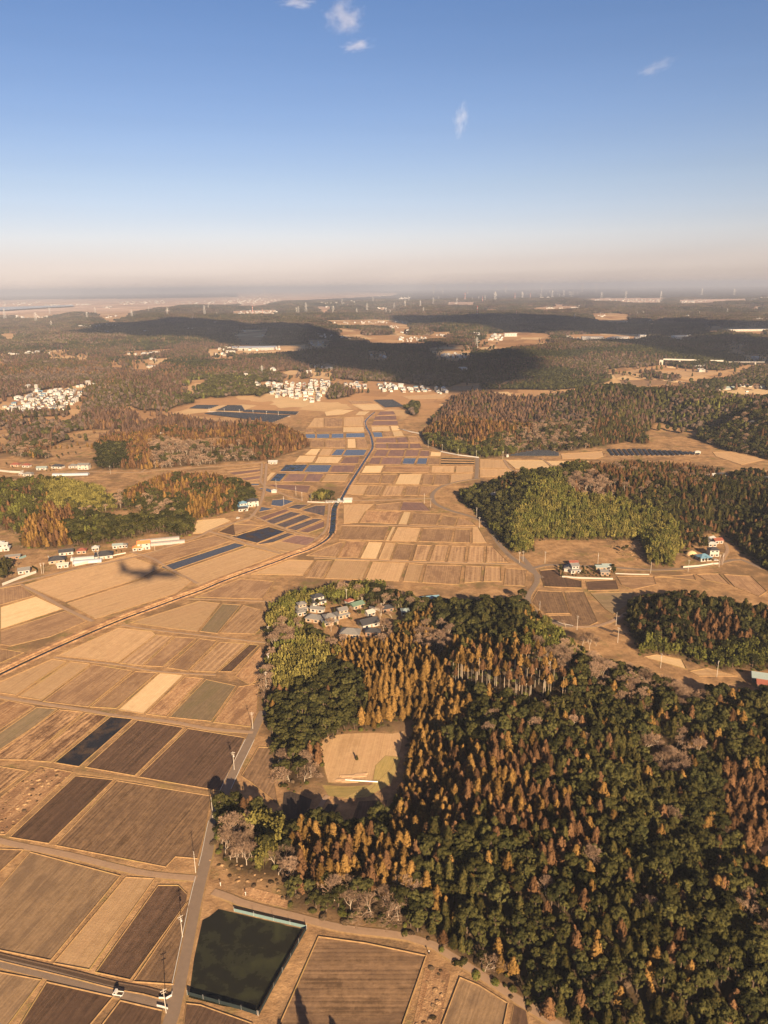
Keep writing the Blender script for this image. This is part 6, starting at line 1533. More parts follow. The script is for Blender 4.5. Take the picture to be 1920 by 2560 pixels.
# vehicles
def wheel(parent, x, y, r=.28):
    q = MB(); q.tube((x, y-.09, r), (x, y+.09, r), r, r, 10, 0, True); n_ = q.build('tyre', M['tyre'], parent); 
    q = MB(); s = 1 if y > 0 else -1; q.tube((x, y, r), (x, y+.1*s, r), r*.55, r*.55, 8, 0, True); q.build('rim', M['steel'], n_)
def wheels(e, xs, y, r=.28):
    for x in xs:
        for s in (-1, 1):
            q = MB(); q.tube((x, y*s-.09, r), (x, y*s+.09, r), r, r, 12, 0, True); q.tube((x, y*s+.09, r), (x, y*s-.09, r), r, r, 12, 0, True); o = q.build('wheel', M['tyre'], e)
            q = MB(); q.tube((x, (y)*s, r), (x, (y+.11)*s, r), r*.6, r*.6, 8, 0, True); q.build('rim', M['steel'], o)
def prism(mb, prof, y0, y1, m=0):
    n0 = len(mb.V); k = len(prof); mb.V += [(x, y0, z) for x, z in prof]+[(x, y1, z) for x, z in prof]
    mb.F.append(tuple(n0+i for i in range(k))); mb.F.append(tuple(n0+k+i for i in range(k))[::-1]); mb.M += [m, m]
    for i in range(k):
        j = (i+1) % k; mb.F.append((n0+i, n0+k+i, n0+k+j, n0+j)); mb.M.append(m)
def root(name, label, cat, loc, rz=0, group=None):
    e = bpy.data.objects.new(name, None); COL.objects.link(e); e.location = loc; e.rotation_euler = (0, 0, rz); tag(e, label, cat, group); return e
pt = place(10, 702, 1395)
a = Vector(Q(10, 560, 1345)); b = Vector(Q(10, 860, 1420)); hd = math.atan2((a-b).y, (a-b).x)
e = root('pickup_truck', 'small white flatbed truck parked on the farm road by the ditch', 'truck', (pt[0], pt[1], .28), hd+rad(6))
q = MB(); prism(q, [(.35, .45), (1.70, .45), (1.74, .95), (1.52, 1.25), (1.18, 1.80), (.45, 1.82), (.38, 1.5)], -.72, .72); q.build('cab', M['white'], e)
q = MB(); q.quad((1.525, -.62, 1.30), (1.525, .62, 1.30), (1.23, .62, 1.74), (1.23, -.62, 1.74)); q.build('windscreen', M['glass'], e)
for s in (-1, 1):
    q = MB(); q.quad((.55, .735*s, 1.1), (1.40, .735*s, 1.1), (1.12, .735*s, 1.68), (.55, .735*s, 1.68)); q.build('side_window', M['glass'], e)
q = MB(); q.box(-.72, 0, .45, .62, 2.15, 1.46); q.build('bed_floor', M['soil'], e)
q = MB(); q.box(-.72, .73, .5, .95, 2.15, .07); q.box(-.72, -.73, .5, .95, 2.15, .07); q.box(-1.80, 0, .5, .95, .07, 1.39); q.box(.32, 0, .5, 1.25, .07, 1.39); q.build('bed_sides', M['white'], e)
for s in (-1, 1):
    q = MB(); q.box(1.76, .52*s, .68, .84, .06, .22); q.build('headlight', M['film'], e)
wheels(e, (1.15, -1.15), .66)
def car(t, x, y, rz, label, mat='white', zo=.25):
    p = place(t, x, y); e = root('parked_car', label, 'car', (p[0], p[1], p[2]+zo), rad(rz))
    q = MB(); prism(q, [(-1.9, .35), (1.9, .35), (1.95, .8), (1.1, .95), (-1.75, 1.0), (-1.95, .8)], -.82, .82); q.build('body', M[mat], e)
    q = MB(); prism(q, [(-1.7, .98), (1.05, .96), (.45, 1.45), (-1.35, 1.48)], -.72, .72); q.build('cabin', M['glass'], e)
    q = MB(); prism(q, [(-1.37, 1.47), (.48, 1.44), (.44, 1.50), (-1.33, 1.53)], -.73, .73); q.build('roof', M[mat], e)
    wheels(e, (1.2, -1.2), .75, .31)
car(4, 1410, 703, 15, 'small white car on the lane below the blue roofed house')
car(6, 1350, 1048, -10, 'white car parked beside the blue pyramid roofed house')
car(6, 215, 218, 30, 'left of the white vans in a gap of the right ridge wood')
car(6, 240, 222, 10, 'right of the white vans in a gap of the right ridge wood')
car(11, 695, 215, 0, 'grey farm trailer car standing by the timber in the clearing', 'steel') if False else None

# electricity poles along the lanes
def pole_meshes(h=11.0):
    q = MB(); q.tube((0, 0, -.5), (0, 0, h), .17, .10, 8, 0, True); pm = q.mesh('pole', M['pole'])
    q = MB(); q.box(0, 0, h-.9, h-.75, 2.2, .12); q.box(0, 0, h-1.9, h-1.75, 1.6, .12); am = q.mesh('crossarm', M['pole'])
    q = MB()
    for x in (-.95, -.45, .45, .95): q.tube((x, 0, h-.75), (x, 0, h-.5), .07, .05, 6, 0, True)
    im = q.mesh('insulator', M['white'])
    q = MB(); q.tube((.35, 0, h-3.3), (.35, 0, h-2.4), .28, .28, 8, 0, True); tm = q.mesh('transformer', M['steel'])
    return pm, am, im, tm
PM = pole_meshes()
POLES = [(10, 1160, 668, 'at the grassy corner of the farm track junction'), (10, 1082, 1050, 'beside the road left of the fenced pond'), (10, 985, 1500, 'next to the pipe guardrails at the bottom'), (10, 1262, 345, 'in front of the roadside thicket'),
 (10, 1388, 58, 'left of the road above the thicket shadow'), (7, 1498, 1000, 'where the field track meets the road below the hamlet hill'), (8, 157, 760, 'at the left foot of the sunlit cedar slope'), (8, 170, 640, 'second up the left wood edge'), (8, 170, 470, 'third up the left wood edge'),
 (5, 215, 622, 'between the mauve paddies left of the canal'), (5, 332, 662, 'left of the bamboo island'), (5, 368, 692, 'nearest left of the bamboo island'), (5, 422, 702, 'touching the bamboo island'), (5, 1115, 378, 'first along the wood road'), (5, 1198, 400, 'second along the wood road'),
 (5, 1293, 427, 'third along the wood road'), (5, 1400, 435, 'at the corner of the wood road'), (5, 1092, 708, 'at the junction of the curved road'), (5, 1130, 732, 'inside the curved road'), (5, 1402, 792, 'below the bamboo slope'), (5, 1418, 852, 'nearest below the bamboo slope'), (5, 1557, 446, 'beside the tan fields on the right'),
 (5, 260, 722, 'between two small ponds'), (6, 207, 1052, 'at the left end of the reddish slope'), (6, 337, 1062, 'on the left of the reddish slope'), (6, 650, 1072, 'in the middle of the reddish slope'), (6, 963, 1122, 'right of the compound beside the road'), (6, 1185, 1112, 'in front of the white garden wall'),
 (6, 1390, 1068, 'at the lane by the blue pyramid roof'), (6, 1368, 1085, 'thin one at the mouth of the lane'), (6, 88, 442, 'left of the stepped solar field'), (9, 305, 320, 'at the brown field left edge'), (9, 527, 414, 'below the brown striped field'), (9, 758, 388, 'beside the dark grove'), (9, 1022, 640, 'on the brown clearing'),
 (9, 1355, 692, 'right end of the brown clearing'), (4, 587, 965, 'at the end of the white yard wall'), (4, 433, 990, 'at the farmyard gate'), (4, 655, 438, 'on the far left farmland'), (4, 918, 893, 'right of the orange roofed house'), (8, 838, 330, 'in the middle of the hamlet'), (8, 632, 250, 'behind the red shed of the hamlet'),
 (9, 768, 490, 'small white one on the earth platform'), (4, 248, 1030, 'left of a leaning pair beside the lone house'), (4, 258, 1028, 'right of a leaning pair beside the lone house'), (5, 1655, 1060, 'at the road bend under the bamboo')]
for i, (t, x, y, s) in enumerate(POLES):
    e = root('utility_pole', 'pale concrete utility pole '+s, 'pole', place(t, x, y), R.uniform(0, 3.14), 'utility poles along the lanes'); sc = R.uniform(.9, 1.05); e.scale = (sc, sc, sc)
    if i == 44: e.rotation_euler = (0, .12, .2)
    pr = link('pole', PM[0], e); link('crossarm', PM[1], e); link('insulator', PM[2], e)
    if i % 3 == 1: link('transformer', PM[3], e)
# marker stakes
for (t, x, y, s) in ((10, 1307, 745, 'upper left white marker post on the rough ground right of the road'), (10, 1456, 802, 'lower right white marker post on the rough ground above the pond'), (11, 1120, 1268, 'dark stake at the corner where the track bends past the ploughed field')):
    e = root('marker_post', s, 'post', place(t, x, y)); q = MB(); q.tube((0, 0, -.2), (0, 0, 1.3), .16, .13, 6, 0, True); q.build('stake', M['white' if t == 10 else 'tyre'], e); q = MB(); q.box(0, 0, 1.3, 1.6, .45, .3); q.build('cap', M['white'], e)
# timber in the clearing
for k, (x, y, L_, rz, s) in enumerate(((620, 235, 9, 5, 'upper left'), (640, 215, 8, 3, 'topmost'), (650, 245, 10, -2, 'lowest left'), (700, 215, 8, 4, 'right hand'), (720, 205, 6, 3, 'smallest right hand'))):
    e = root('timber_stack', s+' stack of sawn timber in the sunny clearing', 'timber', place(11, x, y), rad(rz))
    for j in range(5):
        q = MB(); q.box(R.uniform(-.6, .6), (j-2)*.34, 0, .28+.1*(j % 2), L_*R.uniform(.7, 1), .26); q.build('plank', M['wood'], e)
e = root('white_pipe', 'long white pipe lying at the edge of the clearing shadow', 'pipe', place(11, 720, 245), rad(-6)); q = MB(); q.tube((-8, 0, .3), (8, 0, .3), .28, .28, 8, 0, True); q.build('tube', M['tarp'], e); q = MB(); q.box(-4, 0, 0, .1, .4, .8); q.box(4, 0, 0, .1, .4, .8); q.build('support', M['wood'], e)
# canal gate
e = root('canal_gate', 'pale green canal gate with white deck across the water', 'gate', place(5, 565, 703), rad(4))
q = MB(); q.box(0, 0, .8, 1.3, 22, 3.4); q.build('deck', M['film'], e); q = MB(); 
for x in (-9, -3, 3, 9): q.box(x, 0, -.5, .8, 1, 3)
q.build('pier', M['conc'], e); q = MB(); q.box(4, 1, 1.3, 4.4, 3, 1.6); q.build('gate_house', M['rooft'], e); q = MB()
for y_ in (-1.6, 1.6): q.box(0, y_, 2.1, 2.25, 22, .12); [q.box(x, y_, 1.3, 2.1, .15, .12) for x in range(-10, 11, 4)]
q.build('railing', M['white'], e)
# straw heap
q = MB(); p = place(6, 1205, 1010); q.lathe([(5.5, -.3), (5.0, .8), (3.6, 2.2), (1.6, 3.2), (.2, 3.5)], 14, wob=.08); tag(q.build('straw_heap', FM['p'], None, p, smooth=True), 'pale straw heap under the bamboo beside the blue roof', 'heap')
# earth platform pits
for x, y, w_, l_ in ((775, 428, 3, 9), (745, 447, 2, 5), (700, 412, 3, 11)):
    p = place(9, x, y); q = MB(); q.box(0, 0, -.1, .16, l_, w_, 0, rad(-48)); tag(q.build('pit', M['soil'], None, p), kind='structure')

# ================================================================== solar fields
def panelmat():
    m, n, bs = newmat('solar_glass'); tc = nn(n, 'ShaderNodeTexCoord')
    bk = nn(n, 'ShaderNodeTexBrick'); bk.offset = 0; bk.inputs['Scale'].default_value = 1; bk.inputs['Color1'].default_value = (.018, .020, .028, 1); bk.inputs['Color2'].default_value = (.026, .030, .040, 1); bk.inputs['Mortar'].default_value = (.20, .21, .22, 1)
    bk.inputs['Mortar Size'].default_value = .03; bk.inputs['Brick Width'].default_value = 1.6; bk.inputs['Row Height'].default_value = 1.0
    n.links.new(tc.outputs['Object'], bk.inputs['Vector']); n.links.new(bk.outputs[0], bs.inputs['Base Color']); bs.inputs['Roughness'].default_value = .55; bs.inputs['Specular IOR Level'].default_value = .12
    return m
M['solar'] = panelmat()
def solar(a, b, w_, tilt, label, group, up=1.0, face=1):
    """a row of panels from a to b (ground points)"""
    a = Vector(a); b = Vector(b); L_ = (b-a).length; c_ = (a+b)/2; an = math.atan2((b-a).y, (b-a).x)
    z = ground(c_.x, c_.y)[1]
    e = root('solar_row', label, 'solar panels', (c_.x, c_.y, z), an, group); cs, sn = math.cos(rad(tilt))*w_/2, math.sin(rad(tilt))*w_/2*face
    q = MB(); A = [(-L_/2, -cs, up+abs(sn)-sn), (L_/2, -cs, up+abs(sn)-sn), (L_/2, cs, up+abs(sn)+sn), (-L_/2, cs, up+abs(sn)+sn)]
    q.quad(*A); q.quad(*[(x, y, z_-.08) for x, y, z_ in A][::-1])
    for i in range(4): j = (i+1) % 4; q.quad((A[i][0], A[i][1], A[i][2]-.08), (A[j][0], A[j][1], A[j][2]-.08), A[j], A[i])
    q.build('panels', M['solar'], e)
    q = MB(); k = max(2, int(L_/8))
    for i in range(k+1):
        x = -L_/2+L_*i/k; q.box(x, 0, -.5, up+abs(sn)-.1, .2, .2)
    q.build('frame_legs', M['steel'], e)
def lerp(p, q, t): return (p[0]+(q[0]-p[0])*t, p[1]+(q[1]-p[1])*t)
def rows(TL_, TR_, BR, BL, k, w_, tilt, where, grp, face=1, up=1.0):
    for i in range(k):
        t = (i+.5)/k; pos = 'nearest' if i == k-1 else ('farthest' if i == 0 else None)
        o_ = {0: 'farthest', 1: 'second farthest', 2: 'third farthest', 3: 'fourth farthest', 4: 'fifth farthest', 5: 'sixth farthest', k-1: 'nearest', k-2: 'second nearest', k-3: 'third nearest', k-4: 'fourth nearest', k-5: 'fifth nearest', k-6: 'sixth nearest'}
        solar(lerp(TL_, BL, t), lerp(TR_, BR, t), w_, tilt, (o_.get(i, 'middle')+' solar row '+where), grp, up, face)
g_ = 'solar rows of the large left solar field'
rows(Q(1, 1270, 826), Q(2, 322, 832), Q(2, 205, 893), Q(1, 1215, 846), 1, 5, 15, 'x', g_) if False else None
A0, B0, C0, D0 = Q(1, 1220, 838), Q(1, 1659+70, 868), Q(1, 1640, 898), Q(1, 1215, 846)
rows(Q(1, 1290, 832), Q(2, 300, 853), Q(2, 190, 895), Q(1, 1212, 842), 9, 4.6, 12, 'in the broad near block of the left solar field', g_)
rows(Q(1, 1350, 792), Q(1, 1432, 793), Q(1, 1455, 828), Q(1, 1275, 824), 6, 4.6, 12, 'in the small raised block of the left solar field', 'solar rows of the small raised block')
rows(Q(1, 1458, 820), Q(2, 350, 830), Q(2, 330, 850), Q(1, 1440, 830), 3, 4.6, 12, 'in the thin strip of the left solar field', 'solar rows of the thin strip')
rows(Q(1, 1165, 792), Q(1, 1300, 792), Q(1, 1240, 814), Q(1, 1120, 811), 5, 4.6, 12, 'in the separate left block of the solar field', 'solar rows of the separate left block')
rows(Q(5, 792, 98), Q(5, 905, 96), Q(5, 978, 138), Q(5, 860, 142), 9, 5.5, 12, 'on the far valley field before the town', 'solar rows before the town')
def row1(t, x0, y0, x1, y1, w_, lab, grp, face=1, tilt=16): solar(Q(t, x0, y0), Q(t, x1, y1), w_, tilt, lab, grp, 1.0, face)
ordn = ['top', 'second', 'third', 'fourth', 'fifth', 'sixth', 'bottom']
for i, (x0, x1, y) in enumerate(((300, 345, 393), (270, 375, 400), (225, 400, 407), (190, 418, 413), (160, 420, 419), (135, 420, 426))):
    row1(6, x0, y, x1, y+1, 4.2, (ordn[i] if i < 5 else 'bottom')+' row of the stepped solar field at the right wood', 'rows of the stepped solar field')
for i in range(18):
    x = 705+i*30; y0, y1 = (388 if i < 5 else 385-(4 if 5 <= i <= 8 else 0)+i*.9), (427 if i < 13 else 424)
    if i > 14: y0 += 4; y1 -= 3
    row1(6, x+8, y0+2, x+38, y1, 4.0, f'{["first","second","third","fourth","fifth","sixth","seventh","eighth","ninth","tenth","eleventh","twelfth","thirteenth","fourteenth","fifteenth","sixteenth","seventeenth","eighteenth"][i]} from the left of the slanting solar rows', 'slanting solar rows on the right', 1, 10)
for i, (x, y) in enumerate(((1240, 828), (1330, 832), (1420, 838), (1500, 842), (1580, 848), (1650, 852))):
    e = root('lamp_post', ordn[min(i, 5)]+' white service post along the left solar field', 'post', place(1, x, y), 0, 'posts in the solar field'); q = MB(); q.tube((0, 0, 0), (0, 0, 7), .25, .18, 6, 0, True); q.build('post', M['white'], e); q = MB(); q.box(0, 0, 7, 7.5, 1.6, .5); q.build('head', M['white'], e)
tag(strip('service_road', smoothline([Q(1, 1230, 826), Q(1, 1450, 838), Q(1, 1720, 856)], 12), [(-2.2, -.1, 0), (-2, .25, 0), (2, .25, 0), (2.2, -.1, 0)], [M['conc']]), kind='structure')

# ================================================================== towns
def townhouse(w_, d_, h, wall, roof, hip):
    q = MB(); q.box(0, 0, -2, h, w_, d_, 0); e = .5; A, B = w_/2+e, d_/2+e; z = h; k = B*.8 if hip else 0; rise = min(A, B)*.55
    E = [(-A, -B, z), (A, -B, z), (A, B, z), (-A, B, z)]; r1 = (-A+k, 0, z+rise); r2 = (A-k, 0, z+rise)
    q.quad(E[0], E[1], r2, r1, 1); q.quad(E[2], E[3], r1, r2, 1); q.tri(E[1], E[2], r2, 1 if hip else 0); q.tri(E[3], E[0], r1, 1 if hip else 0)
    for x in (-w_*.25, w_*.22): q.box(x, -d_/2, h*.25, h*.25+1.3, 1.7, .16, 2); q.box(x, -d_/2, h*.7, h*.7+1.1, 1.5, .16, 2)
    return mkmesh('town_house', q.V, q.F, [M[wall], M[roof], M['glass']], q.M)
TH = [townhouse(9, 8, 5.8, 'wallw', 'roofg', True), townhouse(10, 7, 5.6, 'wallw', 'film', False), townhouse(9, 7.5, 5.6, 'white', 'roofd', True), townhouse(11, 8, 3.2, 'wallw', 'roofr', True), townhouse(12, 8, 6, 'white', 'film', True), townhouse(9, 8, 5.8, 'wallw', 'roofb', False)]
TW = ['white walled house with a grey roof', 'white house with a pale roof', 'white walled house with a dark roof', 'low house with a reddish roof', 'large white house with pale roof', 'pale house with a blue grey roof']
cnt = 0; far_pts = []
def town(polys, where, grp, spx, spy, rz, n_max):
    """rows of houses on plots across a town area"""
    global cnt
    out = []
    for t, s in polys:
        W_ = wpoly(t, s, 3.0); xs = [p[0] for p in W_]; ys = [p[1] for p in W_]
        cx, cy = sum(xs)/len(xs), sum(ys)/len(ys); c_, s_ = math.cos(rz), math.sin(rz); ext = max(max(xs)-min(xs), max(ys)-min(ys))
        u = -ext
        while u < ext:
            v = -ext
            while v < ext:
                x = cx+u*c_-v*s_+R.uniform(-3, 3); y = cy+u*s_+v*c_+R.uniform(-3, 3)
                if inpoly(np.array([x]), np.array([y]), W_)[0] and R.random() < .84: out.append((x, y))
                v += spy
            u += spx
    R.shuffle(out)
    for x, y in out[:n_max]:
        i = R.choices(range(6), (5, 2.2, 5, 2.2, 1.6, 1.5))[0]
        o = link('town_house', TH[i], None, (x, y, ground(x, y)[1]), rz+R.choice((0, math.pi/2))+R.uniform(-.08, .08)); sc = R.uniform(.66, 1.0); o.scale = (sc, sc, sc*R.uniform(.62, .9))
        tag(o, TW[i]+' '+where, 'house', grp)
    for x, y in out[n_max:]: far_pts.append((x, y))
    return len(out)
n1 = town([(1, '20,800 60,775 110,745 180,720 300,700 470,690 480,720 440,770 400,810 250,825 100,835 30,828')], 'in the town at the left', 'houses of the left town', 15, 13.5, .3, 120)
n2 = town([(2, '150,660 250,650 400,655 410,638 530,640 560,655 500,700 500,755 430,768 320,745 230,740 160,715'), (2, '610,655 700,655 760,665 780,690 700,690 640,690'), (2, '800,660 900,660 1000,675 1230,690 1220,720 1160,722 1150,700 1000,705 900,705 820,700')], 'in the town at the head of the valley', 'houses of the valley town', 15, 14, .1, 180)
print('town', n1, n2)
# villages and works scattered through the far woods: small white specks
FARV = [(1, '280,690 350,670 330,680', 5), (1, '160,672 230,668 235,680 170,684', 6), (1, '410,655 540,650 600,652', 8), (1, '30,480 120,485 110,492', 6), (1, '150,475 320,460 325,470 160,485', 14), (1, '720,470 920,462 1035,452 1030,462 850,475', 22), (1, '870,545 915,540 915,552', 5), (1, '890,500 920,496 920,506', 3),
 (1, '1280,440 1380,436 1380,448 1290,450', 10), (1, '1390,440 1655,428 1655,446 1400,452', 26), (1, '1240,470 1390,468 1390,480', 9), (1, '540,380 650,376 650,384', 8), (1, '470,325 735,310 735,320 480,330', 18), (1, '860,375 930,375', 3), (1, '40,260 280,255 290,268 120,270', 26), (1, '1370,240 1640,225 1640,240 1380,248', 34),
 (1, '620,255 690,250 690,262 620,265', 10), (1, '400,190 540,185 540,195 400,198', 20), (1, '250,190 350,188 350,198 260,200', 24), (1, '660,170 980,165 980,185 720,190', 70), (1, '1000,180 1300,160 1659,150 1659,185 1200,190', 110), (1, '0,175 240,170 240,190 0,200', 40), (1, '60,205 180,200 180,212', 14), (1, '440,140 560,138 560,148 460,148', 12),
 (1, '560,205 660,200 660,212', 8), (1, '1280,150 1659,120 1659,150 1400,165', 60), (1, '1580,570 1630,570 1630,582', 3), (1, '1445,608 1460,605 1460,615', 1), (1, '1515,655 1545,652 1545,668 1520,668', 4), (1, '1540,365 1580,365', 1), (1, '1100,345 1140,340', 4), (1, '1250,310 1290,308', 3), (1, '1400,340 1460,338 1460,348', 6),
 (2, '0,225 220,222 220,245 0,248', 30), (2, '400,400 500,400 490,425 400,425', 14), (2, '390,375 560,375 560,390', 8), (2, '600,385 660,385 655,402', 7), (2, '530,290 800,284 990,282 990,292 700,300', 30), (2, '870,308 940,308 935,325 880,325', 9), (2, '950,345 1000,340 1000,358', 8), (2, '930,375 1110,372 1110,395 940,400', 30), (2, '1140,358 1210,360 1210,370', 7),
 (2, '1150,475 1300,465 1370,475 1340,490 1200,495', 26), (2, '1360,360 1420,362 1420,378', 8), (2, '480,545 545,540 540,560', 5), (2, '390,572 415,570 415,582', 2), (2, '430,545 455,545', 1), (2, '600,395 660,385', 2), (2, '0,430 200,430 200,448 0,448', 12), (2, '1240,585 1330,580', 2), (2, '760,478 870,475 860,490', 8), (2, '320,195 600,190 700,200', 14), (2, '800,210 880,205 880,216', 8), (2, '900,160 1010,150 1010,165', 14), (2, '600,120 950,125 950,140 640,150', 40),
 (2, '0,120 250,110 600,110 620,135 250,150 0,150', 110), (2, '500,205 560,200', 4), (2, '1480,355 1560,365 1560,378 1490,375', 12), (2, '640,190 700,185', 4), (2, '1380,100 1659,95 1659,108 1390,110', 60), (2, '1020,100 1110,100 1110,108', 24), (2, '1170,95 1330,100 1330,108', 30), (2, '1180,185 1290,180', 6),
 (3, '0,98 300,94 620,90 940,86 940,96 300,104 0,106', 150), (3, '1100,86 1500,80 1659,76 1659,84', 40), (3, '0,360 60,360 80,390 0,395', 14), (3, '460,375 560,378 550,395 470,395', 14), (3, '700,370 930,368 930,380 700,384', 14), (3, '1060,375 1200,372 1200,388 1070,390', 12), (3, '600,160 1040,158 1040,172 900,174 620,168', 60), (3, '1130,170 1290,162 1290,172 1140,180', 24), (3, '1500,165 1659,155 1659,170', 16), (3, '640,250 700,248 700,262', 7),
 (3, '780,285 830,283 825,290', 4), (3, '940,288 980,286', 4), (3, '1590,285 1659,282', 5), (3, '1560,210 1600,208', 5), (3, '1480,500 1620,485 1640,510', 12), (3, '520,200 545,198', 2), (3, '340,210 460,208', 12), (3, '330,130 350,128', 2), (3, '1250,565 1300,562', 4), (3, '1170,265 1190,265', 2), (3, '300,155 360,152', 5), (3, '790,105 880,102', 8)]
for t, s, k in FARV:
    P_ = pts(s); xs = [p[0] for p in P_]; ys = [p[1] for p in P_]
    for i in range(k):
        for _ in range(20):
            x = R.uniform(min(xs), max(xs)); y = R.uniform(min(ys), max(ys)+.5)
            if len(P_) < 3 or inpoly(np.array([x]), np.array([y]), P_)[0]: break
        far_pts.append(Q(t, x, y, 12))
fx = np.array([p[0] for p in far_pts]); fy = np.array([p[1] for p in far_pts]); fD, fz = ground(fx, fy)
fz = fz+np.where(fD > 0, 8.0, 0.0)
fd = np.hypot(fx, fy); fs = np.clip(fd/6000, .8, 2.3)*NR.uniform(.6, 1.4, len(fx))
scatter('far_houses', fx, fy, fz, NR.uniform(-.3, .3, len(fx))+NR.choice([0, 1.57], len(fx)), np.stack([fs*1.15, fs, np.clip(fs, .9, 1.7)], 1), NR.choice([0, 1, 4, 1, 4, 2], len(fx)), {i: [hidden(TH[i], 'far_house')] for i in (0, 1, 2, 4)}, 'white specks of villages and works among the far woods', 'houses')
def block(t, x, y, w_, d_, h, label, z=10, mat='white'):
    p = Q(t, x, y, z); e = root('works_building', label, 'building', (p[0], p[1], ground(*p)[1]), 0)
    q = MB(); q.box(0, 0, -2, h, w_, d_); q.build('wall', M[mat], e); q = MB(); q.box(0, 0, h, h+1.2, w_+1, d_+1); q.build('roof', M['film'], e)
    q = MB(); k = int(w_/7)
    for i in range(k):
        for f in range(max(1, int(h/6))): q.box(-w_/2+(i+.5)*w_/k, -d_/2-.05, 3+f*5, 5+f*5, w_/k*.55, .3)
    q.build('windows', M['glass'], e)
block(3, 133, 368, 58, 20, 13, 'long white apartment like block beyond the dark cloud shaded woods')
block(3, 580, 388, 36, 20, 13, 'white factory hall, leftmost of the works on the right')
block(3, 640, 382, 62, 24, 8, 'long white factory hall in the middle of the works')
block(3, 780, 380, 80, 20, 6, 'low wide pale hall right of the factory')
block(3, 915, 378, 30, 30, 13, 'small white hall at the right end of the works')
block(3, 1135, 385, 60, 30, 14, 'white building in front of the shaded ridge at the right')
block(2, 70, 440, 190, 40, 8, 'long low pale depot roof in the cloud shade', mat='wallw')
block(1, 1500, 445, 170, 50, 8, 'long low white depot roof left of centre', mat='wallw')
block(3, 520, 207, 110, 40, 9, 'far white hall by the orange field', 14)
block(3, 1550, 335, 220, 20, 8, 'long pale elevated road deck in shade at the far right', 12, 'conc')

# viaduct
a = Vector(Q(3, 1040, 517, 16)); b = Vector(Q(3, 1395, 527, 16)); d = b-a; L_ = d.length
e = root('viaduct', 'long pale concrete viaduct crossing the far right valley', 'bridge', ((a.x+b.x)/2, (a.y+b.y)/2, 0), math.atan2(d.y, d.x))
q = MB(); q.box(0, 0, 14.5, 16.6, L_, 9); q.build('deck', M['conc'], e)
for s in (-1, 1): q = MB(); q.box(0, 4.4*s, 16.6, 17.7, L_, .4); q.build('parapet', M['white'], e)
for f in (-.22, .12, .4): q = MB(); q.box(L_*f, 0, -1, 14.5, 4.5, 6); q.build('pier', M['conc'], e)
q = MB(); q.box(-L_/2-5, 0, -1, 14, 10, 12); q.build('abutment', M['conc'], e)
# small bridge further right
a = Vector(Q(3, 1520, 531, 10)); e = root('far_bridge', 'short low bridge right of the viaduct', 'bridge', (a.x, a.y, 0), -.1); q = MB(); q.box(0, 0, 8, 10, 110, 8); q.build('deck', M['conc'], e); q = MB(); q.box(-20, 0, -1, 8, 4, 5); q.box(30, 0, -1, 8, 4, 5); q.build('pier', M['conc'], e)

# ================================================================== pylons, masts, chimneys
def lattice():
    q = MB(); r_ = .32; H = 50.0; lv = [0, 9, 17, 24, 30, 35, 39.5, 43.5, 47, 50]; hw = lambda z: 4.2*(1-z/50)**1.1+.75
    for i in range(len(lv)-1):
        z0, z1 = lv[i], lv[i+1]; a, b = hw(z0), hw(z1); c0 = [(-a, -a), (a, -a), (a, a), (-a, a)]; c1 = [(-b, -b), (b, -b), (b, b), (-b, b)]
        for j in range(4):
            k = (j+1) % 4; q.tube((*c0[j], z0), (*c1[j], z1), r_, r_, 4); q.tube((*c0[j], z0), (*c1[k], z1), r_*.6, r_*.6, 3); q.tube((*c0[k], z0), (*c1[j], z1), r_*.6, r_*.6, 3)
    body = q; q = MB()
    for z, w_ in ((30.5, 9.5), (37, 8.2), (43.5, 7)):
        for s in (-1, 1):
            q.tube((0, .8, z), (w_*s, 0, z+.4), r_*.8, r_*.5, 4); q.tube((0, -.8, z), (w_*s, 0, z+.4), r_*.8, r_*.5, 4); q.tube((0, 0, z+2.6), (w_*s, 0, z+.4), r_*.6, r_*.5, 4)
            q.tube((w_*s, 0, z+.4), (w_*s, 0, z-1.8), .25, .25, 4)
    return body.mesh('tower', M['steel']), q.mesh('crossarms', M['steel'])
LT = lattice()
PY = {1: '30,275,220 215,295,245 517,275,235 783,270,225 882,235,210 994,260,215 1214,265,210 1236,222,200 395,355,338 140,372,352 305,320,290 1140,278,258 1553,585,527 1285,255,235 295,240,205 565,240,205',
 2: '347,243,200 335,240,205 392,235,178 553,238,195 605,195,160 692,248,213 753,228,183 788,183,152 865,248,220 890,250,225 914,220,180 978,215,178 1068,218,178 1000,180,148 1087,250,218 1145,190,150 1177,172,148 1285,182,147 1376,170,148 1452,170,138 1512,168,122 1403,430,365 1355,435,418 1414,165,145',
 3: '42,168,120 203,160,120 380,150,110 412,130,112 448,145,110 485,135,112 532,133,112 493,150,122 512,275,238 672,148,118 817,150,112 1025,150,112 1267,135,100 1458,135,103 1417,238,213 1253,245,228 668,245,228 885,245,225 920,240,225 423,145,128 505,132,113 312,160,130'}
wn = {1: 'left', 2: 'middle', 3: 'right'}
for t, s in PY.items():
    for j, (x, y0, y1) in enumerate(sorted(pts(s))):
        p = Q(t, x, y0, 14); dd = math.hypot(*p); h = (y0-y1)/2.37*dd/FPX/math.cos(PITCH*.0)*.98
        side = 'far' if y0 < 200 else ('distant' if y0 < 300 else 'nearer')
        e = root('pylon', f'{side} grey lattice pylon on the {wn[t]} horizon woods, '+('tall' if h > 45 else 'short')+' one', 'pylon', (p[0], p[1], ground(*p)[1]), R.uniform(-.5, .5), 'lattice pylons across the far woods')
        k = h/50; e.scale = (k*1.15, k*1.15, k); link('tower', LT[0], e); link('crossarms', LT[1], e)
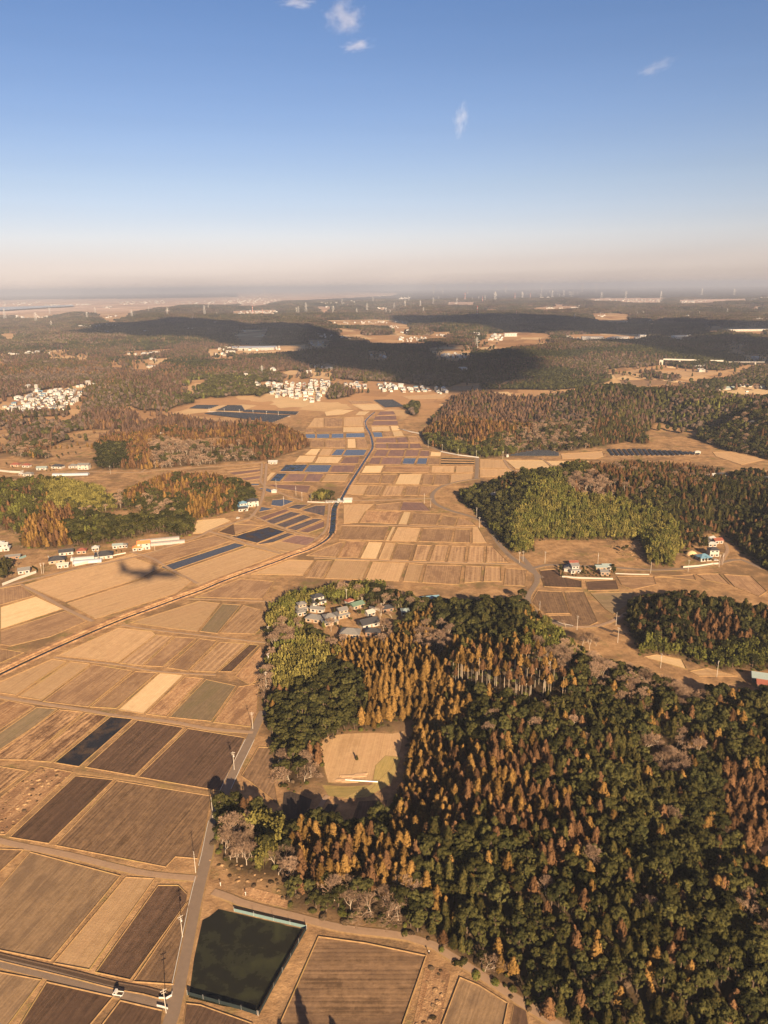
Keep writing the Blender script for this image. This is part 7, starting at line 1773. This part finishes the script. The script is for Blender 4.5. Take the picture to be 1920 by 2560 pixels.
def bandmesh(k0=7, r0=2.6, r1=1.5):
    a, b = MB(), MB()
    for i in range(k0):
        z0, z1 = 50*i/k0, 50*(i+1)/k0; q = a if i % 2 == 0 else b
        q.tube((0, 0, z0), (0, 0, z1), r0+(r1-r0)*i/k0, r0+(r1-r0)*(i+1)/k0, 8, 0, True)
    return a.mesh('red_bands', M['red']), b.mesh('white_bands', M['white'])
BM = bandmesh()
MAST = [(1, 1497, 238, 197), (1, 1555, 235, 210), (2, 503, 242, 215), (2, 1333, 170, 130), (2, 1437, 178, 145), (2, 1405, 262, 210), (2, 1628, 165, 130), (2, 1636, 265, 232), (3, 250, 157, 127)]
ML = ['tallest left red and white banded mast above the pale works', 'shorter red and white mast right of the tallest left one', 'small banded mast on the central orange field', 'banded mast in the middle of the pylon line', 'short banded mast right of the middle one', 'banded mast standing in front of the shaded ridge', 'banded mast near the right part of the pylon line', 'banded mast on the right shaded ridge', 'rightmost banded mast under the factory coast']
for (t, x, y0, y1), lb in zip(MAST, ML):
    p = Q(t, x, y0, 14); h = (y0-y1)/2.37*math.hypot(*p)/FPX; e = root('banded_mast', lb, 'mast', (*p, ground(*p)[1]), 0, 'red and white masts'); e.scale = (h/50, h/50, h/50); link('red_bands', BM[0], e); link('white_bands', BM[1], e)
CH = [(2, 1147, 104, 58), (2, 1201, 118, 84), (2, 1349, 116, 76), (2, 1575, 100, 70), (3, 107, 100, 70), (3, 318, 100, 62), (3, 365, 100, 72), (3, 558, 96, 56), (3, 640, 94, 56), (2, 923, 108, 98), (1, 928, 140, 128), (1, 1565, 150, 118)]
q = MB(); q.tube((0, 0, 0), (0, 0, 150), 6.5, 4.0, 10, 0, True); chm = q.mesh('stack', M['white']); q = MB(); q.tube((0, 0, 150), (0, 0, 156), 4.4, 4.4, 10, 0, True); cht = q.mesh('rim', M['red'])
for j, (t, x, y0, y1) in enumerate(CH):
    p = G(*Tp(t, x, 112), 0, 30000); r_ = 24000/math.hypot(*p); p = (p[0]*r_, p[1]*r_); h = (y0-y1+4)/2.37*24000/FPX
    e = root('chimney', ['tallest chimney left of the coastal works', 'thin chimney second from the left', 'chimney in the middle of the coast', 'chimney above the long white works', 'left chimney of the steaming pair', 'chimney with the steam puff', 'short chimney right of the steam', 'left of the two slim right chimneys', 'right of the two slim right chimneys', 'low white tower on the central coast', 'tiny white tower on the left coast', 'white water tower on the left horizon'][j], 'chimney', (p[0], p[1], 0), 0, 'white chimneys on the horizon'); e.scale = (h/150*.8, h/150*.8, h/150); link('stack', chm, e); link('rim', cht, e)
# comm tower on the right ridge
p = place(3, 1522, 800); e = root('radio_tower', 'white radio tower above the right ridge wood', 'tower', p); q = MB(); q.tube((-2, 0, 0), (-.8, 0, 30), .4, .3, 5); q.tube((2, 0, 0), (.8, 0, 30), .4, .3, 5); q.tube((0, 2, 0), (0, .8, 30), .4, .3, 5)
for z in range(0, 30, 4): q.tube((-2+z*.04, 0, z), (2-(z+4)*.04, 0, z+4), .2, .2, 3)
q.build('mast', M['white'], e); q = MB(); q.box(0, 0, 29, 31, 5, 4); q.box(0, 0, 24, 25, 5, 4); q.build('platform', M['white'], e)

# ================================================================== clouds
def wisp(px, py, wpx, hpx, dist, dens, label, rot=0.0):
    d = ray(px, py).normalized()*dist; sx, sz = wpx/FPX*dist/2, hpx/FPX*dist/2
    me = bpy.data.meshes.new('cloud'); import bmesh
    bm = bmesh.new(); bmesh.ops.create_icosphere(bm, subdivisions=3, radius=1.0); bm.to_mesh(me); bm.free()
    m, n, bs = newmat('wispy_cloud'); n.nodes.remove(bs)
    tc = nn(n, 'ShaderNodeTexCoord'); ob = tc.outputs['Object']
    vl = nn(n, 'ShaderNodeVectorMath', operation='LENGTH'); n.links.new(ob, vl.inputs[0])
    mp = nn(n, 'ShaderNodeMapping'); mp.inputs['Scale'].default_value = (1.3, 1.3, 1.3); mp.inputs['Location'].default_value = (px*.01, py*.013, 0); n.links.new(ob, mp.inputs[0])
    no = noise(n, mp.outputs[0], 1.6, 5, .62)
    f = mth(n, 'MULTIPLY', mth(n, 'SUBTRACT', no, mth(n, 'MULTIPLY_ADD', vl.outputs['Value'], .38)), 5.0, True); 
    for nd in n.nodes:
        if nd.type == 'MATH' and nd.operation == 'MULTIPLY_ADD': nd.inputs[2].default_value = .24
    pv = nn(n, 'ShaderNodeVolumePrincipled'); pv.inputs['Color'].default_value = (.96, .98, 1, 1); pv.inputs['Anisotropy'].default_value = -.35; n.links.new(mth(n, 'MULTIPLY', f, dens*.4), pv.inputs['Density'])
    n.links.new(pv.outputs[0], n.nodes['Material Output'].inputs['Volume'])
    me.materials.append(m); o = link('cloud', me, None, (d.x, d.y, d.z+CAMH)); o.scale = (sx, sx*.6, sz); o.rotation_euler = (0, rot, -math.atan2(d.x, d.y)); tag(o, label, 'cloud', None)
wisp(862, 42, 110, 84, 12000, .0026, 'largest wispy cloud at the top of the sky')
wisp(895, 114, 95, 26, 12000, .0032, 'thin streak of cloud under the largest wisp', -.15)
wisp(1153, 298, 40, 85, 12000, .006, 'short upright wisp of cloud right of centre', .15)
wisp(1640, 168, 100, 30, 12000, .0016, 'faint streak of cloud in the upper right sky', -.35)
wisp(745, 8, 100, 24, 12000, .003, 'faint wisp at the very top edge of the sky')
# clouds outside the frame whose shade lies on the far woods
def shadecloud(t, polys, alt, label, dens=.17):
    mb = MB(); back = alt/math.sin(rad(SUN_EL)); sx, sy = -lt.x*back, -lt.y*back
    import bmesh
    bm = bmesh.new(); bmesh.ops.create_icosphere(bm, subdivisions=2, radius=1.0); vs = [v.co.copy() for v in bm.verts]; fs_ = [tuple(v.index for v in f.verts) for f in bm.faces]; bm.free()
    V = []; F = []
    for s in polys:
        W_ = wpoly(t, s, 10.0); xs = [p[0] for p in W_]; ys = [p[1] for p in W_]; A = 0
        for i in range(len(W_)): j = (i+1) % len(W_); A += W_[i][0]*W_[j][1]-W_[j][0]*W_[i][1]
        rr = 95.0 if alt < 2600 else 160; k = int(abs(A)/2/(rr*rr*dens))+3; tries = 0; c_ = 0
        while c_ < k and tries < k*40:
            tries += 1; x = R.uniform(min(xs), max(xs)); y = R.uniform(min(ys), max(ys))
            dq = float(dpoly(np.array([x]), np.array([y]), W_)[0])
            if dq < 30: continue
            c_ += 1; r_ = min(rr*R.uniform(.8, 1.1), dq*1.05); n0 = len(V); z = alt+R.uniform(-40, 60)
            for v in vs: q_ = 1+.12*math.sin(v.x*5+c_)*math.cos(v.y*4+v.z*3); V.append((x+sx+v.x*r_*q_, y+sy+v.y*r_*q_, z+v.z*r_*.5*q_))
            F += [tuple(n0+i for i in f) for f in fs_]
    cx, cy = V[0][0], V[0][1]
    o = link('cloud', mkmesh('cloud', [(x-cx, y-cy, z-alt) for x, y, z in V], F, M['cloud'], smooth=True), None, (cx, cy, alt)); tag(o, label, 'cloud')
shadecloud(1, ['140,385 330,365 560,383 720,378 800,430 860,400 1100,400 1380,415 1640,410 1700,330 1500,318 1350,300 1200,283 1000,280 880,297 700,312 540,318 530,345 340,372'], 1700, 'flat cumulus high above, shading the left far woods')
shadecloud(2, ['-20,328 180,310 420,318 560,350 640,380 560,405 380,415 150,418 -20,425','420,432 560,420 800,412 960,414 1200,420 1340,405 1330,425 1180,440 1130,470 900,475 700,462 500,462 300,452','180,478 420,474 700,482 1000,492 1140,494 1300,505 1480,480 1659,435 1700,560 1480,640 1240,675 920,640 860,590 620,562 420,545 240,505'], 1700, 'largest cumulus high above, shading the central dark woods')
shadecloud(3, ['-560,268 -200,262 100,268 400,262 700,282 1000,276 1290,292 1560,300 1700,290 1700,320 1290,330 1200,362 900,372 700,352 450,345 100,342 -200,325 -520,298'], 1900, 'long flat cumulus high above, shading the far right ridge')
shadecloud(3, ['620,400 900,388 1250,392 1700,390 1700,520 1400,505 1030,500 850,470 560,440'], 1700, 'smaller cumulus high above, shading the wood by the viaduct')

# ================================================================== the aircraft whose shadow lies on the fields (behind and above the view)
nose = Vector(Q(4, 1062, 1036)); tail = Vector(Q(4, 708, 1020)); ax = nose-tail; LEN = ax.length; mid = (nose+tail)/2
backd = (CAMH+32)/math.sin(rad(SUN_EL))
pos = Vector((mid.x, mid.y, 0))-lt*backd
print('aircraft length', LEN, tuple(pos))
e = root('airliner', 'white twin jet airliner in flight casting its shadow on the tan field', 'airliner', pos, math.atan2(ax.y, ax.x))
M['plane'] = plain('aircraft_white', (.8, .8, .8), .3)
k = LEN/44.0
q = MB(); prof = [(-22, .35, 1.2), (-19, 1.2, .9), (-15, 1.9, .5), (-11, 2.5, .1), (-5, 2.7, 0), (12, 2.7, 0), (16, 2.4, -.05), (19, 1.8, -.25), (21, 1.0, -.45), (22, .2, -.55)]
n_ = 16
for x, r_, z in prof:
    for i in range(n_): a_ = 2*math.pi*i/n_; q.V.append((x*k, r_*k*math.cos(a_), (z+r_*math.sin(a_))*k))
for j in range(len(prof)-1):
    for i in range(n_): i2 = (i+1) % n_; q.F.append((j*n_+i, j*n_+i2, (j+1)*n_+i2, (j+1)*n_+i)); q.M.append(0)
q.build('fuselage', M['plane'], e, smooth=True)
def foil(name, root_, tip, cr_, ct, th, par):
    q = MB(); r0_ = Vector(root_)*k; r1_ = Vector(tip)*k
    vert = abs(r1_.z-r0_.z) > abs(r1_.y-r0_.y)
    def sec(p, c_, t_):
        t_ *= k; c_ *= k
        off = [(c_*.5, 0), (c_*.2, t_/2), (-c_*.5, 0), (c_*.2, -t_/2)]
        return [(p.x+a, p.y+(b if vert else 0), p.z+(0 if vert else b)) for a, b in off]
    q.V = sec(r0_, cr_, th)+sec(r1_, ct, th*.4)
    for i in range(4): j = (i+1) % 4; q.F.append((i, j, 4+j, 4+i)); q.M.append(0)
    q.F.append((4, 5, 6, 7)); q.M.append(0); return q.build(name, M['plane'], par)
for s in (-1, 1):
    foil('wing', (2.5, 1.2*s, -.9), (-5.0, 19.5*s, .6), 9.5, 2.4, 1.0, e); foil('tailplane', (-18.2, .8*s, .9), (-21.5, 6.6*s, 1.3), 3.6, 1.4, .35, e)
    q = MB(); q.tube((.2*k, 6*s*k, -1.9*k), (4.4*k, 6*s*k, -1.9*k), 1.0*k, 1.15*k, 12, 0, True); q.build('engine', M['plane'], e)
foil('fin', (-17.6, 0, 1.6), (-21.8, 0, 9.6), 7.2, 3.2, .45, e)
